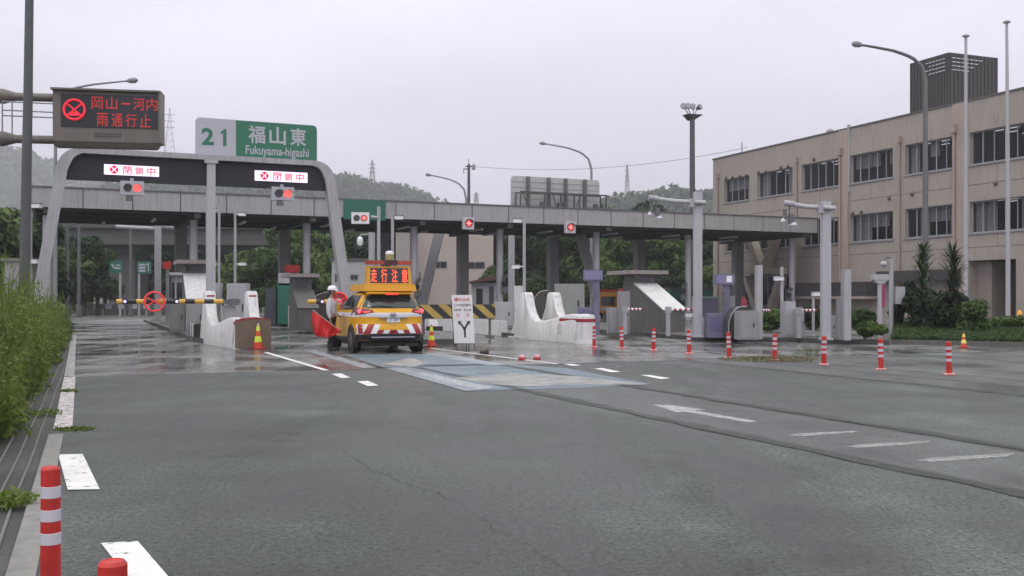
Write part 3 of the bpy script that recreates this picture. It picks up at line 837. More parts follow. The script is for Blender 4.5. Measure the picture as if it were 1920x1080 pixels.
vb = 34.0
boom('yellow and black boom with a red crossed ring closing the left lane', u_at(218, vb), u_at(418, vb), vb, 1.41, u_at(289, vb), [u_at(234, vb), u_at(331, vb)])
vb = 33.5
boom('yellow and black boom half hidden behind the standing person', u_at(577, vb), 9.9, vb, 1.40, u_at(634, vb), [u_at(603, vb)], filled=True)

# striped black and yellow board across the third lane
def striped_board():
    v = 36.4; u0, u1 = u_at(786, 36.4), u_at(929, 36.4)
    t = thing('striped_board', 'long board with slanting yellow and black stripes closing a lane', 'lane barrier', UV(u0, v), A)
    L = u1 - u0; z0, z1 = .74, 1.28; st = .36; n = int((L + .6) / st) + 2
    b = MB(); b.box(0, L, 0, .06, z0, z1); b.build('board', BLACK, t)
    b = MB()
    for i in range(-1, n):
        if i % 2: continue
        x = i * st
        def cl(x): return min(max(x, 0.005), L - .005)
        top0, top1, bo0, bo1 = x, x + st, x + .62, x + .62 + st
        q = [(cl(top0), -.004, z1 - .004), (cl(top1), -.004, z1 - .004)]
        # clip the slanted stripe by the right and left ends
        poly = [(top0, z1 - .004), (top1, z1 - .004), (bo1, z0 + .004), (bo0, z0 + .004)]
        for lim, sg in ((0.004, 1), (L - .004, -1)):
            out = []
            for (p, q_) in zip(poly, poly[1:] + poly[:1]):
                ip = sg * (p[0] - lim) >= 0; iq = sg * (q_[0] - lim) >= 0
                if ip: out.append(p)
                if ip != iq:
                    f = (lim - p[0]) / (q_[0] - p[0]); out.append((lim, p[1] + f * (q_[1] - p[1])))
            poly = out
            if not poly: break
        if len(poly) > 2: b.prism([(p[0], -.006, p[1]) for p in poly], (0, .005, 0))
    b.build('stripes', M('board_yellow', (.42, .30, .075), .5, var=.12), t)
    b = MB()
    for x in (.2, L / 2, L - .2):
        b = MB(); b.box(x - .04, x + .04, .065, .13, .06, z1 - .05); b.box(x - .05, x + .05, -.25, .45, 0, .06); b.build('stand_leg', DGREY, t)
striped_board()

# red and white small booms of the narrow lanes
def small_boom(label, p0, L, side=1):
    t = thing('lane_bar', label, 'barrier bar', p0, 0, 'short red and white barrier bars')
    n = 8; b = MB()
    for i in range(n):
        b.cur = i % 2
        b.tube([(side * L * i / n, 0, .95), (side * L * (i + 1) / n - side * .0005, 0, .95)], .05, 10)
    b.build('bar', [WHITECLEAN, REDREF], t)
    b = MB(); b.box(-.2, .0, -.09, .09, .82, 1.06); b.box(-.17, -.03, -.07, .07, 0, .815); b.build('bar_stand', GREY, t)
    return t
for (x0, y, w_, base, lab) in ((1177, 586, 28, 627, 'red and white bar left of the sloped concrete block'), (1258, 587, 40, 630, 'red and white bar in front of the sloped concrete block'), (1426, 592, 19, 634, 'short red and white bar beside the grey cabinet under the brace'), (1503, 595, 28, 634, 'red and white bar left of the second tall arm post')):
    p = G(x0, base, .15); small_boom(lab, p, w_ / FPX * p.y)

# ================================================================== shield blocks with a sloped white top
def shield(u0, u1, v0, label, zlo, zhi, run, zroof, roof_over=.4, plate=None):
    t = thing('shield_block', label, 'toll booth', UV((u0 + u1) / 2, v0, .15), A, 'concrete booths with a sloped white front')
    hw = (u1 - u0) / 2
    b = MB(); b.prism([(-hw, 0, 0), (-hw, 0, zlo), (-hw, run, zhi), (-hw, run + 1.1, zhi), (-hw, run + 1.1, 0)], (2 * hw, 0, 0)); b.build('concrete_body', DCONC, t)
    n = Vector((0, -(zhi - zlo), run)).normalized() * .05
    b = MB(); b.prism([(-hw - .05, -.04, zlo + .006), (hw + .05, -.04, zlo + .006), (hw + .05, run + .02, zhi + .006), (-hw - .05, run + .02, zhi + .006)], n); b.build('sloped_plate', plate or WHITE, t)
    b = MB(); b.box(-hw + .02, hw - .02, run + .06, run + 1.06, zhi + .004, zroof - .006); b.build('booth_upper', M('booth_upper', (.12, .115, .115), .5, var=.15, streak=.2), t)
    b = MB(); b.box(-hw - roof_over, hw + roof_over, run - .35, run + 1.8, zroof, zroof + .16); b.build('booth_roof', M('roof_beige', (.27, .235, .225), .6, var=.08, streak=.2), t)
    b = MB(); b.box(-hw + .08, hw - .2, run + .045, run + .058, zhi + .12, zroof - .1); b.build('booth_window', GLASSD, t)
    return t
shield(u_at(1245, 35.0), u_at(1285, 35.0), 35.0, 'concrete booth with a sloped white plate behind the row of orange posts', .86, 1.95, 2.3, 2.38)
shield(u_at(352, 42.0), u_at(398, 42.0), 42.0, 'concrete booth with a sloped white plate behind the left barrier', 1.15, 2.35, 1.6, 2.78, .3)
shield(u_at(560, 44), u_at(596, 44), 44, 'concrete booth with thin pale roof behind the person', .9, 1.7, 1.2, 2.3, .25, DCONC)

# toll booth cabins further back under the canopy
def cabin(u, v, label, w_=1.5, d_=2.6, h_=2.5, col=None):
    t = thing('toll_booth', label, 'toll booth', UV(u, v, .15), A, 'toll booths under the canopy')
    b = MB(); b.box(-w_ / 2, w_ / 2, 0, d_, 0, 1.05); b.box(-w_ / 2, w_ / 2, 0, d_, 2.15, h_)
    for x in (-w_ / 2, w_ / 2 - .08):
        for y in (0, d_ - .08): b.box(x, x + .08, y, y + .08, 1.052, 2.148)
    b.build('cabin_wall', col or GREY, t)
    b = MB(); b.box(-w_ / 2 + .03, w_ / 2 - .03, .03, d_ - .03, 1.055, 2.145); b.build('cabin_window', GLASSD, t)
    b = MB(); b.box(-w_ / 2 - .25, w_ / 2 + .25, -.3, d_ + .3, h_ + .004, h_ + .14); b.build('cabin_roof', LGREY, t)
    return t
cabin(4.6, 52.5, 'grey toll booth under the left end of the canopy')

# ================================================================== cabinets and machines
def cabinet(label, px0, px1, pyt, base, depth=.5, mat=None, z0=.15, name='control_cabinet', cat='cabinet', extras=True, group='equipment cabinets on the islands', cap=None):
    p0 = G(px0, base, z0); Y = p0.y
    w_ = (px1 - px0) / FPX * Y; h_ = zt(pyt, Y) - z0
    t = thing(name, label, cat, (p0.x + w_ / 2, Y, z0), 0, group)
    b = MB(); b.box(-w_ / 2, w_ / 2, 0, depth, 0, h_); b.build('cabinet_body', mat or GREY, t)
    if extras:
        b = MB(); b.box(-w_ / 2 + w_ * .06, w_ / 2 - w_ * .06, -.016, -.001, h_ * .05, h_ * .95); dr = b.build('door', mat or GREY, t)
        b = MB(); b.box(w_ * .26, w_ * .32, -.035, -.017, h_ * .42, h_ * .58); b.build('handle', BLACK, dr)
    if cap:
        b = MB(); b.box(-w_ / 2 - .06, w_ / 2 + .06, -.08, depth + .08, h_ + .003, h_ + .06); b.build('cabinet_roof', cap, t)
    return t
cabinet('tall grey cabinet on the left island behind the barrier fins', 425, 463, 531, 622, mat=LGREY)
cabinet('slim grey cabinet post beside the left barrier fin', 402, 414, 530, 622, .3, mat=GREY)
cabinet('grey cabinet left of the black and white striped block', 318, 347, 568, 622, .8, mat=M('old_grey', (.2, .2, .2), .6, streak=.3))
cabinet('tall grey cabinet beside the left barrier flank', 349, 384, 560, 630, .8, mat=M('mid_grey', (.25, .25, .26), .55, streak=.25))
cabinet('narrow grey post in front of the white sloped plate', 353, 362, 540, 612, .25, extras=False)
cabinet('narrow grey post right of its twin before the white sloped plate', 369, 377, 538, 612, .25, extras=False)
cabinet('dark green cabinet door unit behind the person', 520, 548, 531, 612, .6, mat=DGREEN)
cabinet('grey cabinet on top edge of the green door unit', 522, 545, 512, 612, .55, mat=GREY, extras=False)
cabinet('pale cabinet with a dark slot on the second island', 540, 556, 573, 613, .5, mat=LGREY)
cabinet('dark blue cabinet beside the green door unit', 497, 517, 540, 612, .6, mat=M('dark_blue_grey', (.045, .05, .065), .5))
cabinet('white framed cabinet left of the tall white barrier fin', 926, 962, 566, 612, .7, mat=LGREY)
cabinet('tall flat grey post between the canopy columns left of the white barrier', 953, 965, 441, 610, .4, mat=M('post_grey', (.30, .30, .315), .5, streak=.15), extras=False)
cabinet('pale grey pillar cabinet joined to the white barrier', 964, 986, 536, 618, .5, mat=WHITE, extras=False)
cabinet('wide pale cabinet behind the white barrier', 1040, 1096, 532, 606, .8, mat=M('pale_green_grey', (.27, .28, .27), .55, streak=.2))
cabinet('low grey cabinet under the yellow trucks', 1140, 1166, 577, 625, .6, mat=GREY)
cabinet('tall grey cabinet left of the sloped concrete booth', 1160, 1181, 546, 626, .6, mat=M('cab_grey', (.26, .255, .265), .55, streak=.2))
cabinet('small grey cabinet between the red and white bars', 1309, 1326, 595, 630, .5, mat=GREY)
cabinet('grey column cabinet right of the purple machine', 1362, 1378, 555, 632, .5, mat=M('cab_grey2', (.27, .265, .27), .55, streak=.2), extras=False)
cabinet('broad pale grey cabinet with a dark handle below the red panel', 1384, 1421, 583, 637, .6, mat=M('cab_grey', (.26, .255, .265), .55, streak=.2))
cabinet('tall square grey post right of the broad pale cabinet', 1419, 1430, 497, 636, .3, mat=GREY, extras=False)
cabinet('white meter box column under the brace', 1472, 1492, 565, 632, .5, mat=LGREY)
cabinet('grey cabinet left of the second tall arm post', 1494, 1508, 580, 633, .5, mat=GREY)
cabinet('pale grey cabinet right of the second tall arm post', 1551, 1567, 592, 634, .5, mat=M('cab_grey'))
cabinet('tall thin pale column right of the second arm post', 1583, 1596, 505, 638, .35, mat=GREY, extras=False)
cabinet('narrow grey column standing beside the tall camera column', 1573, 1581, 560, 637, .3, mat=GREY, extras=False)
# black and white striped guard block at the left island kerb
def guard_block():
    p = UV(3.62, 36.6, .0); t = thing('guard_block', 'small black and white striped guard block beside the left barrier', 'guard block', p, A)
    b = MB(); n = 5
    for i in range(n):
        b.cur = i % 2; b.box(-.3, -.22 + .0, i * .36, (i + 1) * .36 - .001, .18, .62)
    b.box(-.22, .1, 0, n * .36, .18, .62)
    b.build('guard_body', [BLACK, WHITECLEAN], t)
    b = MB(); b.box(-.34, .12, -.02, n * .36 + .02, 0, .178); b.build('guard_base', DCONC, t)
guard_block()

def ticket_machine(label, px0, px1, pyt, pyh, post0, post1, base, notice=False):
    p = G((post0 + post1) / 2, base, .15); s = p.y / FPX
    t = thing('ticket_machine', label, 'toll machine', p, 0, 'purple toll machines')
    zc = lambda y: zt(y, p.y) - .15
    xx = lambda x: (x - (post0 + post1) / 2) * s
    b = MB(); b.box(xx(px0), xx(px1), -.12, .22, zc(pyh), zc(pyt)); hd = b.build('sign_head', PURPLE, t)
    b = MB(); b.box(xx(px0) + .04, xx(px1) - .04, -.128, -.121, zc(pyh) + .05, zc(pyt) - .05); b.build('head_face', M('purple_face', (.2, .18, .31), .4), hd)
    if notice:
        b = MB(); b.box(xx(px1) - .28, xx(px1) - .1, -.137, -.129, (zc(pyh) + zc(pyt)) / 2 - .1, (zc(pyh) + zc(pyt)) / 2 + .12); b.build('notice', WHITECLEAN, hd)
    b = MB(); b.box(xx(post0), xx(post1), -.05, .12, 0, zc(pyh) - .003); b.build('post', PURPLE, t)
    b = MB(); b.box(xx(post0) - .55, xx(post0) - .02, -.1, .55, 0, zc(pyh) - 1.0); mb_ = b.build('machine_body', PURPLE, t)
    b = MB(); b.box(xx(post0) - .5, xx(post0) - .07, -.113, -.101, .25, zc(pyh) - 1.1); b.build('machine_panel', M('purple_dark', (.12, .11, .21), .4), mb_)
    b = MB(); b.box(xx(post0) - .08, xx(post0) + .02, -.2, -.06, zc(pyh) - .7, zc(pyh) - .25); b.build('speaker_box', DGREY, t)
    return t
ticket_machine('purple toll machine with sign head right of the white barrier', 1094, 1130, 506, 526, 1112, 1124, 628)
ticket_machine('purple toll machine with a white notice on its sign head', 1341, 1376, 514, 534, 1356, 1368, 633, True)

# rounded shelter hoods over the stairs
def hood(label, px0, px1, pyt, base, flip=False, name='stair_hood'):
    p = G((px0 + px1) / 2, base, .15); w_ = (px1 - px0) / FPX * p.y; h_ = zt(pyt, p.y) - .15
    t = thing(name, label, 'stair shelter', p, 0, 'rounded stair shelters')
    sg = -1 if flip else 1
    arc = [(sg * (-w_ / 2), 0, 0)] + [(sg * (-w_ / 2 + w_ * .75 * (1 - math.cos(a))), 0, h_ * (.35 + .65 * math.sin(a))) for a in np.linspace(0, math.pi / 2, 9)] + [(sg * w_ / 2, 0, h_), (sg * w_ / 2, 0, 0)]
    b = MB(); b.prism(arc, (0, 1.6, 0)); b.build('hood_shell', M('hood_brown', (.055, .047, .042), .3, var=.15, streak=.2), t)
    b = MB(); b.tube([(q[0], -.02, q[2]) for q in arc[:-1]], .02, 8); b.build('hood_frame', GREY, t)
    return t
hood('dark rounded stair shelter behind the second boom', 572, 640, 547, 612)
hood('dark rounded stair shelter between the two white fins', 996, 1028, 545, 614)
hood('dark rounded stair shelter left of the broad pale cabinet', 1366, 1400, 575, 635)
# red panel above the broad cabinet
t = thing('hazard_board', 'upright dark red board above the broad pale cabinet', 'hazard board', P(1393, 584, 36.9), 0)
b = MB(); b.prism([(-.05, 0, 0), (.14, 0, 0), (.16, 0, .4), (.06, 0, .52), (-.03, 0, .55)], (0, .06, 0)); b.build('board_face', M('dull_red', (.3, .04, .06), .5), t)
b = MB(); b.box(-.03, .1, .065, .12, -.3, .3); b.build('board_post', GREY, t)

# ================================================================== slim camera posts, arm posts
def camera_post(label, px, pyt, base, boxes, r=.065, mat=None, z0=.15):
    p = G(px, base, z0); t = thing('camera_post', label, 'camera post', p, 0, 'slim posts with small boxes')
    b = MB(); b.tube([(0, 0, 0), (0, 0, zt(pyt, p.y) - z0)], r, 10); b.tube([(0, 0, 0), (0, 0, .05)], r * 2, 10)
    for z in (.9, 1.9, 2.9):
        if z < zt(pyt, p.y) - z0: b.tube([(0, 0, z), (0, 0, z + .05)], r * 1.25, 10)
    b.build('post', mat or GREY, t)
    for (bx, by) in boxes:
        x = (bx - px) / FPX * p.y; z = zt(by, p.y) - z0; s = 1 if x > 0 else -1
        b = MB(); b.box(x - .16, x + .16, -.1, .12, z - .075, z + .075); b.box(min(0, x - s * .15), max(0, x - s * .15), -.02, .02, z - .02, z + .03)
        bo = b.build('sensor_box', WHITECLEAN, t)
        b = MB(); b.box(x - .19, x + .19, -.13, .15, z + .077, z + .095); b.build('sensor_hood', DGREY, bo)
    return t
camera_post('slim grey post right of the gantry centre post, two small boxes on its left', 411, 388, 612, [(399, 394), (400, 495)])
camera_post('slim grey post with two boxes on its right near the left barrier', 441, 396, 612, [(454, 402), (455, 495)])
camera_post('slim pale post right of the patrol car sign, box near its top', 736, 400, 622, [(748, 408)])
camera_post('slim pale post rising behind the white barrier fin', 983, 408, 622, [(970, 414), (967, 500)])
camera_post('slim post holding boxes beside the left gantry leg', 57, 378, 640, [(68, 386), (62, 490)], z0=0)
camera_post('short slim post with one small box between the second bar and the second arm post', 1525, 546, 630, [(1531, 551)], r=.05)
camera_post('slim grey post left of the white meter box column', 1466, 500, 631, [(1460, 522)], r=.06)
camera_post('slim grey post with a box left of the first arm post foot', 1300, 560, 630, [(1294, 590)], r=.05)
def arm_post(label, px, pyt, base, arm_px, arm_py, cam_px, cam_py):
    p = G(px, base, .15); s = p.y / FPX; t = thing('arm_post', label, 'camera post', p, 0, 'tall square posts with a side arm')
    H = zt(pyt, p.y) - .15
    b = MB(); b.box(-.14, .14, -.14, .14, 0, H); b.box(-.2, .2, -.2, .2, 0, .06); b.build('post', LGREY, t)
    xa = (arm_px - px) * s; za = zt(arm_py, p.y) - .15; zr = za - .17
    b = MB(); b.tube([(xa, -.2, za), (xa * .5, -.2, (za + zr) / 2 - .03), (.25, -.2, zr)], .075, 12); ar = b.build('arm', LGREY, t)
    b = MB(); b.tube([(xa - .02, -.2, za + .005), (xa + .3, -.2, za - .03)], .1, 12); b.box(-.32, -.16, -.32, .0, zr - .16, zr + .14); b.build('arm_joint', GREY, ar)
    xc = (cam_px - px) * s; zc = zt(cam_py, p.y) - .15
    b = MB(); b.box(xc - .02, xc + .02, -.22, -.18, zc, za - .08); b.box(xc - .2, xc - .1, -.26, -.14, zc - .06, zc + .26); b.box(xc - .02, xc + .14, -.28, -.12, zc - .2, zc + .1); b.build('camera_bracket', DGREY, ar)
    b = MB(); b.lathe([(.02, .12), (.1, .04), (.13, -.02), (.12, -.05)], (xc + .12, -.2, zc - .24), 12); b.lathe([(.02, .1), (.07, .04), (.09, -.03)], (xc - .2, -.2, zc - .12), 12); b.build('camera_lamp', SILVER, ar)
    return t
arm_post('tall square post with a side arm left of the floodlight mast line', 1308, 360, 632, 1216, 372, 1228, 396)
arm_post('tall square post with a side arm before the cream building', 1548, 378, 637, 1468, 382, 1477, 408)
# antenna portal at the left
def antenna_portal():
    Y = 62.0; c = Vector(((296 - 960) / FPX * Y, Y, 0)); t = thing('antenna_pole', 'white pole with two level arms under the left canopy', 'antenna pole', c, A)
    H = zt(418, Y); s = Y / FPX
    b = MB(); b.box(-.19, .19, -.19, .19, 0, H); b.box(-.4, .4, -.4, .4, 0, .25); b.build('pole', LGREY, t)
    b = MB(); b.tube([(-2.4, 0, zt(427, Y)), (-.2, 0, zt(429, Y))], .12, 10); b.tube([(.2, 0, zt(424, Y)), (1.15, 0, zt(426, Y))], .17, 10); b.build('arm', LGREY, t)
antenna_portal()
# signal lamps at the canopy front and on the second island
set_angle(A_CANOPY)
t = signal('lane_signal', 'small square red cross signal hanging above the patrol car lane', UV(u_at(879, VF - .5), VF - .5, zt(430, UV(u_at(879, VF - .5), VF - .5).y)), A, ['cross'], s=.62, hh=.66, plate=SILVER)
t = signal('lane_signal', 'small square red cross signal hanging above the white barrier', UV(u_at(1070, VF - .5), VF - .5, zt(437, UV(u_at(1070, VF - .5), VF - .5).y)), A, ['cross'], s=.62, hh=.66, plate=SILVER)
set_angle(A_LANE)
def side_signal():
    p = G(710, 622, .15); s = p.y / FPX
    t = signal('lane_signal', 'white two lamp signal with red cross on a side pole', (p.x - 33 * s, p.y - .2, zt(420, p.y)), R(8), ['off', 'cross'], s=.36, hh=.46, hood=False, plate=WHITECLEAN)
    pp = thing('signal_pole', 'slim pale pole carrying the white two lamp signal', 'signal pole', p, 0)
    b = MB(); b.tube([(0, 0, 0), (0, 0, zt(387, p.y) - .15)], .07, 12); b.build('pole', LGREY, pp)
    b = MB(); b.tube([(-.02, -.03, zt(408, p.y) - .15), (-14 * s, -.1, zt(407, p.y) - .15)], .06, 10); b.build('arm', LGREY, pp)
side_signal()
# splayed legs of the second gantry beyond the canopy
def rear_gantry():
    Y = 66.5; t = thing('rear_gantry', 'pale splayed-leg gantry behind the canopy', 'gantry', P(950, 560, Y) - Vector((0, 0, 1.5)), 0)
    f = lambda x, y: Vector(((x - 950) / FPX * Y, 0, zt(y, Y)))
    b = MB(); b.bar(f(827, 420), f(797, 548), .62, .5, (0, 1, 0)); b.bar(f(797, 548), f(786, 603), .62, .5, (0, 1, 0)); b.build('left_leg', GREY, t)
    b = MB(); b.bar(f(1084, 420), f(1110, 525), .62, .5, (0, 1, 0)); b.bar(f(1110, 525), f(1130, 603), .62, .5, (0, 1, 0)); b.build('right_leg', GREY, t)
    b = MB(); b.bar(f(827, 422), f(1084, 422), .5, .5, (0, 1, 0)); b.build('beam', GREY, t)
rear_gantry()
# dome camera post and pole with a T head at the right
t = thing('sign_post', 'thin pale post with a flat T head and a dark red strip', 'sign post', G(1650, 638, .05), 0)
Y = t.location.y; s = Y / FPX; H = zt(516, Y)
b = MB(); b.tube([(0, 0, 0), (0, 0, H - .2)], .085, 10); b.build('post', LGREY, t)
b = MB(); b.prism([(-.25, -.1, H - .22), (.25, -.1, H - .22), (.12, -.1, H - .34), (-.12, -.1, H - .34)], (0, .3, 0)); b.box(-.27, .27, -.12, .22, H - .216, H - .02); b.build('head', LGREY, t)
b = MB(); b.box(.05, .13, -.1, .02, 1.15, 1.95); b.build('red_strip', M('magenta_red', (.3, .02, .1), .5), t)
t = thing('camera_pole', 'pale pole with a curved bracket and white dome camera', 'camera pole', G(1671, 630, .1), 0)
Y = t.location.y; H = zt(490, Y)
b = MB(); b.tube([(0, 0, 0), (0, 0, H)], .085, 10); b.tube([(0, 0, 0), (0, 0, .2)], .15, 10); b.build('pole', GREY, t)
b = MB(); b.tube([(-.14 + .14 * math.cos(a), 0, H - .1 + .16 * math.sin(a)) for a in np.linspace(0, math.pi, 8)], .03, 6); b.build('bracket', DGREY, t)
b = MB(); b.ball((-.28, 0, H - .2), .12, 12); b.build('dome_camera', LGREY, t)
b = MB(); b.box(.12, .46, -.16, .12, 1.2, 1.85); b.build('meter_box', LGREY, t)
# a dome camera on its own post behind the patrol car
t = thing('camera_pole', 'grey pole with a short arm and white dome camera behind the gantry leg', 'camera pole', G(697, 610, .15), 0)
Y = t.location.y; H = zt(436, Y) - .15; s = Y / FPX
b = MB(); b.tube([(0, 0, 0), (0, 0, H)], .17, 10); b.build('pole', GREY, t)
b = MB(); b.bar((0, 0, H - .05), (-22 * s, 0, H - .12), .07, .07); b.build('arm', GREY, t)
b = MB(); b.lathe([(.02, -.3), (.12, -.25), (.17, -.1), (.15, .1), (.06, .2)], (-22 * s, 0, H - .4), 14); b.build('dome_camera', WHITECLEAN, t)

# ================================================================== lane posts and cones
def make_post(h_=.65, r=.045, label='', loc=(0, 0, 0)):
    t = thing('lane_post', label, 'delineator post', loc, 0, 'orange lane posts with white bands')
    def rr(z): return r * (1.08 - .08 * z / h_)
    zs = [(0.028, h_ - .308, 0), (h_ - .308, h_ - .250, 1), (h_ - .250, h_ - .192, 0), (h_ - .192, h_ - .132, 1), (h_ - .132, h_ - .072, 0)]
    b = MB()
    b.lathe([(rr(.03), .028), (rr(.3), h_ - .308), (rr(h_), h_ - .012), (r * .8, h_), (r * .7, h_ - .004), (0.001, h_ - .004)], (0, 0, 0), 24)
    b.build('post', ORANGE if r < .046 else RED, t)
    for k in range(3):
        z = h_ - .126 - k * .117
        b = MB(); b.lathe([(rr(z) + .0006, z - .0295), (rr(z) + .0022, z - .028), (rr(z) + .0022, z + .028), (rr(z) + .0006, z + .0295)], (0, 0, 0), 24); b.build('white_band', SILVER, t)
    b = MB(); b.lathe([(r * 2.5, 0), (r * 2.45, .012), (r * 1.5, .026), (r * 1.1, .04)], (0, 0, 0), 24); b.build('base', ORANGE, t)
    b = MB(); b.lathe([(r * 2.1, .0165), (r * 2.12, .021), (r * 1.8, .0275)], (0, 0, 0), 24); b.build('base_ring', SILVER, t)
    return t
Y1 = (CAMH - .65) * FPX / (875 - HOR)
post0 = make_post(.65, .046, 'large red post with three white bands beside the drain at the front left', ((95 - 960) / FPX * Y1, Y1, 0))
Y2 = (CAMH - .65) * FPX / (1051 - HOR)
dup(post0, ((211 - 960) / FPX * Y2, Y2, 0), label='red post of which only the cap rises into the bottom left of the view')
pm = make_post(.65, .052, 'orange lane post touching the nose of the white barrier', G(1114, 651))
labs = ['orange lane post in front of the tall grey cabinet and low bar', 'orange lane post in front of the sloped concrete booth', 'orange lane post left of the first tall arm post foot', 'orange lane post in front of the dark stair shelter',
        'orange lane post beside a tuft of weeds on the road', 'orange lane post in front of the second tall arm post', 'orange lane post in front of the thin T head post', 'orange lane post nearest the striped traffic cone by the grass']
for (x, y), lb in zip(((1166, 653), (1225, 657), (1292, 663), (1367, 671), (1452, 675.5), (1545, 684), (1652, 693), (1780, 702.5)), labs):
    c = dup(pm, G(x, y), label=lb)
    c.rotation_euler = (R(random.uniform(-1.5, 1.5)), R(random.uniform(-2, 2)), random.uniform(0, 6))

def cone(label, px, base, h_, bands, tip=ORANGE):
    p = G(px, base); t = thing('traffic_cone', label, 'traffic cone', p, random.uniform(0, 1), 'orange and lime traffic cones')
    r0, r1 = h_ * .185, h_ * .035
    b = MB(); b.lathe([(r0, .035), (r1, h_ - .02), (r1 * .6, h_)], (0, 0, 0), 24); b.build('cone_body', ORANGE, t)
    for (a, c, m_) in bands:
        rr = lambda q: r0 + (r1 - r0) * (q * h_ - .035) / (h_ - .055) + .003
        b = MB(); b.lathe([(rr(a) - .002, a * h_), (rr(a), a * h_ + .002), (rr(c), c * h_ - .002), (rr(c) - .002, c * h_)], (0, 0, 0), 24); b.build('band', m_, t)
    b = MB(); q = h_ * .26
    b.prism(round_rect(-q, q, -q, q, .05, 3), (0, .034, 0))
    b.v = [(x, z, y + .0) for (x, y, z) in b.v]
    b.build('cone_base', M('cone_base', (.25, .03, .02), .6), t)
    return t
cone('orange and lime cone with a dirty white tip beside the brown boarded nose', 484, 655, .78, [(.28, .50, LIME), (.70, .90, LIME), (.91, .985, M('dirty_white', (.5, .47, .42), .6))])
cone('orange and lime cone behind the right rear wheel of the patrol car', 809, 650, .70, [(.3, .5, LIME), (.68, .9, LIME)])
cone('small orange and yellow cone on the road before the grass verge', 1807, 653, .50, [(.3, .52, M('pale_yellow', (.7, .6, .12), .4)), (.68, .86, M('pale_yellow', (.7, .6, .12), .4))])
# two red warning lamps lying on the road
def road_lamp(label, px, base):
    t = thing('road_lamp', label, 'warning lamp', G(px, base), 0, 'red warning lamps on the wet road')
    b = MB(); b.lathe([(.085, 0), (.095, .01), (.095, .045), (.08, .06)], (0, 0, 0), 18); b.build('lamp_base', M('lamp_dark_red', (.34, .012, .02), .35), t)
    b = MB(); b.lathe([(.078, .062), (.082, .075), (.07, .11), (.035, .13), (.004, .135)], (0, 0, 0), 18); b.build('lamp_dome', M('lamp_pink', (.62, .30, .32), .2, spec=.7), t)
road_lamp('red warning lamp on the wet road, the one nearer the diversion board', 979, 675)
road_lamp('red warning lamp on the wet road, the one nearer the orange posts', 1007, 674.5)
t = thing('sand_bag', 'small dark brown lump lying right of the diversion board', 'sandbag', G(908, 664), 0)
b = MB(); b.lathe([(.05, 0), (.1, .02), (.1, .07), (.04, .1)], (-.03, 0, 0), 10, 1, .7); b.lathe([(.03, 0), (.06, .02), (.05, .1), (.01, .13)], (.07, 0, 0), 8); b.build('bag', M('bag_brown', (.045, .03, .022), .8, var=.3), t)
t = thing('equipment_case', 'small open dark case with a white lid right of the patrol car', 'case', P(818, 612, 38.0), R(10))
b = MB(); b.box(-.35, .25, 0, .4, -.16, -.0); b.build('case_body', BLACK, t)
b = MB(); b.prism([(-.25, .02, .01), (.1, .02, .01), (.02, .02, .26), (-.28, .02, .26)], (0, .03, 0)); b.build('case_lid', WHITECLEAN, t)

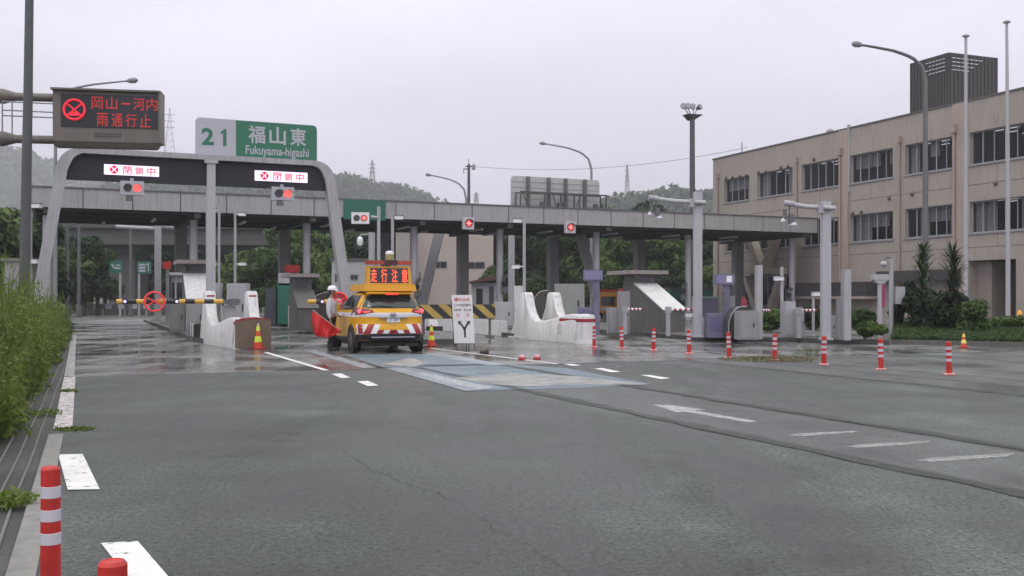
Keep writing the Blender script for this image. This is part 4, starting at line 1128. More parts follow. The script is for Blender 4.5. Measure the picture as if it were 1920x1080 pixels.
# ================================================================== diversion board on a folding stand
def board():
    Y = 29.7; base = G(871, 656)
    base.y = Y; base.x = (871 - 960) / FPX * Y; base.z = 0
    t = thing('diversion_board', 'white standing board with red writing and a black forked arrow', 'notice board', base, R(-4))
    s = Y / FPX
    W_, z0, z1 = 38.5 * s, .19, zt(553, Y)
    lean = R(9)
    fp = lambda x, z, o=0.0: Vector((x - .075 * (z - z0) / 1.0, (z - z0) * math.tan(lean) * .8 - o, z))
    b = MB(); b.prism([fp(-W_ / 2, z0), fp(W_ / 2 + .0, z0), fp(W_ / 2, z1), fp(-W_ / 2, z1)], (0, .02, 0)); b.build('board_face', M('board_white', (.66, .65, .68), .4, var=.05, scale=1.5, streak=.1), t)
    H = z1 - z0
    def put(strs, mat, nm, bold=.0):
        g = MB()
        for (txt, cx, cz, w_, h_) in strs:
            vs, fs = text_geo(txt, w_ * W_, h_ * H, bold=bold)
            g.add([fp(a + cx * W_, z0 + cz * H + c, .006) for a, _, c in vs], fs)
        g.build(nm, mat, t, smooth=0)
    RW = M('writing_red', (.5, .04, .05), .5); BK = M('writing_black', (.025, .025, .03), .5)
    put([('通行止め', 0, .905, .78, .075)], RW, 'heading', .02)
    put([('この先区間内', 0, .79, .84, .055), ('広島方面', -.25, .69, .36, .05), ('岡山方面', .25, .69, .36, .05)], BK, 'small_writing', .012)
    g = MB()
    for cx in (-.24, .24):
        for sg in (-1, 1):
            q = [(-.085, -.038), (-.055, -.038), (.085, .038), (.055, .038)]
            g.add([fp((cx + a * sg) * W_, z0 + (.585 + c) * H, .006) for a, c in q], [(0, 1, 2, 3)])
    g.build('red_crosses', RW, t, smooth=0)
    g = MB()
    def strip(pts, w_):
        pts = [Vector(p) for p in pts]
        vs = []
        for i, p in enumerate(pts):
            d_ = (pts[min(i + 1, len(pts) - 1)] - pts[max(i - 1, 0)]).normalized(); n = Vector((d_.y, -d_.x)) * w_
            vs += [p - n, p + n]
        g.add([fp(v[0], z0 + v[1], .006) for v in vs], [(2 * i, 2 * i + 1, 2 * i + 3, 2 * i + 2) for i in range(len(pts) - 1)])
    strip([(.03, .12 * H), (.03, .22 * H), (.025, .30 * H)], .03)
    for sg in (-1, 1):
        e = Vector((.025 + sg * .115, .42 * H))
        strip([(.025, .27 * H), (.025 + sg * .03, .33 * H), e], .028)
        d_ = Vector((sg * .8, .6)); n = Vector((d_.y, -d_.x))
        q = [e + d_ * .09, e - n * .075, e + n * .075]
        g.add([fp(v.x, z0 + v.y, .007) for v in q], [(0, 1, 2)])
    g.build('forked_arrow', BK, t, smooth=0)
    FR = M('rusty_frame', (.06, .05, .045), .6)
    b = MB()
    for x in (-W_ / 2 + .03, W_ / 2 - .02, W_ * .18): b.bar(fp(x, z0) + Vector((0, .03, 0)), fp(x + .02, z0) + Vector((.012, 0, -z0)), .022, .022)
    b.bar(fp(-W_ / 2, z0) + Vector((0, .03, -.01)), fp(W_ / 2, z0) + Vector((0, .03, -.01)), .025, .025)
    b.build('front_legs', FR, t)
    b = MB()
    for dx in (0, W_ * .62): b.bar(fp(-W_ / 2 - .02 + dx, z1 * .9) + Vector((0, .04, 0)), Vector((-W_ / 2 - .12 + dx, .95, 0)), .02, .02)
    b.bar(Vector((-W_ / 2 - .11, .84, .2)), Vector((-W_ / 2 - .11 + W_ * .62, .84, .2)), .02, .02)
    b.build('back_legs', FR, t)
board()

# ================================================================== person and flag
def skin_obj(name, pts, edges, rad, mat, parent, levels=2, root=0):
    me = bpy.data.meshes.new(name); me.from_pydata([tuple(p) for p in pts], edges, [])
    o = bpy.data.objects.new(name, me); COL.objects.link(o)
    md = o.modifiers.new('skin', 'SKIN'); md.use_smooth_shade = True
    if not me.skin_vertices: me.skin_vertices.new()
    for i, r in enumerate(rad):
        me.skin_vertices[0].data[i].radius = (r, r) if not isinstance(r, tuple) else r
        me.skin_vertices[0].data[i].use_root = (i == root)
    sd = o.modifiers.new('subd', 'SUBSURF'); sd.levels = levels; sd.render_levels = levels
    bpy.context.view_layer.update()
    dg = bpy.context.evaluated_depsgraph_get()
    m2 = bpy.data.meshes.new_from_object(o.evaluated_get(dg))
    bpy.data.objects.remove(o); bpy.data.meshes.remove(me)
    m2.name = name; m2.materials.clear(); m2.materials.append(mat)
    m2.polygons.foreach_set('use_smooth', [True] * len(m2.polygons))
    o = bpy.data.objects.new(name, m2); COL.objects.link(o); o.parent = parent
    return o
def person():
    t = thing('person', 'person in white helmet, pale jacket and dark trousers holding a red flag', 'person', P(621, 560, 29.0) - Vector((0, 0, 1.5)), R(4))
    S = 1.02
    J = dict(pelvis=(0, 0, .96), belly=(.015, 0, 1.12), chest=(.0, 0, 1.32), neck0=(-.02, 0, 1.47), neck1=(.005, 0, 1.54), jaw=(.045, 0, 1.60), head=(.035, 0, 1.67), crown=(.025, 0, 1.755),
             shR=(-.025, -.16, 1.41), elR=(-.045, -.215, 1.13), wrR=(-.005, -.235, .885), paR=(.01, -.235, .82),
             shL=(-.025, .16, 1.41), elL=(.03, .22, 1.14), wrL=(.19, .17, .99), paL=(.25, .15, .97),
             hiR=(0, -.09, .9), knR=(.02, -.10, .5), anR=(-.02, -.10, .09), toR=(.11, -.11, .035),
             hiL=(0, .09, .9), knL=(.05, .11, .5), anL=(.03, .12, .09), toL=(.16, .13, .035))
    Rr = dict(pelvis=.12, belly=.115, chest=.125, neck0=.055, neck1=.05, jaw=.062, head=.082, crown=.06, shR=.055, elR=.038, wrR=.025, paR=.03, shL=.055, elL=.038, wrL=.025, paL=.03,
              hiR=.085, knR=.055, anR=.036, toR=.034, hiL=.085, knL=.055, anL=.036, toL=.034)
    E_ = [('pelvis', 'belly'), ('belly', 'chest'), ('chest', 'neck0'), ('neck0', 'neck1'), ('neck1', 'jaw'), ('jaw', 'head'), ('head', 'crown'),
          ('chest', 'shR'), ('shR', 'elR'), ('elR', 'wrR'), ('wrR', 'paR'), ('chest', 'shL'), ('shL', 'elL'), ('elL', 'wrL'), ('wrL', 'paL'),
          ('pelvis', 'hiR'), ('hiR', 'knR'), ('knR', 'anR'), ('anR', 'toR'), ('pelvis', 'hiL'), ('hiL', 'knL'), ('knL', 'anL'), ('anL', 'toL')]
    ks = list(J); ix = {k: i for i, k in enumerate(ks)}
    body = skin_obj('body', [Vector(J[k]) * S for k in ks], [(ix[a], ix[c]) for a, c in E_], [Rr[k] for k in ks], SKIN, t)
    # fingers, nose and ears join the same body mesh
    ex = MB()
    for side, pa, dv in (('R', Vector(J['paR']) * S, Vector((.1, 0, -1))), ('L', Vector(J['paL']) * S, Vector((1, -.1, -.25)))):
        dv = dv.normalized(); lat = Vector((1, 0, .1)) if side == 'R' else Vector((0, 1, 0)); pal = dv.cross(lat).normalized() * (1 if side == 'R' else -1)
        for k, (o_, ln) in enumerate(((-.028, .062), (-.010, .075), (.009, .07), (.026, .055))):
            b0 = pa + lat * o_ + dv * .015
            ex.tube([b0, b0 + dv * ln * .5, b0 + dv * ln * .75 - pal * .02, b0 + dv * ln * .6 - pal * .045], [.0095, .009, .008, .006], 8)
        b0 = pa + lat * -.028 - dv * .015
        ex.tube([b0, b0 - lat * .02 + dv * .025 - pal * .012, b0 - lat * .005 + dv * .05 - pal * .035], [.011, .01, .007], 8)
    hc = Vector(J['head']) * S
    ex.tube([hc + Vector((.075, 0, .01)), hc + Vector((.105, 0, -.025)), hc + Vector((.08, 0, -.035))], [.012, .016, .008], 8)
    for s in (-1, 1): ex.ball(hc + Vector((-.005, s * .085, -.01)), .026, 8)
    fo = ex.build('tmp_fingers', SKIN, t)
    v1 = [v.co[:] for v in body.data.vertices]; f1 = [tuple(p.vertices) for p in body.data.polygons]
    k = len(v1); v2 = [v.co[:] for v in fo.data.vertices]; f2 = [tuple(i + k for i in p.vertices) for p in fo.data.polygons]
    me = bpy.data.meshes.new('body'); me.from_pydata(v1 + v2, [], f1 + f2); me.materials.append(SKIN); me.polygons.foreach_set('use_smooth', [True] * len(me.polygons))
    bpy.data.objects.remove(fo); body.data = me
    b = MB()
    for s in (-1, 1): b.ball(hc + Vector((.077, s * .032, .018)), .012, 8)
    b.build('eyes', BLACK, t)
    b = MB(); b.box(hc.x + .070, hc.x + .088, hc.y - .028, hc.y + .028, hc.z - .062, hc.z - .054); b.build('mouth', M('lip', (.25, .1, .09), .5), t)
    b = MB(); b.lathe([(.07, -.06), (.084, -.01), (.088, .045)], hc + Vector((-.036, 0, .0)), 16, .9, 1.02); b.build('hair', M('hair_dark', (.02, .018, .016), .6), t)
    JK = M('jacket_white', (.5, .49, .54), .75, var=.1, scale=5)
    cs = ['belly0', 'belly', 'chest', 'neck0', 'shR', 'elR', 'wrR', 'shL', 'elL', 'wrL']
    J2 = dict(J, belly0=(.01, 0, .99), wrR=(-.008, -.234, .90), wrL=(.175, .175, 1.0), neck0=(-.012, 0, 1.475)); Rj = dict(belly0=.17, belly=.168, chest=.172, neck0=.07, shR=.092, elR=.07, wrR=.05, shL=.092, elL=.07, wrL=.05)
    i2 = {k: i for i, k in enumerate(cs)}
    skin_obj('jacket', [Vector(J2[k]) * S for k in cs], [(i2[a], i2[c]) for a, c in (('belly0', 'belly'), ('belly', 'chest'), ('chest', 'neck0'), ('chest', 'shR'), ('shR', 'elR'), ('elR', 'wrR'), ('chest', 'shL'), ('shL', 'elL'), ('elL', 'wrL'))], [Rj[k] for k in cs], JK, t)
    b = MB(); b.grid(lambda a, c: (S * (.035 + .142 * math.cos((a - .5) * 1.6)), S * .13 * math.sin((a - .5) * 2.2), S * (1.0 + .38 * c)), 8, 8); b.build('vest_front', M('vest_cream', (.55, .45, .27), .7, var=.1), t)
    TR = M('trousers_navy', (.022, .023, .032), .8, var=.15, scale=8)
    ts = ['pelvis', 'hiR', 'knR', 'anR', 'hiL', 'knL', 'anL']; J3 = dict(J, pelvis=(0, 0, 1.0), anR=(-.015, -.10, .13), anL=(.035, .12, .13)); Rt = dict(pelvis=.14, hiR=.112, knR=.088, anR=.078, hiL=.112, knL=.088, anL=.078)
    i3 = {k: i for i, k in enumerate(ts)}
    skin_obj('trousers', [Vector(J3[k]) * S for k in ts], [(i3[a], i3[c]) for a, c in (('pelvis', 'hiR'), ('hiR', 'knR'), ('knR', 'anR'), ('pelvis', 'hiL'), ('hiL', 'knL'), ('knL', 'anL'))], [Rt[k] for k in ts], TR, t)
    for s in ('R', 'L'):
        an, to = Vector(J['an' + s]) * S, Vector(J['to' + s]) * S
        b = MB(); b.tube([an + Vector((-.0, 0, .2)), an + Vector((0, 0, .05)), an + Vector((-.01, 0, -.04))], [.086, .08, .066], 12)
        b.tube([an + Vector((-.05, 0, -.045)), an + Vector((.03, 0, -.04)), to + Vector((.0, 0, .008)), to + Vector((.05, 0, .0))], [.045, .055, .046, .025], 12)
        b.box(an.x - .09, to.x + .06, an.y - .045, an.y + .05, 0, .022); b.build('boot', M('boot_olive', (.03, .028, .022), .6, var=.2), t)
    b = MB(); b.lathe([(.112, -.005), (.118, .0), (.117, .03), (.108, .075), (.08, .11), (.04, .128), (.003, .132)], hc + Vector((-.008, 0, .045)), 24, 1.12, .98); he = b.build('helmet', WHITECLEAN, t)
    b = MB(); b.grid(lambda a, c: (hc.x - .008 + (.118 + .05 * c) * 1.12 * math.cos((a - .5) * 2.0), hc.y + (.115 + .02 * c) * math.sin((a - .5) * 2.0), hc.z + .05 - .018 * c), 10, 1); b.build('helmet_brim', WHITECLEAN, he)
    b = MB(); b.tube([hc + Vector((.0, .088, .04)), hc + Vector((.03, .06, -.09)), hc + Vector((.04, 0, -.105)), hc + Vector((.03, -.06, -.09)), hc + Vector((.0, -.088, .04))], .005, 6); b.build('chin_strap', BLACK, he)
    return t
person()
def flag():
    Y = 28.55
    c = P(612, 601, Y); t = thing('red_flag', 'red flag with folded cloth hanging beside the legs of the person', 'flag', c, 0)
    s = Y / FPX; q = lambda x, y: Vector(((x - 612) * s, 0, (601 - y) * s))
    b = MB(); b.tube([q(585, 581) + Vector((0, .02, 0)), q(612, 601) + Vector((0, .03, 0)), q(642, 623) + Vector((0, .02, 0))], .011, 8); b.build('flag_stick', M('stick', (.4, .35, .3), .5), t)
    top = [(586.5, 582.5), (600, 592), (612, 601), (626, 611), (641, 620.5)]
    bot = [(590, 629), (600, 631.5), (613, 633.5), (626, 629), (640.5, 621.8)]
    def lerp(a, f):
        x = f * (len(a) - 1); i = min(int(x), len(a) - 2); g = x - i
        return a[i][0] + (a[i + 1][0] - a[i][0]) * g, a[i][1] + (a[i + 1][1] - a[i][1]) * g
    def cl(u, v):
        a, c = lerp(top, u), lerp(bot, u)
        bulge = -2.8 * math.sin(math.pi * v) * (1 - u) ** 2
        p = q(a[0] + (c[0] - a[0]) * v + bulge, a[1] + (c[1] - a[1]) * v)
        p.y = (.045 * math.sin(u * 17 + v * 2.3) * (.3 + v) + .03 * math.sin(u * 7 - v * 5)) - .02
        return p
    m = M('flag_cloth', (.68, .032, .03), .55, var=.12, scale=6)
    tr = m.node_tree; 
    bs = tr.nodes['Principled BSDF']; tl = tr.nodes.new('ShaderNodeBsdfTranslucent'); tl.inputs[0].default_value = (.75, .06, .05, 1)
    ms = tr.nodes.new('ShaderNodeMixShader'); ms.inputs[0].default_value = .35
    tr.links.new(bs.outputs[0], ms.inputs[1]); tr.links.new(tl.outputs[0], ms.inputs[2]); tr.links.new(ms.outputs[0], tr.nodes['Material Output'].inputs[0])
    b = MB(); b.grid(cl, 48, 22); o = b.build('flag_cloth', m, t, smooth=80)
    sd = o.modifiers.new('thickness', 'SOLIDIFY'); sd.thickness = .003
flag()

# dark lamp and speaker clusters on the front canopy columns
set_angle(A_CANOPY)
for px, py, lab in ((783, 541, 'dark lamp cluster on the canopy column right of the patrol car sign'), (946, 534, 'dark lamp cluster on the canopy column left of the white barrier'), (1281, 548, 'dark lamp cluster on the canopy column beside the first arm post'), (1478, 556, 'dark lamp cluster on the canopy column under the steel brace')):
    c = UV(u_at(px, VF + 1.6), VF + 1.6); c = c + (Vector((-c.x, -c.y, 0)).normalized() * .42); z = zt(py, c.y)
    t = thing('lamp_cluster', lab, 'lamp cluster', (c.x, c.y, z), 0, 'lamp clusters on the canopy columns')
    b = MB(); b.box(-.05, .05, -.02, .24, -.55, .5); b.box(-.16, .2, -.1, .1, -.42, -.1); b.build('bracket', DGREY, t)
    b = MB(); b.tube([(-.02, -.1, .12), (-.02, -.3, .08)], [.1, .17], 12); b.tube([(.12, -.08, .42), (.12, -.22, .5)], [.07, .12], 12); b.build('lamp_cup', BLACK, t)
    b = MB(); b.tube([(.06, 0, .5), (.14, -.02, .72), (.1, -.02, .9)], .025, 6); b.build('cable', BLACK, t)
set_angle(A_LANE)
# ================================================================== yellow patrol car
def patrol_car():
    HD = R(21)
    t = thing('patrol_car', 'yellow road patrol car with lit orange message board on its roof', 'car', ((738 - 960) / FPX * 27.75, 27.75, 0), HD)
    def tab(rows):
        zs = [r[0] for r in rows]
        def f(z, k):
            return float(np.interp(z, zs, [r[k] for r in rows]))
        return f
    #            z    rear  front  halfw  n
    T = tab([(.27, .20, 4.45, .82, 5), (.36, .07, 4.58, .885, 6), (.5, .005, 4.66, .905, 6), (.66, 0., 4.66, .91, 6), (.74, .02, 4.64, .91, 6), (.80, .055, 4.6, .908, 6),
             (.92, .065, 4.5, .908, 6), (1.02, .06, 4.3, .90, 6), (1.08, .055, 3.95, .89, 6), (1.14, .085, 3.55, .875, 6), (1.22, .14, 3.35, .855, 5.5), (1.30, .19, 3.15, .83, 5),
             (1.45, .30, 2.75, .765, 5), (1.58, .41, 2.4, .70, 4.6), (1.64, .46, 2.25, .665, 4.2), (1.68, .56, 2.1, .60, 4), (1.705, .80, 1.9, .46, 3.5)])
    def pr(z): return [T(z, k) for k in (1, 2, 3, 4)]
    def S_rear(xf, z, off=0.0):
        yr, yf, hw, n = pr(z); yc, hl = (yr + yf) / 2, (yf - yr) / 2
        xf = max(-1, min(1, xf))
        y = yc - hl * (1 - abs(xf) ** n) ** (1 / n)
        p = Vector((xf * hw, y, z))
        nn = Vector((xf * abs(xf) ** (n - 2) * (hl / hw) if xf else 0, -(max(0, 1 - abs(xf) ** n)) ** ((n - 1) / n), 0))
        nn = nn.normalized() if nn.length > 1e-6 else Vector((math.copysign(1, xf), 0, 0))
        return p + nn * off
    def S_side(sgn, y, z, off=0.0):
        yr, yf, hw, n = pr(z); yc, hl = (yr + yf) / 2, (yf - yr) / 2
        f = max(-.9999, min(.9999, (y - yc) / hl))
        x = sgn * hw * (1 - abs(f) ** n) ** (1 / n)
        return Vector((x + sgn * off, y, z))
    N = 96
    zs = [.27, .31, .36, .43, .5, .58, .66, .70, .74, .77, .80, .86, .92, .97, 1.02, 1.05, 1.08, 1.11, 1.14, 1.18, 1.22, 1.26, 1.30, 1.37, 1.45, 1.52, 1.58, 1.61, 1.64, 1.66, 1.68, 1.695, 1.705]
    vs = []; fs = []
    for z in zs:
        yr, yf, hw, n = pr(z); yc, hl = (yr + yf) / 2, (yf - yr) / 2
        for j in range(N):
            a = 2 * math.pi * j / N; c, s = math.cos(a), math.sin(a)
            vs.append((hw * math.copysign(abs(c) ** (2 / n), c), yc + hl * math.copysign(abs(s) ** (2 / n), s), z))
    for i in range(len(zs) - 1):
        for j in range(N): fs.append((i * N + j, i * N + (j + 1) % N, (i + 1) * N + (j + 1) % N, (i + 1) * N + j))
    fs += [tuple(range(N))[::-1], tuple((len(zs) - 1) * N + j for j in range(N))]
    CARY = M('car_yellow', (.68, .335, .006), .25, var=.06, scale=2, spec=.45, rvar=.08, streak=.1)
    b = MB(); b.add(vs, fs); body = b.build('body', CARY, t, smooth=50)
    def rear_patch(name, quad, mat, off=.006, nu=10, nv=4, par=None, thick=True):
        """quad: (xf, z) bottom-left, bottom-right, top-right, top-left"""
        (a, c, d_, e) = quad
        def fn(i, j, o=off):
            x0 = a[0] + (c[0] - a[0]) * i; x1 = e[0] + (d_[0] - e[0]) * i
            z0 = a[1] + (c[1] - a[1]) * i; z1 = e[1] + (d_[1] - e[1]) * i
            return S_rear(x0 + (x1 - x0) * j, z0 + (z1 - z0) * j, o)
        b = MB(); b.grid(fn, nu, nv); return b.build(name, mat, par or t, smooth=50)
    def side_patch(name, sgn, quad, mat, off=.006, nu=10, nv=4, par=None):
        (a, c, d_, e) = quad
        def fn(i, j):
            y0 = a[0] + (c[0] - a[0]) * i; y1 = e[0] + (d_[0] - e[0]) * i
            z0 = a[1] + (c[1] - a[1]) * i; z1 = e[1] + (d_[1] - e[1]) * i
            return S_side(sgn, y0 + (y1 - y0) * j, z0 + (z1 - z0) * j, off)
        b = MB(); b.grid(fn, nu, nv, flip=(sgn < 0)); return b.build(name, mat, par or t, smooth=50)
    CGLASS = M('car_glass', (.028, .034, .036), .06, var=.25, scale=1.5, rvar=.03, spec=.6)
    WB = M('car_white_band', (.62, .62, .66), .35, var=.04)
    CRED = M('stripe_red', (.30, .015, .03), .35, var=.05)
    CWH = M('stripe_white', (.72, .72, .74), .35, var=.04)
    # rear window with black surround
    rear_patch('window_surround', ((-.93, 1.235), (.93, 1.235), (.86, 1.60), (-.86, 1.60)), BLACK, .003, 20, 8)
    rw = rear_patch('rear_window', ((-.87, 1.265), (.87, 1.265), (.82, 1.57), (-.82, 1.57)), CGLASS, .007, 20, 8)
    b = MB(); p = S_rear(-.70, 1.30, .012); b.tube([p + Vector((0, -.001, 0)), p + Vector((0, .002, 0))], .03, 12); b.build('sticker', WHITECLEAN, rw)
    b = MB(); b.tube([S_rear(.02, 1.275, .02), S_rear(-.3, 1.30, .022), S_rear(-.62, 1.29, .022)], .012, 6); b.build('rear_wiper', BLACK, rw)
    # spoiler and high brake lamp
    b = MB(); b.prism([(-.62, .30, 1.615), (-.56, .20, 1.635), (.56, .20, 1.635), (.62, .30, 1.615), (.60, .62, 1.70), (-.60, .62, 1.70)], (0, 0, .03)); sp = b.build('spoiler', CARY, t)
    b = MB(); b.box(-.16, .16, .165, .198, 1.605, 1.655); b.build('brake_lamp', M('lamp_brake', (.95, .05, .03), .3, emit=.8), t)
    # white band across tailgate and sides
    rear_patch('white_band', ((-.985, 1.00), (.985, 1.00), (.985, 1.115), (-.985, 1.115)), WB, .005, 30, 3)
    for s in (-1, 1): side_patch('side_band', s, ((.35, .99), (4.0, .99), (3.8, 1.10), (.35, 1.115)), WB, .005, 24, 3)
    b = MB(); b.box(-.36, .36, -.005, .06, .965, 1.0); b.build('plate_garnish', M('chrome', (.35, .35, .37), .25, metal=.8), t)
    b = MB(); b.lathe([(.001, 0), (.06, .0), (.075, .008), (.06, .014), (.001, .014)], (0, 0, 0), 24, 1.15, .8)
    b.v = [(x, .045 - z, 1.065 + y) for x, y, z in b.v]; b.build('emblem', M('chrome'), t)
    # tail lamps
    TL = M('tail_lamp_dark', (.10, .006, .012), .15, var=.05); TLR = M('tail_lamp_red', (.9, .03, .05), .2, var=.04, emit=.35)
    for s in (-1, 1):
        lens = rear_patch('tail_lamp', tuple((s * a, z) for a, z in ((.56, 1.12), (.995, 1.045), (.995, 1.26), (.58, 1.185))), TL, .010, 12, 4)
        if s > 0: lens.data.flip_normals()
        l2 = side_patch('side_lens', s, ((.10, 1.06), (.42, 1.10), (.36, 1.20), (.16, 1.235)), TL, .010, 8, 4, par=lens)
        b = MB(); p = S_rear(s * .9, 1.155, .008); b.lathe([(.001, -.0), (.07, 0), (.06, .025), (.03, .035), (.001, .037)], (0, 0, 0), 18); b.v = [(p.x + x, p.y - z, p.z + y) for x, y, z in b.v]; b.build('lit_lamp', M('lamp_tail_lit', (1.0, .10, .12), .3, emit=1.3), lens)
        rr = rear_patch('red_bar', tuple((s * a, z) for a, z in ((.64, 1.135), (.84, 1.105), (.84, 1.17), (.66, 1.158))), TLR, .014, 6, 2, par=lens)
        if s > 0: rr.data.flip_normals()
    # bumper stripes
    for s in (-1, 1):
        for k in range(6):
            x0 = .99 - k * .17; m_ = CWH if k % 2 == 0 else CRED
            z0, z1 = (.53, .80) if k < 3 else (.55, .645)
            q = ((s * x0, z0), (s * (x0 - .165), z0), (s * (x0 - .165 - .13 * (1 if k < 3 else .4)), z1), (s * (x0 - .13 * (1 if k < 3 else .4)), z1))
            o = rear_patch('bumper_stripe', q, m_, .007, 4, 3)
            if s > 0: o.data.flip_normals()
        side_patch('bumper_stripe', s, ((.12, .54), (.30, .54), (.36, .80), (.18, .80)), CRED, .007, 4, 3)
        side_patch('bumper_stripe', s, ((.31, .54), (.40, .62), (.46, .80), (.37, .80)), CWH, .007, 4, 3)
    # black lower bumper, bright strip, tow cover, underbody
    rear_patch('lower_bumper', ((-.99, .275), (.99, .275), (.99, .52), (-.99, .52)), BLACK, .012, 30, 5)
    rear_patch('lower_bumper', ((-.70, .51), (.70, .51), (.66, .545), (-.66, .545)), BLACK, .013, 20, 4)
    rear_patch('bright_strip', ((-.60, .43), (.60, .43), (.63, .465), (-.63, .465)), SILVER, .022, 16, 1)
    for s in (-1, 1): side_patch('sill', s, ((.2, .275), (4.4, .275), (4.4, .40), (.2, .42)), BLACK, .008, 30, 3)
    b = MB(); b.box(-.75, .75, .35, 4.3, .18, .275); b.tube([(.35, .1, .22), (.35, .7, .22)], .04, 10); b.build('underbody', BLACK, t)
    # number plate, tailgate handle
    b = MB(); b.box(-.165, .165, .028, .048, .85, .985); pl = b.build('number_plate', WHITECLEAN, t)
    b = MB(); put_text(b, '福山', -.02, .024, .96, .11, .032); put_text(b, '11-97', .01, .024, .90, .24, .07, .02); b.build('plate_writing', M('plate_blue', (.12, .13, .25), .5), pl)
    b = MB(); b.box(-.10, .10, .03, .055, .735, .765); b.build('tailgate_handle', BLACK, t)
    # side windows
    for s in (-1, 1):
        side_patch('window_surround', s, ((.62, 1.20), (3.25, 1.165), (2.38, 1.60), (.72, 1.60)), BLACK, .004, 24, 6)
        side_patch('side_window', s, ((1.42, 1.225), (2.22, 1.20), (2.05, 1.57), (1.45, 1.575)), CGLASS, .008, 10, 6)
        side_patch('side_window', s, ((2.30, 1.20), (3.08, 1.19), (2.36, 1.57), (2.13, 1.57)), CGLASS, .008, 10, 6)
        side_patch('side_window', s, ((.74, 1.27), (1.34, 1.235), (1.37, 1.57), (.92, 1.56)), CGLASS, .008, 10, 6)
        for y in (1.35, 2.26, 3.3): side_patch('door_seam', s, ((y, .42), (y + .012, .42), (y + .012, 1.16), (y, 1.16)), BLACK, .0035, 1, 8)
        for y in (1.48, 2.42): 
            b = MB(); p = S_side(s, y, .97, .02); b.box(p.x - .015, p.x + .015, y, y + .2, .955, .985); b.build('door_handle', CARY, t)
        b = MB(); p = S_side(s, 2.95, 1.22, 0); b.box(min(p.x, p.x + s * .22), max(p.x, p.x + s * .22), 2.93, 3.05, 1.18, 1.33); b.build('wing_mirror', CARY, t)
    # front windscreen
    b = MB()
    b.grid(lambda i, j: Vector(((i * 2 - 1) * (.80 - .16 * j), 0, 1.2 + .4 * j)) + Vector((0, T(1.2 + .4 * j, 2) - .02 + .012 - abs(i * 2 - 1) ** 4 * .22, 0)), 12, 6, flip=True); b.build('windscreen', CGLASS, t)
    # wheels
    for s in (-1, 1):
        for y in (.93, 3.63):
            b = MB(); c = Vector((s * .905, y, .36)); b.tube([c - Vector((s * .1, 0, 0)), c + Vector((s * .008, 0, 0))], .425, 32); b.build('wheel_arch', BLACK, t)
            wx = s * .80
            prof = [(.20, -.115), (.33, -.115), (.352, -.09), (.36, -.04), (.36, .04), (.352, .09), (.33, .115), (.20, .118)]
            b = MB(); b.lathe(prof, (0, 0, 0), 36); b.v = [(wx + z, y + x, .36 + y_) for x, y_, z in b.v]; wh = b.build('wheel', TYRE, t)
            b = MB(); b.lathe([(.215, .119), (.205, .125), (.05, .128), (.001, .130)], (0, 0, 0), 30)
            b.v = [(wx + s * z, y + x, .36 + y_) for x, y_, z in b.v]; rm = b.build('rim', RIM, wh)
            b = MB()
            for k in range(5):
                a = 2 * math.pi * (k + .5) / 5; b.prism([(wx + s * .132, y + math.cos(a + d_) * r_, .36 + math.sin(a + d_) * r_) for r_, d_ in ((.08, -.3), (.185, -.26), (.185, .26), (.08, .3))], (s * .002, 0, 0))
            b.build('rim_opening', BLACK, wh)
            for rr_ in (0,):
                pass
    # roof box, message board, light bar, beacon
    b = MB(); b.prism([(-.70, .38, 1.71), (.70, .38, 1.71), (.66, .40, 1.90), (-.66, .40, 1.90)], (0, 1.75, 0)); rb_ = b.build('roof_box', YELLOW, t)
    b = MB()
    for x in (-.5, .5):
        for y in (.6, 1.6): b.box(x - .04, x + .04, y, y + .1, 1.66, 1.715)
    b.build('rack_foot', DGREY, t)
    zb0, zb1 = 1.905, 2.40
    b = MB(); b.prism([(-.58, .46, zb0), (.58, .46, zb0), (.56, .50, zb1), (-.56, .50, zb1)], (0, .30, 0)); bd = b.build('message_board', YELLOW, t)
    ln = lambda z: .455 + (z - zb0) * .08
    b = MB(); b.prism([(-.50, ln(zb0 + .03), zb0 + .03), (.50, ln(zb0 + .03), zb0 + .03), (.49, ln(zb1 - .05), zb1 - .05), (-.49, ln(zb1 - .05), zb1 - .05)], (0, .005, 0)); b.build('led_screen', M('led_screen_dark', (.03, .035, .04), .4), bd)
    g = MB(); zc = (zb0 + zb1) / 2 - .01
    spaced(g, '走行注意', [-.40, -.135, .135, .40], 0, zc, .15, .37, bold=.008)
    g.v = [(x, ln(z) - .006, z) for x, y, z in g.v]; g.build('led_writing', LEDOR, bd)
    b = MB(); b.box(-.04, .04, .5, .6, zb1 + .0, zb1 + .05); b.prism([(-.57, .44, zb1 + .05), (.57, .44, zb1 + .05), (.60, .44, zb1 + .16), (-.60, .44, zb1 + .16)], (0, .3, 0)); lb = b.build('light_bar', M('light_bar_red', (.36, .05, .025), .25, var=.2, scale=3), t)
    b = MB(); b.box(-.14, .20, .42, .76, zb1 + .04, zb1 + .17); b.build('bar_centre', M('bar_dark', (.06, .015, .015), .4), lb)
    b = MB(); b.lathe([(.10, 0), (.11, .03), (.105, .16), (.10, .165)], (.03, .58, zb1 + .172), 18); be = b.build('beacon', M('beacon_amber', (.34, .30, .12), .15, var=.15), t)
    b = MB(); b.lathe([(.105, .0), (.11, .03), (.09, .075), (.03, .095), (.003, .097)], (.03, .58, zb1 + .34), 18); b.build('beacon_cap', WHITECLEAN, be)
    t.scale = (1.09, 1.0, 1.0)
    return t
patrol_car()

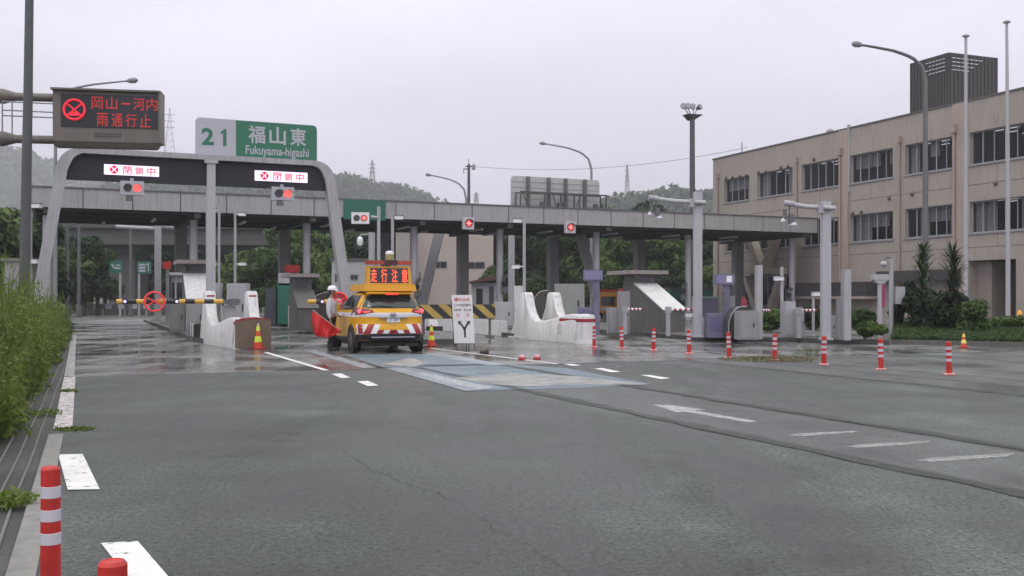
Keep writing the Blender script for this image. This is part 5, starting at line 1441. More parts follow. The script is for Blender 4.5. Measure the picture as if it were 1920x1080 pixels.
# ================================================================== variable message sign on its cantilever post
def message_sign():
    Y = 25.5; xpx = lambda x: (x - 200) / FPX * Y
    c = P(200, 560, Y); t = thing('message_sign', 'large beige roadside message sign with red lit letters on a cantilever post', 'message sign', (c.x, c.y, 0), R(9.5))
    w0, w1 = xpx(106) / math.cos(R(9.5)), xpx(296) / math.cos(R(9.5))
    z0, z1 = zt(275, Y), zt(172, Y)
    b = MB(); b.box(w0, w1 - .05, 0, .5, z0 + .12, z1); b.prism([(w0, 0, z0 + .118), (w1 - .05, 0, z0 + .118), (w1 - .15, .08, z0), (w0 + .02, .08, z0)], (0, .4, 0)); bx = b.build('housing', BEIGE, t)
    b = MB(); b.box(w0 - .03, w1 + .01, -.12, .52, z1 + .003, z1 + .05); b.box(w1 - .047, w1 + .01, -.1, .5, z0 + .12, z1); b.build('hood', BEIGE, bx)
    W_, H = w1 - w0, z1 - z0
    sx0, sx1, sz0, sz1 = w0 + .075 * W_, w1 - .06, z0 + .345 * H, z1 - .06 * H
    b = MB(); b.box(sx0, sx1, -.02, -.002, sz0, sz1); sc = b.build('screen', M('screen_dark', (.012, .014, .02), .3, var=.2, scale=2), t)
    SW, SH = sx1 - sx0, sz1 - sz0; g = MB()
    fx = lambda f: sx0 + f * SW; fz = lambda f: sz0 + f * SH
    spaced(g, '岡山一河内', [fx(.37), fx(.52), fx(.665), fx(.80), fx(.935)], -.026, fz(.745), SW * .115, SH * .38, bold=.004)
    spaced(g, '雨通行止', [fx(.425), fx(.575), fx(.72), fx(.865)], -.026, fz(.24), SW * .115, SH * .40, bold=.004)
    g.build('led_writing', LEDDIM, sc)
    g = MB(); cx, cz, r = fx(.138), fz(.52), SH * .30
    g.tube([(cx + r * math.cos(a), -.03, cz + r * math.sin(a)) for a in np.linspace(0, 6.2832, 33)[:-1]], .032, 6, closed=True)
    for s in (-1, 1): g.bar((cx - r * .7, -.03, cz - s * r * .62), (cx + r * .7, -.03, cz + s * r * .62), .035, .02, up=(0, 1, 0))
    g.box(cx - r * .45, cx + r * .45, -.036, -.024, cz - r * .62, cz - r * .25)
    g.build('closed_symbol', M('led_crimson', (.75, .02, .045), .5, var=.02, emit=.5), sc)
    b = MB(); b.box(w0 + W_ * .38, w0 + W_ * .63, -.012, -.001, z0 + H * .18, z0 + H * .25); b.build('vent', M('vent_dark', (.08, .075, .07), .5), bx)
    # arms, flanges, post, maintenance ladder
    px_ = xpx(-16)
    for za in (zt(183, Y), zt(262, Y)):
        b = MB(); b.tube([(px_, .25, za), (w0 + .01, .25, za)], .105, 14); ar = b.build('arm', BEIGE, t)
        b = MB(); b.tube([(xpx(8), .25, za), (xpx(13), .25, za)], .19, 14); b.tube([(xpx(13), .25, za), (xpx(34), .25, za)], [.19, .11], 14); b.tube([(xpx(-8), .25, za), (xpx(8), .25, za)], .17, 14); b.build('flange', BEIGE, ar)
    b = MB(); b.tube([(px_, .25, 0), (px_, .25, zt(152, Y))], [.2, .15], 18); b.tube([(px_, .25, 0), (px_, .25, .08)], .34, 18); b.build('post', BEIGE, t)
    b = MB()
    zz = zt(196, Y); z9 = zt(258, Y)
    for z in (zz, zt(212, Y), zt(222, Y)): b.tube([(xpx(17), .0, z), (w0, .0, z - .02)], .018, 6)
    for x in (17, 34): b.tube([(xpx(x), .0, z9), (xpx(x), .0, zz)], .018, 6)
    b.build('ladder_rail', STEEL, t)
    return t
message_sign()

# ================================================================== lamp posts, masts, pylons
def lamp_post(label, px, base_Y, pyt_bend, head_px, head_py, r=.1, group='curved arm street lamps', mat=None, z0=0):
    c = Vector(((px - 960) / FPX * base_Y, base_Y, z0)); t = thing('street_lamp', label, 'street lamp', c, 0, group)
    s = base_Y / FPX; hx = (head_px - px) * s; hz = zt(head_py, base_Y) - z0; zb = zt(pyt_bend, base_Y) - z0
    mat = mat or STEEL
    pts = [(0, 0, 0), (0, 0, zb * .5), (0, 0, zb)]; rs = [r * 1.15, r, r * .75]
    for k in range(1, 13):
        f = k / 12
        pts.append((hx * .87 * float(np.interp(f, [0, .25, .45, .65, .85, 1], [0, .06, .22, .5, .82, 1])), 0, zb + (hz - zb) * float(np.interp(f, [0, .25, .45, .65, .85, 1], [0, .40, .66, .84, .95, 1.0])))); rs.append(r * (.75 - .3 * f))
    b = MB(); b.tube(pts, rs, 12); b.tube([(0, 0, 0), (0, 0, .3)], r * 1.5, 12); b.build('pole', mat, t)
    d_ = (Vector(pts[-1]) - Vector(pts[-3])).normalized()
    e = Vector(pts[-1]); L = abs(hx) * .03 + .25
    b = MB(); up = Vector((0, 0, 1)); q = []
    for (f, rr) in ((-.1, .045), (.1, .07), (.35, .15), (.65, .17), (.9, .12), (1.0, .03)): q.append((e + d_ * L * f * 1.5, rr))
    b.tube([p for p, _ in q], [rr * .8 for _, rr in q], 12); hd = b.build('lamp_head', STEEL, t)
    b = MB(); b.ball(e + d_ * L * .95 - Vector((0, 0, .05)), .115, 10, .8); b.build('lamp_glass', M('lamp_lens', (.5, .52, .55), .2), hd)
    return t
lamp_post('tall street lamp with its arm curving left in front of the cream building', 1735, 42.5, 150, 1602, 85, .115, mat=M('lamp_pole_grey', (.13, .13, .135), .5))
lamp_post('street lamp with its arm over the rear of the roof billboard', 1109, 78, 318, 1012, 270, .12)
lamp_post('street lamp rising behind the canopy left of the utility pole', 874, 80, 372, 800, 329, .11)
lamp_post('street lamp whose head shows above the beige message sign', 104, 46, 195, 256, 152, .085)
# dark pole in the near left
t = thing('street_lamp', 'tall dark pole crossing the arms of the message sign', 'street lamp', ((45 - 960) / FPX * 23.0, 23.0, 0), 0, 'curved arm street lamps')
b = MB(); b.tube([(0, 0, 0), (.03, 0, 3), (.09, 0, 6.0), (.14, 0, 9.6)], [.12, .112, .1, .085], 16); b.tube([(0, 0, 0), (0, 0, .4)], .15, 16); b.tube([(.14, 0, 9.6), (.35, 0, 10.3), (1.3, 0, 10.7)], [.085, .07, .05], 12); b.build('pole', POLE, t)
b = MB(); b.tube([(1.3, 0, 10.7), (1.6, 0, 10.75), (2.0, 0, 10.75)], [.06, .16, .05], 12); b.build('lamp_head', GREY, t)

def flood_mast():
    Y = 76; c = Vector(((1298 - 960) / FPX * Y, Y, 0)); t = thing('floodlight_mast', 'tall dark mast with a platform of floodlights', 'floodlight mast', c, R(20))
    H = zt(217, Y); b = MB(); b.tube([(0, 0, 0), (0, 0, H)], [.24, .19], 14); b.build('mast', POLE, t)
    b = MB(); b.prism([(-.15, -.2, H - .3), (.15, -.2, H - .3), (.6, -.4, H + .0), (-.6, -.4, H + .0)], (0, .7, 0)); b.box(-.62, .62, -.45, .45, H + .003, H + .06); b.build('platform', POLE, t)
    for k, (x, tilt) in enumerate(((-.85, .9), (-.55, .5), (-.1, .7), (.15, -.4))):
        b = MB(); d_ = Vector((math.sin(tilt) * -1, -.75, .35)).normalized(); p = Vector((x, -.35, H + .45)); b.tube([p, p + d_ * .15, p + d_ * .4], [.08, .17, .24], 12); b.bar(p, (x * .6, -.3, H + .06), .05, .05); b.build('floodlight', STEEL, t)
flood_mast()

def utility_pole():
    Y = 105; c = Vector(((879 - 960) / FPX * Y, Y, 0)); t = thing('utility_pole', 'dark utility pole with crossarms behind the canopy', 'utility pole', c, 0)
    s = Y / FPX; z = lambda y: zt(y, Y)
    b = MB(); b.tube([(0, 0, 0), (0, 0, z(308))], [.22, .15], 10); b.tube([(0, 0, z(308)), (0, 0, z(298))], .04, 6); b.build('pole', POLE, t)
    b = MB(); b.bar((-6 * s, 0, z(312)), (8 * s, 0, z(312)), .12, .12); b.bar((-10 * s, 0, z(317)), (3 * s, 0, z(317)), .1, .1); b.bar((-10 * s, 0, z(317)), (-9 * s, 0, z(326)), .06, .06); b.build('crossarm', POLE, t)
    b = MB(); b.lathe([(.12, -.3), (.2, -.2), (.2, .2), (.1, .3)], (9 * s, 0, z(313)), 10); b.build('transformer', GREY, t)
    b = MB()
    for dy in (0,):
        a = Vector((8 * s, dy, z(312))); e = Vector(((1338 - 879) * s, -15, z(317))); pts = []
        for k in range(15):
            f = k / 14; p = a.lerp(e, f); p.z -= 4 * f * (1 - f) * (1.0 + dy); pts.append(p)
        b.tube(pts, .02, 5)
    b.build('power_line', POLE, t)
utility_pole()

def pylon(label, px, Y, pyt, pyb, wpx, arms=3):
    zb = zt(pyb, Y) - 14; c = Vector(((px - 960) / FPX * Y, Y, zb)); t = thing('power_pylon', label, 'pylon', c, .3, 'power pylons on the hills')
    H = zt(pyt, Y) - zb; w_ = wpx / FPX * Y
    PY = M('pylon_steel', (.12, .125, .13), .6)
    b = MB(); k = .42 if Y > 850 else .3
    ww = lambda f: w_ * (1 - f) ** 1.2 / 2 + .35
    N = 9
    for i in range(N):
        f0, f1 = i / N, (i + 1) / N
        c0 = [Vector((sx * ww(f0), sy * ww(f0), H * f0)) for sx, sy in ((-1, -1), (1, -1), (1, 1), (-1, 1))]
        c1 = [Vector((sx * ww(f1), sy * ww(f1), H * f1)) for sx, sy in ((-1, -1), (1, -1), (1, 1), (-1, 1))]
        for j in range(4):
            b.bar(c0[j], c1[j], k, k); b.bar(c0[j], c1[(j + 1) % 4], k * .6, k * .6); b.bar(c1[j], c1[(j + 1) % 4], k * .6, k * .6)
    b.build('lattice_tower', PY, t, smooth=0)
    b = MB()
    for i in range(arms):
        z = H * (.66 + .11 * i); a = w_ * .42
        for s in (-1, 1): b.bar((0, 0, z + .8), (s * a, 0, z), k, k); b.bar((0, 0, z - .6), (s * a, 0, z), k, k)
    b.build('crossarm', PY, t, smooth=0)
pylon('tall lattice pylon on the ridge between the message sign and the green sign', 318, 1240, 202, 290, 24)
pylon('small lattice pylon on the wooded hill right of the gantry', 698, 900, 300, 338, 15)
pylon('lattice pylon beyond the canopy right of the billboard', 1176, 800, 309, 372, 11)
pylon('tiny pylon just above the canopy beside the utility pole', 893, 1000, 360, 376, 14)

# ================================================================== billboard seen from behind on the canopy roof
set_angle(A_CANOPY)
def billboard():
    v = VF + 4.5; u0, u1 = u_at(958, v), u_at(1124, v)
    c = UV(u0, v, 6.46); t = thing('roof_billboard', 'pale sign board seen from behind on the canopy roof', 'billboard', c, A)
    L = u1 - u0; Ym = UV((u0 + u1) / 2, v).y; zz = lambda y: zt(y, Ym) - 6.46
    z1 = zt(329, UV(u0, v).y) - 6.46; z0 = .45
    BB = M('board_back', (.46, .46, .45), .5, var=.08, scale=.8, streak=.15)
    b = MB(); b.prism(round_rect(0, L, z0, z1, .22, 5), (0, .06, 0)); b.build('board', BB, t)
    b = MB()
    for k in range(1, 6): b.box(.02, L - .02, -.022, -.001, z0 + (z1 - z0) * k / 6 - .015, z0 + (z1 - z0) * k / 6 + .015)
    b.build('board_rib', GREY, t)
    for f in (.18, .41, .60, .82):
        b = MB(); b.box(L * f - .09, L * f + .09, -.2, -.024, 0, z1 - .02); b.build('upright', M('upright_grey', (.12, .12, .14), .5), t)
    b = MB(); zr = z0 + (z1 - z0) * .48
    for y in (-1.0, -.3):
        b.bar((L * .03, y, zr), (L * .99, y, zr), .08, .08); b.bar((L * .03, y, .12), (L * .99, y, .12), .10, .10)
        for f in (.03, .35, .53, .68, .985): b.bar((L * f, y, 0), (L * f, y, zr), .08, .08)
    for f, g in ((.05, .16), (.38, .45), (.70, .62)): b.bar((L * f, -.95, zr), (L * g, -.9, .15), .05, .05)
    b.build('walkway_frame', POLE, t)
    for f in (.30, .49, .54, .90):
        b = MB(); b.box(L * f - .12, L * f + .12, -.75, -.45, .3, .9); b.build('lamp_unit', DGREY, t)
billboard()
set_angle(A_LANE)

# ================================================================== long cream office building
def office():
    k = 78.0
    a = Vector(((1337 - 960) / FPX * k, k)); e = Vector(((1920 - 960) / FPX * 51.5, 51.5))
    wl = Wall((a.x, a.y), (e.x - a.x, e.y - a.y)); h = wl.hit
    t = thing('office_building', 'long three storey cream building with ribbon windows', 'building', (a.x, a.y, 0), wl.ang)
    # local: x along the facade towards the viewer, y into the building is +y (left normal)
    H = h(1337, 300)[1]; L = h(1920, 200)[0] + 14
    s_ = lambda px: h(px, 400)[0]
    zz = lambda px, py: h(px, py)[1]
    bays = [(1358, 1405), (1420, 1486), (1503, 1574), (1594, 1674), (1697, 1790), (1818, 1926)]
    W3 = (zz(1745, 321), zz(1745, 263)); W2 = (zz(1745, 443), zz(1745, 387)); W1 = (.9, zz(1745, 387) - W2[1] + 3.0)
    bs = [(s_(p), s_(q)) for p, q in bays]
    bs.append((bs[-1][1] + 1.3, bs[-1][1] + 6.3)); 
    W1 = (1.0, 3.1)
    holes = []
    for i, (p, q) in enumerate(bs):
        holes += [(p, q, *W3), (p, q, *W2)]
        if i < 2: holes.append((p, q, *W1))
    ent = (s_(1815), s_(1905), 0.0, 3.55)
    holes.append(ent)
    xs = sorted({0, L} | {v for hl in holes for v in hl[:2]}); zs = sorted({0, H} | {v for hl in holes for v in hl[2:]})
    b = MB(); TH = .35
    def solid(x, z): return not any(p < x < q and r < z < s2 for p, q, r, s2 in holes)
    for i in range(len(xs) - 1):
        for j in range(len(zs) - 1):
            x0, x1, z0, z1 = xs[i], xs[i + 1], zs[j], zs[j + 1]
            if solid((x0 + x1) / 2, (z0 + z1) / 2):
                b.add([(x0, 0, z0), (x1, 0, z0), (x1, 0, z1), (x0, 0, z1)], [(0, 1, 2, 3)])
    for (p, q, r, s2) in holes:
        D = TH if (p, q) != ent[:2] else 2.6
        b.add([(p, 0, r), (q, 0, r), (q, D, r), (p, D, r)], [(0, 1, 2, 3)]); b.add([(p, 0, s2), (q, 0, s2), (q, D, s2), (p, D, s2)], [(3, 2, 1, 0)])
        b.add([(p, 0, r), (p, D, r), (p, D, s2), (p, 0, s2)], [(0, 1, 2, 3)]); b.add([(q, 0, r), (q, D, r), (q, D, s2), (q, 0, s2)], [(3, 2, 1, 0)])
    DP = 14
    b.add([(0, 0, 0), (0, DP, 0), (0, DP, H), (0, 0, H)], [(0, 1, 2, 3)]); b.add([(0, DP, 0), (L, DP, 0), (L, DP, H), (0, DP, H)], [(0, 1, 2, 3)]); b.add([(L, 0, 0), (L, DP, 0), (L, DP, H), (L, 0, H)], [(0, 1, 2, 3)])
    b.add([(0, 0, H - .5), (L, 0, H - .5), (L, DP, H - .5), (0, DP, H - .5)], [(0, 1, 2, 3)])
    b.build('wall', CREAM, t, smooth=0)
    b = MB(); b.box(-.05, L + .05, -.06, .3, H + .003, H + .09); b.box(-.05, .25, .302, DP, H + .003, H + .09); b.build('parapet_cap', M('cap_brown', (.09, .085, .085), .5), t)
    b = MB()
    for z in ((W3[0] + W2[1]) / 2 - .1, W2[0] - .78): b.box(0, L, -.006, -.001, z - .02, z + .02)
    for (p, q) in bs:
        for z0, z1 in (((W3[0] + W2[1]) / 2 - .08, W3[0] - .15), ((W2[0] - .76), W2[0] - .15)):
            b.box((p + q) / 2 - .012, (p + q) / 2 + .012, -.005, -.001, z0, z1)
    b.build('wall_joint', M('joint_brown', (.15, .12, .105), .7), t)
    # rooms behind the windows
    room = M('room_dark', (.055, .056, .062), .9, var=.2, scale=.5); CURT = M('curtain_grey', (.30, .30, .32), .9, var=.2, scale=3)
    FR = M('window_alu', (.32, .32, .34), .4, var=.05); GL = bpy.data.materials.new('window_glass'); GL.use_nodes = True
    nt = GL.node_tree; bs_ = nt.nodes['Principled BSDF']; bs_.inputs['Base Color'].default_value = (.02, .022, .026, 1); bs_.inputs['Roughness'].default_value = .05; bs_.inputs['Alpha'].default_value = .34
    rnd = random.Random(5)
    lit = {(2, 0), (1, 0), (4, 0), (5, 1), (5, 0), (2, 1)}
    for i, (p, q) in enumerate(bs):
        for j, (z0, z1) in enumerate((W3, W2) + ((W1,) if i < 2 else ())):
            n = 3 if (q - p) < 3 else 5
            if i in (0, 1): n = 4
            b = MB(); y0, y1 = .16, .24; fw = .055
            b.box(p, q, y0, y1, z0, z0 + fw); b.box(p, q, y0, y1, z1 - fw, z1)
            for k in range(n + 1):
                x = p + (q - p) * k / n; w2 = fw if k in (0, n) else (.05 if k % 2 else .03); x = min(max(x, p + w2 / 2), q - w2 / 2)
                b.box(x - w2 / 2, x + w2 / 2, y0 + .002, y1 - .002, z0 + fw + .001, z1 - fw - .001)
            wn_ = b.build('window', FR, t)
            b = MB(); b.add([(p, .2, z0), (q, .2, z0), (q, .2, z1), (p, .2, z1)], [(0, 1, 2, 3)]); b.build('glass_pane', GL, wn_, smooth=0)
            b = MB(); b.box(p - .08, q + .08, -.07, .159, z0 - .09, z0 - .002); b.build('sill', M('sill_grey', (.25, .25, .27), .5), wn_)
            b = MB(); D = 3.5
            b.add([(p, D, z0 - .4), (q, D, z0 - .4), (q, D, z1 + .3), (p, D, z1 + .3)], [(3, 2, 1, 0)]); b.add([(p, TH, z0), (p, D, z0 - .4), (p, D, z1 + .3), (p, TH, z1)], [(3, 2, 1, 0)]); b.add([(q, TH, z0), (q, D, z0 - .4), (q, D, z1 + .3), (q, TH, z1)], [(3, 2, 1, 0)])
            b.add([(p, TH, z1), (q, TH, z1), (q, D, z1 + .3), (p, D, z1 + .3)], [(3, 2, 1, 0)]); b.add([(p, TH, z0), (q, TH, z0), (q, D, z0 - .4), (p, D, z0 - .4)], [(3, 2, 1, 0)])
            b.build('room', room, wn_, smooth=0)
            if (i, j) in lit:
                b = MB()
                for k in range(3):
                    x = p + (q - p) * (.22 + .27 * k)
                    for y in (1.0, 2.0, 3.0): b.box(x - .06, x + .5, y, y + .06, z1 + .02, z1 + .06)
                b.build('ceiling_lamp', TUBE, wn_, smooth=0)
            b = MB(); tot = 0
            for k in range(n):
                if (i, j) in lit and rnd.random() < .75: continue
                if rnd.random() < .8:
                    x0 = p + (q - p) * k / n + .05; x1 = p + (q - p) * (k + 1) / n - .05; zc = z0 + (.05 if rnd.random() < .7 else (z1 - z0) * .5)
                    m = 9; tot += 1
                    for c in range(m):
                        xa, xb = x0 + (x1 - x0) * c / m, x0 + (x1 - x0) * (c + 1) / m; y = .42 + .05 * (c % 2)
                        b.add([(xa, y, zc), (xb, .42 + .05 * ((c + 1) % 2), zc), (xb, .42 + .05 * ((c + 1) % 2), z1), (xa, y, z1)], [(0, 1, 2, 3)])
            if tot: b.build('curtain', CURT, wn_, smooth=0)
    # piers with drain pipes
    for px in (1584, 1800):
        x = s_(px); b = MB(); b.box(x - .42, x + .42, -.14, -.002, 0, H - .02); pr_ = b.build('pier', CREAM2, t)
        b = MB(); b.tube([(x - .22, -.22, 0), (x - .22, -.22, H - 1.6)], .07, 10); b.box(x - .38, x - .06, -.36, -.15, H - 1.6, H - 1.15); b.build('drain_pipe', M('pipe_cream', (.33, .26, .22), .5), pr_)
    for px in (1347, 1495, 1688):
        x = s_(px); b = MB(); b.tube([(x, -.09, 0), (x, -.09, H - 1.5)], .06, 10); b.box(x - .12, x + .12, -.2, -.01, H - 1.5, H - 1.15); b.build('drain_pipe', M('pipe_cream'), t)
    # small vents with stains over the windows
    for px, py in ((1362, 334), (1374, 333), (1388, 331), (1400, 329), (1423, 324), (1437, 322), (1465, 314), (1478, 312), (1527, 299), (1600, 400), (1616, 398), (1711, 364), (1668, 372), (1868, 344)):
        x, z = h(px, py); b = MB(); b.ball((x, -.04, z), .12, 8); b.build('vent_cap', M('vent_stain', (.10, .085, .075), .6), t)
    # dark canopy band and ledge on the ground floor, doors, entrance wall
    x0, x1 = s_(1505), s_(1645); zt0, zt1 = zz(1560, 557), zz(1560, 530)
    b = MB(); b.box(x0, x1, -.9, -.002, zt0 + .05, zt1); b.build('eaves_band', M('eaves_dark', (.05, .045, .05), .6), t)
    b = MB(); b.box(x0 - .05, x1 + .05, -.95, -.002, zt0 - .12, zt0 + .048); b.build('ledge', CREAM2, t)
    x0, x1 = s_(1660), s_(1806); b = MB(); b.box(x0, x1, -.7, -.002, zz(1760, 528), zz(1760, 506)); b.build('porch_band', M('eaves_dark'), t)
    p, q = ent[:2]; b = MB(); b.box(p, q, 2.6, 2.7, 0, 3.55); b.box(p, p + (q - p) * .33, .6, 2.59, 0, 3.5); b.build('porch_wall', M('porch_wall', (.24, .20, .18), .8, var=.08), t)
    b = MB(); dx = p + (q - p) * .45; b.box(dx, dx + 1.2, 2.5, 2.595, 0, 2.3); dr = b.build('door', M('door_dark', (.05, .045, .045), .5), t)
    b = MB(); b.box(dx + .15, dx + 1.05, 2.48, 2.498, .95, 1.6); b.build('door_glass', M('door_pane', (.2, .21, .23), .3), dr)
    # steel braces on the far bays
    for (q0, q1) in (((1416, 447), (1438, 508)), ((1462, 447), (1440, 508)), ((1407, 520), (1434, 598)), ((1473, 520), (1446, 598)), ((1406, 508), (1476, 508))):
        (xa, za), (xb, zb_) = h(*q0), h(*q1); b = MB(); b.bar((xa, -.3, max(za, .02)), (xb, -.3, max(zb_, .02)), .4, .62 if q0[1] != 508 else .7, up=(0, 1, 0)); b.build('brace', M('brace_cream', (.46, .40, .33), .6, streak=.15), t)
    # rooftop plant screen and little pipes
    x, z = h(1592, 238); b = MB(); b.tube([(x, -.02, H - 4), (x, -.02, H + .25)], .1, 10); b.build('roof_pipe', GREY, t)
    x, z = h(1535, 250); b = MB(); b.lathe([(.05, 0), (.2, .1), (.22, .5), (.1, .62)], (x, .9, H - .1), 12); b.build('roof_vent', GREY, t)
    x, z = h(1370, 280); b = MB(); b.tube([(x, 1, H - .5), (x, 1, H + 1.1)], .04, 6); b.build('roof_aerial', STEEL, t)
    # dark louvred tower: nearest corner at px 1779
    Yc = 62.0; cc = P(1779, 98, Yc); tt = thing('roof_tower', 'dark brown louvred box standing on the building roof', 'rooftop structure', (cc.x, cc.y, H - .5), wl.ang)
    Zt = cc.z - (H - .5)
    # local -x runs away along the facade, +y into the building
    def reach(px, d_):
        r = (px - 960) / FPX; return (r * cc.y - cc.x) / (d_.x - r * d_.y)
    dl = Vector((-math.cos(wl.ang), -math.sin(wl.ang))); dr_ = Vector((-math.sin(wl.ang), math.cos(wl.ang)))
    a1 = reach(1706, dl); a2 = reach(1871, dr_)
    b = MB(); b.box(-a1, 0, 0, a2, 0, Zt); bb = b.build('tower_screen', BROWNTOWER, tt)
    LV = M('louvre_light', (.5, .5, .55), .5); b = MB()
    for k in range(4):
        z = Zt - .35 - k * .24
        for i in range(7):
            xa = -a1 * (.08 + .085 * i) - .02; 
            if i < 6 - (k % 2): b.box(xa - a1 * .06, xa, -.06, -.001, z, z + .06)
        for i in range(8):
            ya = a2 * (.06 + .09 * i)
            if i < 7 - k: b.box(.001, .06, ya, ya + a2 * .065, z, z + .06)
    b.build('louvre_slot', LV, bb)
    b = MB()
    for i in range(13):
        x = -a1 * (i + .5) / 13; b.box(x - .03, x + .03, -.045, -.002, .05, Zt - .04)
    for i in range(13):
        y = a2 * (i + .5) / 13; b.box(.002, .045, y - .03, y + .03, .05, Zt - .04)
    b.build('screen_rib', BROWNTOWER, bb)
    return wl, H
OFW, OFH = office()
for (px, pt, lab) in ((1811, 70, 'pale flagpole in front of the entrance, the shorter one'), (1890, 44, 'pale flagpole nearest the right picture edge, the taller one')):
    Y = 46.0; c = Vector(((px - 960) / FPX * Y, Y, .3)); t = thing('flagpole', lab, 'flagpole', c, 0, 'flagpoles before the office building')
    H = zt(pt, Y) - .3; b = MB(); b.tube([(0, 0, 0), (0, 0, H * .5), (-.06 if px > 1850 else 0, 0, H)], [.11, .09, .06], 12); b.build('pole', LGREY, t)
    b = MB(); b.lathe([(.07, 0), (.16, .03), (.16, .09), (.04, .14)], (-.06 if px > 1850 else 0, 0, H), 14); b.build('truck_cap', GREY, t)
# ================================================================== buildings beyond the canopy
def simple_building(name, label, px0, px1, pyt, Y, depth, mat, windows=(), roof=None, cat='building', rz=0.0, wh=None):
    s = Y / FPX; c = Vector(((px0 - 960) * s, Y, 0)); t = thing(name, label, cat, c, rz)
    L = (px1 - px0) * s / max(.3, math.cos(rz)); H = zt(pyt, Y)
    b = MB(); b.box(0, L, 0, depth, 0, H); b.build('wall', mat, t)
    b = MB(); b.box(-.12, L + .12, -.12, depth + .12, H + .003, H + .16); b.build('roof', roof or M('flat_roof', (.1, .1, .1), .7), t)
    for (a, q, y0, y1) in windows:
        x0, x1 = (a - px0) * s, (q - px0) * s; z1, z0 = zt(y0, Y), zt(y1, Y)
        b = MB(); b.box(x0, x1, -.03, -.002, z0, z1); f = b.build('window', M('old_window_frame', (.14, .14, .15), .5), t)
        n = max(2, int((x1 - x0) / .9)); 
        b = MB()
        for k in range(n): b.box(x0 + (x1 - x0) * k / n + .05, x0 + (x1 - x0) * (k + 1) / n - .05, -.04, -.031, z0 + .06, z1 - .06)
        b.build('pane', GLASSD, f)
    return t
CR2 = M('cream_far', (.42, .36, .33), .75, var=.05, scale=.5, streak=.1)
simple_building('annex_building', 'cream two storey building with small dark windows beyond the canopy', 752, 924, 430, 92, 10, CR2, [(813, 838, 490, 503), (872, 909, 491, 504), (857, 884, 558, 572)])
simple_building('annex_wing', 'narrow pale wing attached left of the cream building beyond the canopy', 742, 768, 432, 90, 6, M('cream_shade', (.33, .30, .28), .75, streak=.15), cat='building')
simple_building('white_shed', 'white shed with one small window behind the patrol car', 622, 692, 489, 72, 6, M('shed_white', (.42, .42, .43), .6, var=.05, streak=.2), [(657, 671, 515, 525), (628, 632, 513, 529)])
simple_building('green_container', 'dark green container hut beyond the sloped concrete booth', 1258, 1334, 543, 72, 4, M('container_green', (.03, .13, .10), .5, streak=.2))
simple_building('pale_roof_shed', 'low shed with pale green roof beside the long cream building', 1300, 1346, 560, 68, 3, PURPLE, roof=M('pale_green', (.25, .34, .30), .5))
simple_building('roadside_hut', 'small pale hut half hidden by weeds left of the gantry', 8, 36, 490, 52, 3, M('hut_pale', (.32, .31, .32), .7, streak=.3), roof=M('hut_roof', (.2, .19, .17), .6))
def little_house():
    Y = 74; s = Y / FPX; t = thing('gate_house', 'small pale house with a brown tiled roof beyond the striped board', 'house', ((884 - 960) * s, Y, 0), 0)
    x = lambda p: (p - 884) * s; z = lambda p: zt(p, Y)
    b = MB(); b.box(0, x(936), 0, 5, 0, z(530)); b.build('wall', M('house_wall', (.36, .35, .37), .7, streak=.1), t)
    TILE = M('roof_tile', (.10, .045, .04), .7, var=.2, scale=4)
    b = MB(); b.prism([(x(880), -.4, z(531)), (x(940), -.4, z(524)), (x(940), -.4, z(521)), (x(928), -.4, z(516)), (x(910), -.4, z(521)), (x(880), -.4, z(528))], (0, 5.8, 0)); b.build('roof', TILE, t)
    b = MB(); b.box(x(917), x(926), -.04, -.002, 0, z(537)); b.build('door', M('house_door', (.05, .055, .08), .4), t)
    b = MB(); b.box(x(893), x(905), -.04, -.002, 1.0, z(541)); b.build('window', GLASSD, t)
little_house()
def truck(label, px0, px1, Y, pyt, rz=0):
    s = Y / FPX; W_ = (px1 - px0) * s; t = thing('road_truck', label, 'truck', ((px0 + px1) / 2 * s - 960 * s, Y, 0), rz, 'yellow road trucks parked beyond the canopy')
    H = zt(pyt, Y)
    b = MB(); b.prism(round_rect(-W_ / 2, W_ / 2, .55, H, .18, 4), (0, 1.9, 0)); cb = b.build('cab', YELLOW, t)
    b = MB(); b.box(-W_ * .42, W_ * .42, -.02, -.001, H * .55, H * .86); b.build('windscreen', GLASSD, cb)
    b = MB(); b.box(-W_ / 2, W_ / 2, 1.95, 5.2, .7, 1.5); b.build('truck_bed', YELLOW, t)
    b = MB(); b.box(-W_ * .4, W_ * .4, -.06, -.021, .7, .95); b.build('bumper', WHITE, t)
    b = MB(); b.box(-W_ * .45, W_ * .45, .4, .75, H + .003, H + .18); b.build('light_bar', ORANGE, t)
    for x in (-W_ / 2 + .12, W_ / 2 - .12):
        for y in (.6, 4.3):
            b = MB(); b.tube([(x - .11, y, .42), (x + .11, y, .42)], .42, 20); b.build('wheel', TYRE, t)
truck('yellow road truck seen between the purple machine and grey cabinet', 1124, 1158, 66, 548)
truck('yellow road truck partly hidden by the tall grey cabinet', 1160, 1190, 63, 546)

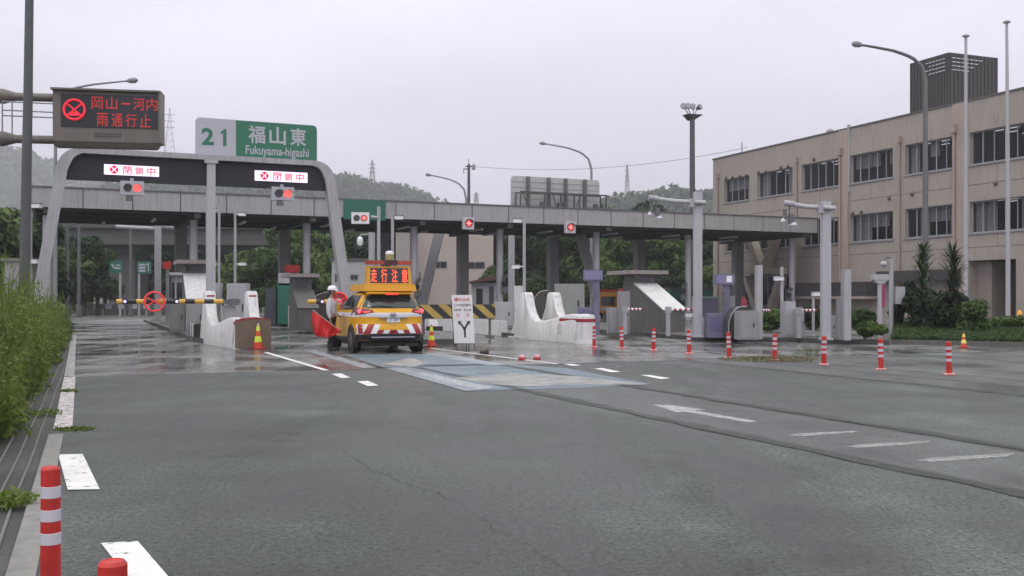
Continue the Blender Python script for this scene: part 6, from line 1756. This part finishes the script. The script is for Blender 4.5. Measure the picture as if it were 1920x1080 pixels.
# ================================================================== overpass beyond the toll gate
def overpass():
    Y = 98.0; t = thing('road_overpass', 'grey concrete road overpass crossing behind the toll gate', 'overpass', ((200 - 960) / FPX * Y, Y, 0), R(6))
    z = lambda y: zt(y, Y)
    OC = M('overpass_concrete', (.10, .10, .10), .8, var=.12, scale=.6, streak=.3)
    OL = M('overpass_parapet', (.17, .175, .18), .7, var=.08, scale=.6, streak=.2)
    b = MB(); b.box(-40, 19, 0, 9, z(458), z(428)); b.box(-40, 19, -.5, 9.5, z(428) + .002, z(412)); b.build('girder', OC, t)
    b = MB(); b.box(-40, 19, -.75, -.45, z(412) + .004, z(396)); b.build('parapet', OL, t)
    for x, nm in ((.9, 'pier'), (12.5, 'pier')):
        b = MB(); b.box(x - 1.25, x + 1.25, 2, 7, 0, z(474)); b.prism([(x - 1.25, 1.5, z(474)), (x + 1.25, 1.5, z(474)), (x + 2.3, 1.5, z(458) - .003), (x - 2.3, 1.5, z(458) - .003)], (0, 6, 0)); b.build(nm, OC, t)
overpass()
def far_sign(name, label, px0, px1, py0, py1, Y, mat, arrows=True, posts=()):
    s = Y / FPX; t = thing(name, label, 'road sign', ((px0 + px1) / 2 * s - 960 * s, Y, zt(py1, Y)), 0)
    W_ = (px1 - px0) * s; H = (py1 - py0) * s
    b = MB(); b.prism(round_rect(-W_ / 2, W_ / 2, 0, H, .1, 3), (0, .08, 0)); b.build('board', mat, t)
    if arrows:
        b = MB()
        if arrows == 1: b.bar((-W_ * .3, -.012, H * .72), (-W_ * .12, -.012, H * .4), .14, .02, (0, 1, 0)); b.bar((-W_ * .12, -.012, H * .4), (W_ * .38, -.012, H * .34), .14, .02, (0, 1, 0)); b.box(W_ * .02, W_ * .36, -.02, -.002, H * .55, H * .68)
        else:
            b.box(W_ * .30, W_ * .36, -.02, -.002, H * .2, H * .8); b.bar((W_ * .33, -.012, H * .85), (W_ * .2, -.012, H * .66), .1, .02, (0, 1, 0))
            for f in (.75, .5, .25): b.box(-W_ * .38, W_ * .1, -.02, -.002, H * f - .1, H * f + .06)
        b.build('sign_marks', SIGNGREY, t)
    b = MB()
    for x in posts: b.box(x * W_ - .08, x * W_ + .08, .085, .22, -zt(py1, Y), H)
    if posts: b.build('sign_post', GREY, t)
far_sign('direction_sign', 'green road sign with a left bending arrow under the overpass', 205, 229, 489, 511, 86, DGREEN, 1, (.3,))
far_sign('direction_sign', 'green road sign with an upright arrow under the overpass', 257, 283, 490, 513, 86, DGREEN, 2, (-.4,))
far_sign('lit_sign', 'dim red lit sign beside the left antenna pole', 305, 320, 490, 504, 60, M('dim_red_led', (.5, .03, .03), .5, emit=.15), 0, (0,))
far_sign('lit_sign', 'dim red lit sign behind the green door cabinet', 534, 562, 497, 511, 56, M('dim_red_led'), 0, (-.3, .3))
# low white rail and wall at the end of the left lane
t = thing('guard_rail', 'low black and white guard rail at the far end of the left lane', 'guard rail', ((150 - 960) / FPX * 88, 88, 0), 0)
b = MB(); s = 88 / FPX
for k in range(14): b.cur = k % 2; b.box(k * .55, k * .55 + .549, 0, .12, .62, 1.0)
b.build('rail', [SIGNGREY, DGREY], t)
b = MB()
for k in range(5): b.box(k * 1.9 - .06, k * 1.9 + .06, .13, .25, 0, .98)
b.build('rail_post', GREY, t)
t = thing('retaining_wall', 'low dark retaining wall below the overpass at the end of the road', 'low wall', ((165 - 960) / FPX * 92, 92, 0), R(-3))
b = MB(); b.box(0, 11, 0, .5, 0, .95); b.build('wall_body', DCONC, t); b = MB(); b.box(-.05, 11.05, -.05, .55, .953, 1.05); b.build('wall_cap', CONC, t)
for px, Y, lab in ((126, 72, 'thin dark pole among the trees left of the overpass pier'), (148, 80, 'second thin dark pole left of the overpass pier'), (245, 84, 'thin grey pole right of the overpass pier')):
    t = thing('lamp_pole', lab, 'pole', ((px - 960) / FPX * Y, Y, 0), 0)
    b = MB(); b.tube([(0, 0, 0), (0, 0, zt(425, Y))], [.14, .1], 10); b.build('pole', DGREY, t); b = MB(); b.tube([(0, 0, zt(425, Y)), (.5, 0, zt(425, Y) + .25)], .06, 8); b.tube([(0, 0, 0), (0, 0, .3)], .2, 10); b.build('arm', DGREY, t)

# ================================================================== foliage
LEAF1 = leaf_mat('leaf_mid', (.016, .042, .008), (.095, .16, .026), .55)
LEAF2 = leaf_mat('leaf_dark', (.007, .022, .006), (.038, .078, .018), .5)
LEAF3 = leaf_mat('leaf_bright', (.04, .08, .016), (.15, .21, .045), .6)
WEED = leaf_mat('weed_leaf', (.042, .082, .012), (.20, .27, .055), 1.3, .35)
DRYW = leaf_mat('weed_dry', (.09, .085, .035), (.2, .18, .08), 1.5)
LAWN = leaf_mat('lawn_blade', (.018, .045, .012), (.06, .11, .028), 1.5)
def quads_mesh(name, cen, nrm, size, mat, aspect=1.6, par=None, kind=None):
    """many leaf-sized quads: cen (n,3), nrm (n,3), size (n,)"""
    n = len(cen); nrm = nrm / np.linalg.norm(nrm, axis=1, keepdims=True)
    a = rng.normal(size=(n, 3)); a -= nrm * (a * nrm).sum(1, keepdims=True); a /= np.linalg.norm(a, axis=1, keepdims=True)
    c = np.cross(nrm, a); s = size[:, None] / 2
    bend = nrm * s * .35
    v = np.stack([cen - a * s * aspect, cen - c * s * .8 + bend, cen + a * s * aspect, cen + c * s * .8 + bend], 1).reshape(-1, 3)
    me = bpy.data.meshes.new(name); me.vertices.add(4 * n); me.vertices.foreach_set('co', v.ravel())
    me.loops.add(4 * n); me.loops.foreach_set('vertex_index', np.arange(4 * n, dtype=np.int32))
    me.polygons.add(n); me.polygons.foreach_set('loop_start', np.arange(0, 4 * n, 4, dtype=np.int32)); me.polygons.foreach_set('loop_total', np.full(n, 4, dtype=np.int32))
    me.materials.append(mat); me.update(calc_edges=True)
    o = bpy.data.objects.new(name, me); COL.objects.link(o)
    if par is not None: o.parent = par
    if kind: o['kind'] = kind
    return o
def crown_pts(blobs, n, fill=.35):
    """leaf positions on and in a set of ellipsoids (c, r)"""
    vol = np.array([r[0] * r[1] + r[1] * r[2] for _, r in blobs]); pk = rng.choice(len(blobs), n, p=vol / vol.sum())
    d_ = rng.normal(size=(n, 3)); d_ /= np.linalg.norm(d_, axis=1, keepdims=True)
    rad = np.where(rng.random(n) < fill, rng.random(n) ** .5, .86 + .24 * rng.random(n))
    C = np.array([b[0] for b in blobs])[pk]; Rr = np.array([b[1] for b in blobs])[pk]
    p = C + d_ * Rr * rad[:, None]
    nn = d_ + rng.normal(size=(n, 3)) * .55 + np.array([0, 0, .3])
    return p, nn
def make_tree(label, h_, wd, leaf, n=2600, size=.42, seed=1, group=None, name='broadleaf_tree', cat='tree', conifer=False, loc=(0, 0, 0)):
    rnd = random.Random(seed); t = thing(name, label, cat, loc, 0, group)
    b = MB(); k = 5
    pts = [(.06 * h_ * math.sin(i * 1.1 + seed) * i / k * .3, .05 * h_ * math.cos(i + seed) * i / k * .3, h_ * .8 * i / k) for i in range(k + 1)]
    b.tube(pts, [h_ * .03 * (1 - .8 * i / k) + .03 for i in range(k + 1)], 8)
    blobs = []
    if conifer:
        for i in range(8):
            f = i / 7; blobs.append(((rnd.uniform(-.1, .1) * wd, rnd.uniform(-.1, .1) * wd, h_ * (.22 + .75 * f)), (wd * .5 * (1 - f) + .18, wd * .5 * (1 - f) + .18, h_ * .10)))
    else:
        for i in range(13):
            a = rnd.uniform(0, 6.28); f = rnd.uniform(0, 1); rr = wd * .34 * math.sqrt(rnd.random()) * (1.1 - .5 * f)
            z = h_ * (.30 + .60 * f); r = wd * rnd.uniform(.13, .24)
            blobs.append(((rr * math.cos(a), rr * math.sin(a), z), (r, r, r * rnd.uniform(.65, .9))))
            if i % 2 == 0: b.tube([pts[2 + i % 3], (rr * .5 * math.cos(a), rr * .5 * math.sin(a), z * .85), (rr * math.cos(a), rr * math.sin(a), z)], [h_ * .012, h_ * .008, h_ * .004], 6)
    b.build('trunk', BARK, t)
    p, nn = crown_pts(blobs, n); quads_mesh('crown', p, nn, rng.uniform(.55, 1.25, n) * size, leaf, par=t)
    return t
TG = 'trees behind the toll gate'
protos = [make_tree('mid green bushy tree in the wood behind the toll canopy', 8, 7, LEAF1, 3000, .42, 1, TG),
          make_tree('dark green dense tree in the wood behind the toll canopy', 8.5, 6.5, LEAF2, 3000, .42, 2, TG),
          make_tree('pale yellow green loose tree in the wood behind the toll canopy', 7, 6, LEAF3, 2600, .42, 3, TG),
          make_tree('tall dark narrow tree in the wood behind the toll canopy', 10, 6, LEAF2, 3000, .42, 4, TG)]
used = [0, 0, 0, 0]
def put_tree(k, x, y, sc, z=0.0, lab=None, grp=None):
    base = protos[k]
    if used[k] == 0 and lab is None: o = base
    else: o = dup(base, (0, 0, 0))
    if lab: o['label'] = lab; o['group'] = grp
    used[k] += 1 if lab is None else 0
    o.location = (x, y, z); o.rotation_euler = (0, 0, random.uniform(0, 6.28)); o.scale = (sc, sc, sc * random.uniform(.9, 1.1))
def px_tree(k, px, Y, ztop, z=0.0, lab=None, grp=None):
    H = (8, 8.5, 7, 10)[k] * .92
    put_tree(k, (px - 960) / FPX * Y, Y, max(.3, (ztop - z) / H), z, lab, grp)
rt = random.Random(11)
# the wood right of the cream annex, in two rows
for Y, step, zl in ((100, 34, (6.5, 8.5)), (116, 40, (9.0, 11.0)), (86, 52, (3.2, 5.0))):
    px = 925 + rt.uniform(0, 20)
    while px < 1345:
        px_tree(rt.choice((0, 1, 1, 3, 1, 0)), px, Y + rt.uniform(-4, 4), rt.uniform(*zl)); px += step * rt.uniform(.75, 1.3)
# behind the annex and between annex and overpass
for px in (640, 672, 700, 735, 775): px_tree(rt.choice((1, 1, 3)), px + rt.uniform(-8, 8), 112 + rt.uniform(-4, 6), rt.uniform(8.5, 10.5))
for px in range(425, 640, 27): px_tree(rt.choice((2, 0, 2, 0)), px + rt.uniform(-8, 8), 86 + rt.uniform(-5, 6), rt.uniform(4.2, 6.0))
for px in range(560, 700, 34): px_tree(rt.choice((0, 1)), px + rt.uniform(-8, 8), 94 + rt.uniform(-3, 3), rt.uniform(6.8, 8.2))
for px in range(110, 420, 30): px_tree(rt.choice((1, 0, 1, 3)), px + rt.uniform(-8, 8), 122 + rt.uniform(-6, 6), rt.uniform(7.5, 9.0))
for px in (105, 132, 160, 185): px_tree(rt.choice((0, 1)), px + rt.uniform(-5, 5), 86 + rt.uniform(-3, 3), rt.uniform(5.0, 6.5))
for px in (-60, -22, 8, 34, 62): px_tree(rt.choice((0, 1, 2)), px, 58 + rt.uniform(-3, 5), rt.uniform(5.0, 6.4), 0.0, 'bushy green tree left of the lane gantry behind the weeds', 'trees left of the gantry')
for px in (-40, 10, 55): px_tree(1, px, 70, 7.0, 0.0, 'bushy green tree left of the lane gantry behind the weeds', 'trees left of the gantry')

# ================================================================== wooded hills in the mist
HILLG = M('hill_soil', (.05, .07, .03), .95, var=.3, scale=.03)
WOOD1 = leaf_mat('hill_leaf', (.016, .034, .014), (.065, .10, .034), .03, .1)
def ridge(px_y, Y, front, back, label_n, n_tree, rad=(3.0, 5.5), leaf=WOOD1, qn=60, qs=1.7):
    px_ = np.array([p for p, _ in px_y], float); py_ = np.array([q for _, q in px_y], float)
    zr = lambda px: float(CAMH + (HOR - np.interp(px, px_, py_)) / FPX * Y)
    wob = lambda x, y: 3.2 * math.sin(x * .016 + y * .01) + 2.2 * math.sin(x * .035 - y * .025)
    def pt(u, v):
        px = px_[0] + (px_[-1] - px_[0]) * u; x = (px - 960) / FPX * Y; H = max(zr(px) - rad[1] * 1.2, -2)
        if v < .75: f = v / .75; y = Y - front * (1 - f); z = H * (f * f * (3 - 2 * f))
        else: f = (v - .75) / .25; y = Y + back * f; z = H * (1 - f * f * (3 - 2 * f))
        edge = min(1, u * 6, (1 - u) * 6)
        return (x, y, -.5 + max(0, z * (.35 + .65 * edge) + wob(x, y) * min(1, z / 12)))
    b = MB(); b.grid(pt, 70, 18, flip=False); b.build('hill', HILLG, None)['kind'] = 'structure'
    C, NN, S = [], [], []
    for _ in range(n_tree):
        u, v = rng.random(), .12 + .68 * rng.random() ** .7
        c = np.array(pt(u, v)); r = rng.uniform(*rad); c[2] += r * .55
        d_ = rng.normal(size=(qn, 3)); d_ /= np.linalg.norm(d_, axis=1, keepdims=True); d_[:, 2] = np.abs(d_[:, 2]) * 1.0 - .15
        C.append(c + d_ * r * np.array([1, 1, .95]) * rng.uniform(.75, 1.12, (qn, 1))); NN.append(d_ + rng.normal(size=(qn, 3)) * .5); S.append(rng.uniform(.6, 1.3, qn) * qs)
    quads_mesh('hillside_woods', np.concatenate(C), np.concatenate(NN), np.concatenate(S), leaf, aspect=1.2, kind='stuff')
ridge([(-420, 330), (-250, 300), (-100, 285), (0, 280), (60, 274), (100, 296), (150, 318), (230, 345), (330, 380)], 1280, 560, 240, 'a', 650, (10, 16), qs=6.4, qn=50)
ridge([(150, 360), (300, 345), (420, 322), (520, 315), (600, 318), (640, 326), (680, 332), (715, 345), (760, 360), (800, 374), (850, 388), (900, 396), (980, 410)], 860, 430, 180, 'b', 900, (6, 11), qs=3.4)
ridge([(1040, 410), (1090, 388), (1120, 376), (1180, 374), (1230, 371), (1260, 370), (1300, 372), (1335, 378), (1420, 392), (1520, 420)], 600, 260, 140, 'c', 520, (5.2, 9), qs=2.8)
# a few single trees whose tops stand out on the right hand ridge
for px, py in ((1150, 378), (1232, 372), (1250, 374), (1283, 366), (1318, 368), (1332, 372)):
    Y = 540; zb = zt(405, Y) ; px_tree(3, px, Y, zt(py - 4, Y), zb, 'dark tree standing out on the ridge right of the roof billboard', 'single trees on the right ridge')

# ================================================================== left roadside weeds
def weeds():
    n_st = 5600
    C, N_, S = [], [], []; Cd, Nd, Sd = [], [], []; Bc, Bh = [], []
    st = MB()
    for i in range(n_st):
        v = 8.5 + 38 * rng.random() ** 1.3; u = -.92 - 3.6 * rng.random() ** 1.5 - .12 * math.sin(v * .9) - (.25 if v < 12 else 0)
        hgt = (.5 + 1.12 * min(1, (-u - .85) / .45)) * rng.uniform(.5, 1.12) * (.86 + .18 * math.sin(v * 1.9 + u * 2) + .08 * math.sin(v * 4.7)) * (1.0 if v < 24 else .8)
        if rng.random() < .10: hgt *= 1.22
        if v < 13: hgt *= .35 + .65 * (v - 8.5) / 4.5
        base = np.array(UV(u, v, 0)); lean = rng.normal(size=2) * .16 * hgt + np.array([.10 * hgt * CA, .10 * hgt * SA])
        m = int(18 + 24 * hgt)
        f = rng.random(m) ** .75
        p = base + np.stack([lean[0] * f ** 1.6, lean[1] * f ** 1.6, hgt * f], 1) + rng.normal(size=(m, 3)) * np.array([.09, .09, .03]) * (1.2 - .6 * f)[:, None]
        nn = rng.normal(size=(m, 3)) + np.array([0, 0, .5])
        sz = rng.uniform(.022, .058, m) * (1.25 - .5 * f) * (1 + .02 * (v - 8))
        if rng.random() < .45:
            kb = 12; fb = rng.random(kb) ** .6
            Bc.append(base + np.stack([lean[0] * fb ** 1.6, lean[1] * fb ** 1.6, hgt * (.2 + .95 * fb)], 1) + rng.normal(size=(kb, 3)) * .05); Bh.append(rng.uniform(.12, .3, kb) * (1 + .02 * (v - 8)))
        if rng.random() < .06: Cd.append(p); Nd.append(nn); Sd.append(sz * .8)
        else: C.append(p); N_.append(nn); S.append(sz)
        if v < 22 and i % 2 == 0:
            st.tube([base, base + np.array([lean[0] * .4, lean[1] * .4, hgt * .6]), base + np.array([lean[0], lean[1], hgt])], [.007, .005, .002], 4, cap=False)
    tag(quads_mesh('roadside_weeds', np.concatenate(C), np.concatenate(N_), np.concatenate(S), WEED, aspect=1.9), 'thick green weeds growing along the left road edge', 'weeds', kind='stuff')
    bc, bh = np.concatenate(Bc), np.concatenate(Bh); n = len(bc); ang = rng.random(n) * 6.283
    side = np.stack([np.cos(ang), np.sin(ang), 0 * ang], 1) * .009; upv = np.stack([rng.normal(size=n) * .22, rng.normal(size=n) * .22, np.ones(n)], 1) * bh[:, None] / 2
    bl = MB(); q = np.stack([bc - upv - side, bc - upv + side, bc + upv + side * .2, bc + upv - side * .2], 1).reshape(-1, 3)
    bl.add(q.tolist(), [(4 * i, 4 * i + 1, 4 * i + 2, 4 * i + 3) for i in range(n)])
    tag(bl.build('grass_blades', leaf_mat('blade_leaf', (.07, .11, .02), (.24, .29, .08), 1.2, .35), None, smooth=0), 'upright pale grass blades among the left roadside weeds', 'grass', kind='stuff')
    tag(quads_mesh('dry_weeds', np.concatenate(Cd), np.concatenate(Nd), np.concatenate(Sd), DRYW, aspect=1.9), 'dry brownish weed stalks among the green roadside weeds', 'weeds', kind='stuff')
    tag(st.build('weed_stalks', M('stalk', (.08, .10, .03), .8), None), 'thin stalks of the roadside weeds', 'weeds', kind='stuff')
weeds()
def tuft(label, c, n, r, h_, mat=WEED, size=.05, name='weed_tuft'):
    p = np.zeros((n, 3)); a = rng.random(n) * 6.283; q = np.sqrt(rng.random(n)) * r
    f = rng.random(n)
    p[:, 0] = np.cos(a) * q * (1 + f * .3); p[:, 1] = np.sin(a) * q * .7 * (1 + f * .3); p[:, 2] = f * h_ * (1 - .5 * q / r)
    o = quads_mesh(name, p, rng.normal(size=(n, 3)) + np.array([0, 0, .5]), rng.uniform(.6, 1.3, n) * size * .55, mat, aspect=2.2)
    o.location = c; return tag(o, label, 'weeds', 'weed tufts growing in the paving')
tuft('small weed tuft in the crack at the end of the white edge line', G(140, 806), 200, .20, .035)
tuft('green weed tuft growing on the ribbed strip beside the red post', G(25, 948), 260, .14, .14)
tuft('long low weed strip around an orange lane post', G(1440, 676), 800, 1.0, .12, DRYW, .07)
tuft('weed tuft with upright stems right of an orange lane post', G(1512, 672), 220, .3, .34, WEED, .05)
tuft('small weed tuft beside the edge line further along the left lane', G(131, 735), 160, .12, .06)
tuft('weed tuft in the ribbed strip left of the white edge line', G(82, 778), 160, .2, .1)

# ================================================================== grass verge at the right
def verge_right():
    e = [G(1672, 645.5), G(1760, 647), G(1850, 649), G(1960, 652), UV(26.5, 12)]
    outer = [(p.x, p.y) for p in e]
    kb_ = MB()
    for a, c in zip(e, e[1:]):
        kb_.bar(a + Vector((0, 0, .075)), c + Vector((0, 0, .075)), .18, .15)
    t = thing('grass_kerb', None, None); t['kind'] = 'structure'; kb_.build('kerb_stone', DCONC, t)
    far = [Vector((p[0] + 3.6, p[1] + 9.0, .55)) for p in outer]
    b = MB(); n = len(e); near = [p + Vector((.06, .12, .1)) for p in e]
    b.grid(lambda i, j: tuple(Vector(near[min(int(i * (n - 1)), n - 2)]).lerp(near[min(int(i * (n - 1)), n - 2) + 1], i * (n - 1) - min(int(i * (n - 1)), n - 2)).lerp(Vector(far[min(int(i * (n - 1)), n - 2)]).lerp(far[min(int(i * (n - 1)), n - 2) + 1], i * (n - 1) - min(int(i * (n - 1)), n - 2)), j)), 24, 10)
    o = b.build('grass_bank', GRASSG); o['kind'] = 'structure'
    m = 42000; C = np.zeros((m, 3))
    for i in range(m):
        u, v = rng.random(), rng.random() ** 1.2; k = min(int(u * (n - 1)), n - 2); f = u * (n - 1) - k
        C[i] = np.array(near[k].lerp(near[k + 1], f).lerp(far[k].lerp(far[k + 1], f), v)) + np.array([0, 0, .05 + .07 * rng.random()])
    tag(quads_mesh('verge_grass', C, rng.normal(size=(m, 3)) + np.array([0, -.4, .3]), rng.uniform(.05, .11, m), LAWN, aspect=2.4), 'mown green grass on the verge before the office building', 'grass', kind='stuff')
verge_right()
def shrub(label, px, base, w_px, h_px, leaf, n=1500, size=.13, name='shrub', z0=.3, cat='shrub', group='shrubs before the office building'):
    p = G(px, base, z0); s = p.y / FPX; W_, H = w_px * s, h_px * s
    t = thing(name, label, cat, p, random.uniform(0, 6), group); rnd = random.Random(int(px))
    b = MB()
    for k in range(5):
        a = rnd.uniform(0, 6.28); b.tube([(0, 0, 0), (W_ * .15 * math.cos(a), W_ * .15 * math.sin(a), H * .45), (W_ * .3 * math.cos(a), W_ * .3 * math.sin(a), H * .8)], [.03, .02, .01], 6)
    b.build('stem', BARK, t)
    bl = []
    for k in range(11):
        a = rnd.uniform(0, 6.28); q = W_ * .33 * math.sqrt(rnd.random()); r = W_ * rnd.uniform(.14, .22)
        bl.append(((q * math.cos(a), q * math.sin(a), H * rnd.uniform(.12, .8)), (r, r, min(r, H * .25) * 1.1)))
    q, nn = crown_pts(bl, n, .4); quads_mesh('foliage', q, nn, rng.uniform(.6, 1.3, n) * size, leaf, par=t)
    return t
shrub('dark round shrub under the left yucca', 1728, 620, 90, 74, LEAF2, 2200)
shrub('tall dark shrub between the two yuccas', 1768, 622, 84, 84, LEAF2, 2200)
shrub('grey green shrub before the building entrance', 1818, 624, 76, 62, LEAF1, 1800)
shrub('dark shrub left of the dome camera pole', 1690, 618, 50, 100, LEAF2, 2000)
shrub('pale green leafy shrub right of the tall camera column', 1618, 620, 50, 40, LEAF1, 1600)
shrub('low green bush under the steel brace', 1448, 616, 66, 34, LEAF1, 1600)
shrub('dark bush left of the second tall arm post', 1522, 614, 44, 46, LEAF2, 1500)
shrub('grey green low hedge bush near the right picture edge', 1890, 622, 90, 30, LEAF1, 1800)
shrub('brownish low bush at the foot of the tall camera column', 1635, 628, 60, 26, LEAF1, 1200)
def yucca(label, px, base, pyt):
    p = G(px, base, .35); s = p.y / FPX; H = (base - pyt) * s
    t = thing('yucca_tree', label, 'yucca', p, 0, 'yuccas before the office building')
    b = MB(); b.tube([(0, 0, 0), (.05, 0, H * .4), (-.02, 0, H * .85)], [.075, .065, .05], 10); b.build('trunk', BARK, t)
    vs = []; fs = []; heads = [(H * .9, .62), (H * .78, .8), (H * .64, .95), (H * .5, .95), (H * .36, .9)]; b = MB()
    for z, ln in heads:
        for k in range(46):
            a = rng.random() * 6.283; el = rng.uniform(-.45, 1.35); L_ = ln * rng.uniform(.7, 1.1)
            d_ = Vector((math.cos(a) * math.cos(el), math.sin(a) * math.cos(el), math.sin(el))); sd = d_.cross(Vector((0, 0, 1))).normalized() * .035
            p0 = Vector((0, 0, z - .1)); p1 = p0 + d_ * L_ * .55; p2 = p0 + d_ * L_ - Vector((0, 0, .12 * L_))
            b.add([p0 - sd * .5, p0 + sd * .5, p1 - sd, p1 + sd, p2], [(0, 1, 3, 2), (2, 3, 4)])
    b.build('leaf_crown', LEAF2, t)
yucca('spiky yucca behind the tall street lamp pole', 1731, 616, 452)
yucca('spiky yucca right of the tall street lamp pole', 1787, 620, 455)
# low white picket fence and small things along the verge
def fence(label, px0, px1, base, z0, n):
    a, c = G(px0, base, z0), G(px1, base, z0); t = thing('picket_fence', label, 'fence', a, 0)
    b = MB()
    for k in range(n):
        q = (c - a) * k / (n - 1); b.box(q.x - .03, q.x + .03, q.y, q.y + .04, 0, .36)
    b.build('picket', SIGNGREY, t)
    b = MB(); b.bar(Vector((0, .05, .3)), c - a + Vector((0, .05, .3)), .04, .05); b.build('rail', SIGNGREY, t)
fence('low white picket fence behind the grass verge', 1665, 1745, 616, .3, 14)
t = thing('warning_lamp', 'yellow warning lamp unit at the right picture edge', 'warning lamp', P(1912, 619, 46.0), 0, None)
b = MB(); b.lathe([(.17, 0), (.18, .08), (.14, .35), (.14, .4)], (0, 0, 0), 16); b.lathe([(.11, .42), (.13, .5), (.1, .8), (.03, .92)], (0, 0, 0), 16); b.build('lamp_body', M('lamp_amber', (.8, .35, .03), .3, emit=.2), t)
b = MB(); b.lathe([(.145, .36), (.15, .38), (.145, .40)], (0, 0, 0), 16); b.build('lamp_ring', DGREY, t)

# ================================================================== misty air
hz = bpy.data.materials.new('haze_air'); hz.use_nodes = True; nt = hz.node_tree; nt.nodes.clear()
o_ = nt.nodes.new('ShaderNodeOutputMaterial'); pv = nt.nodes.new('ShaderNodeVolumePrincipled')
pv.inputs['Color'].default_value = (.90, .92, .97, 1); pv.inputs['Density'].default_value = 0.0006; pv.inputs['Anisotropy'].default_value = 0.0
nt.links.new(pv.outputs[0], o_.inputs['Volume'])
b = MB(); b.box(-1520, 1520, -100, 1720, -1.6, 300); o = b.build('haze', hz, None, smooth=0); o['kind'] = 'stuff'
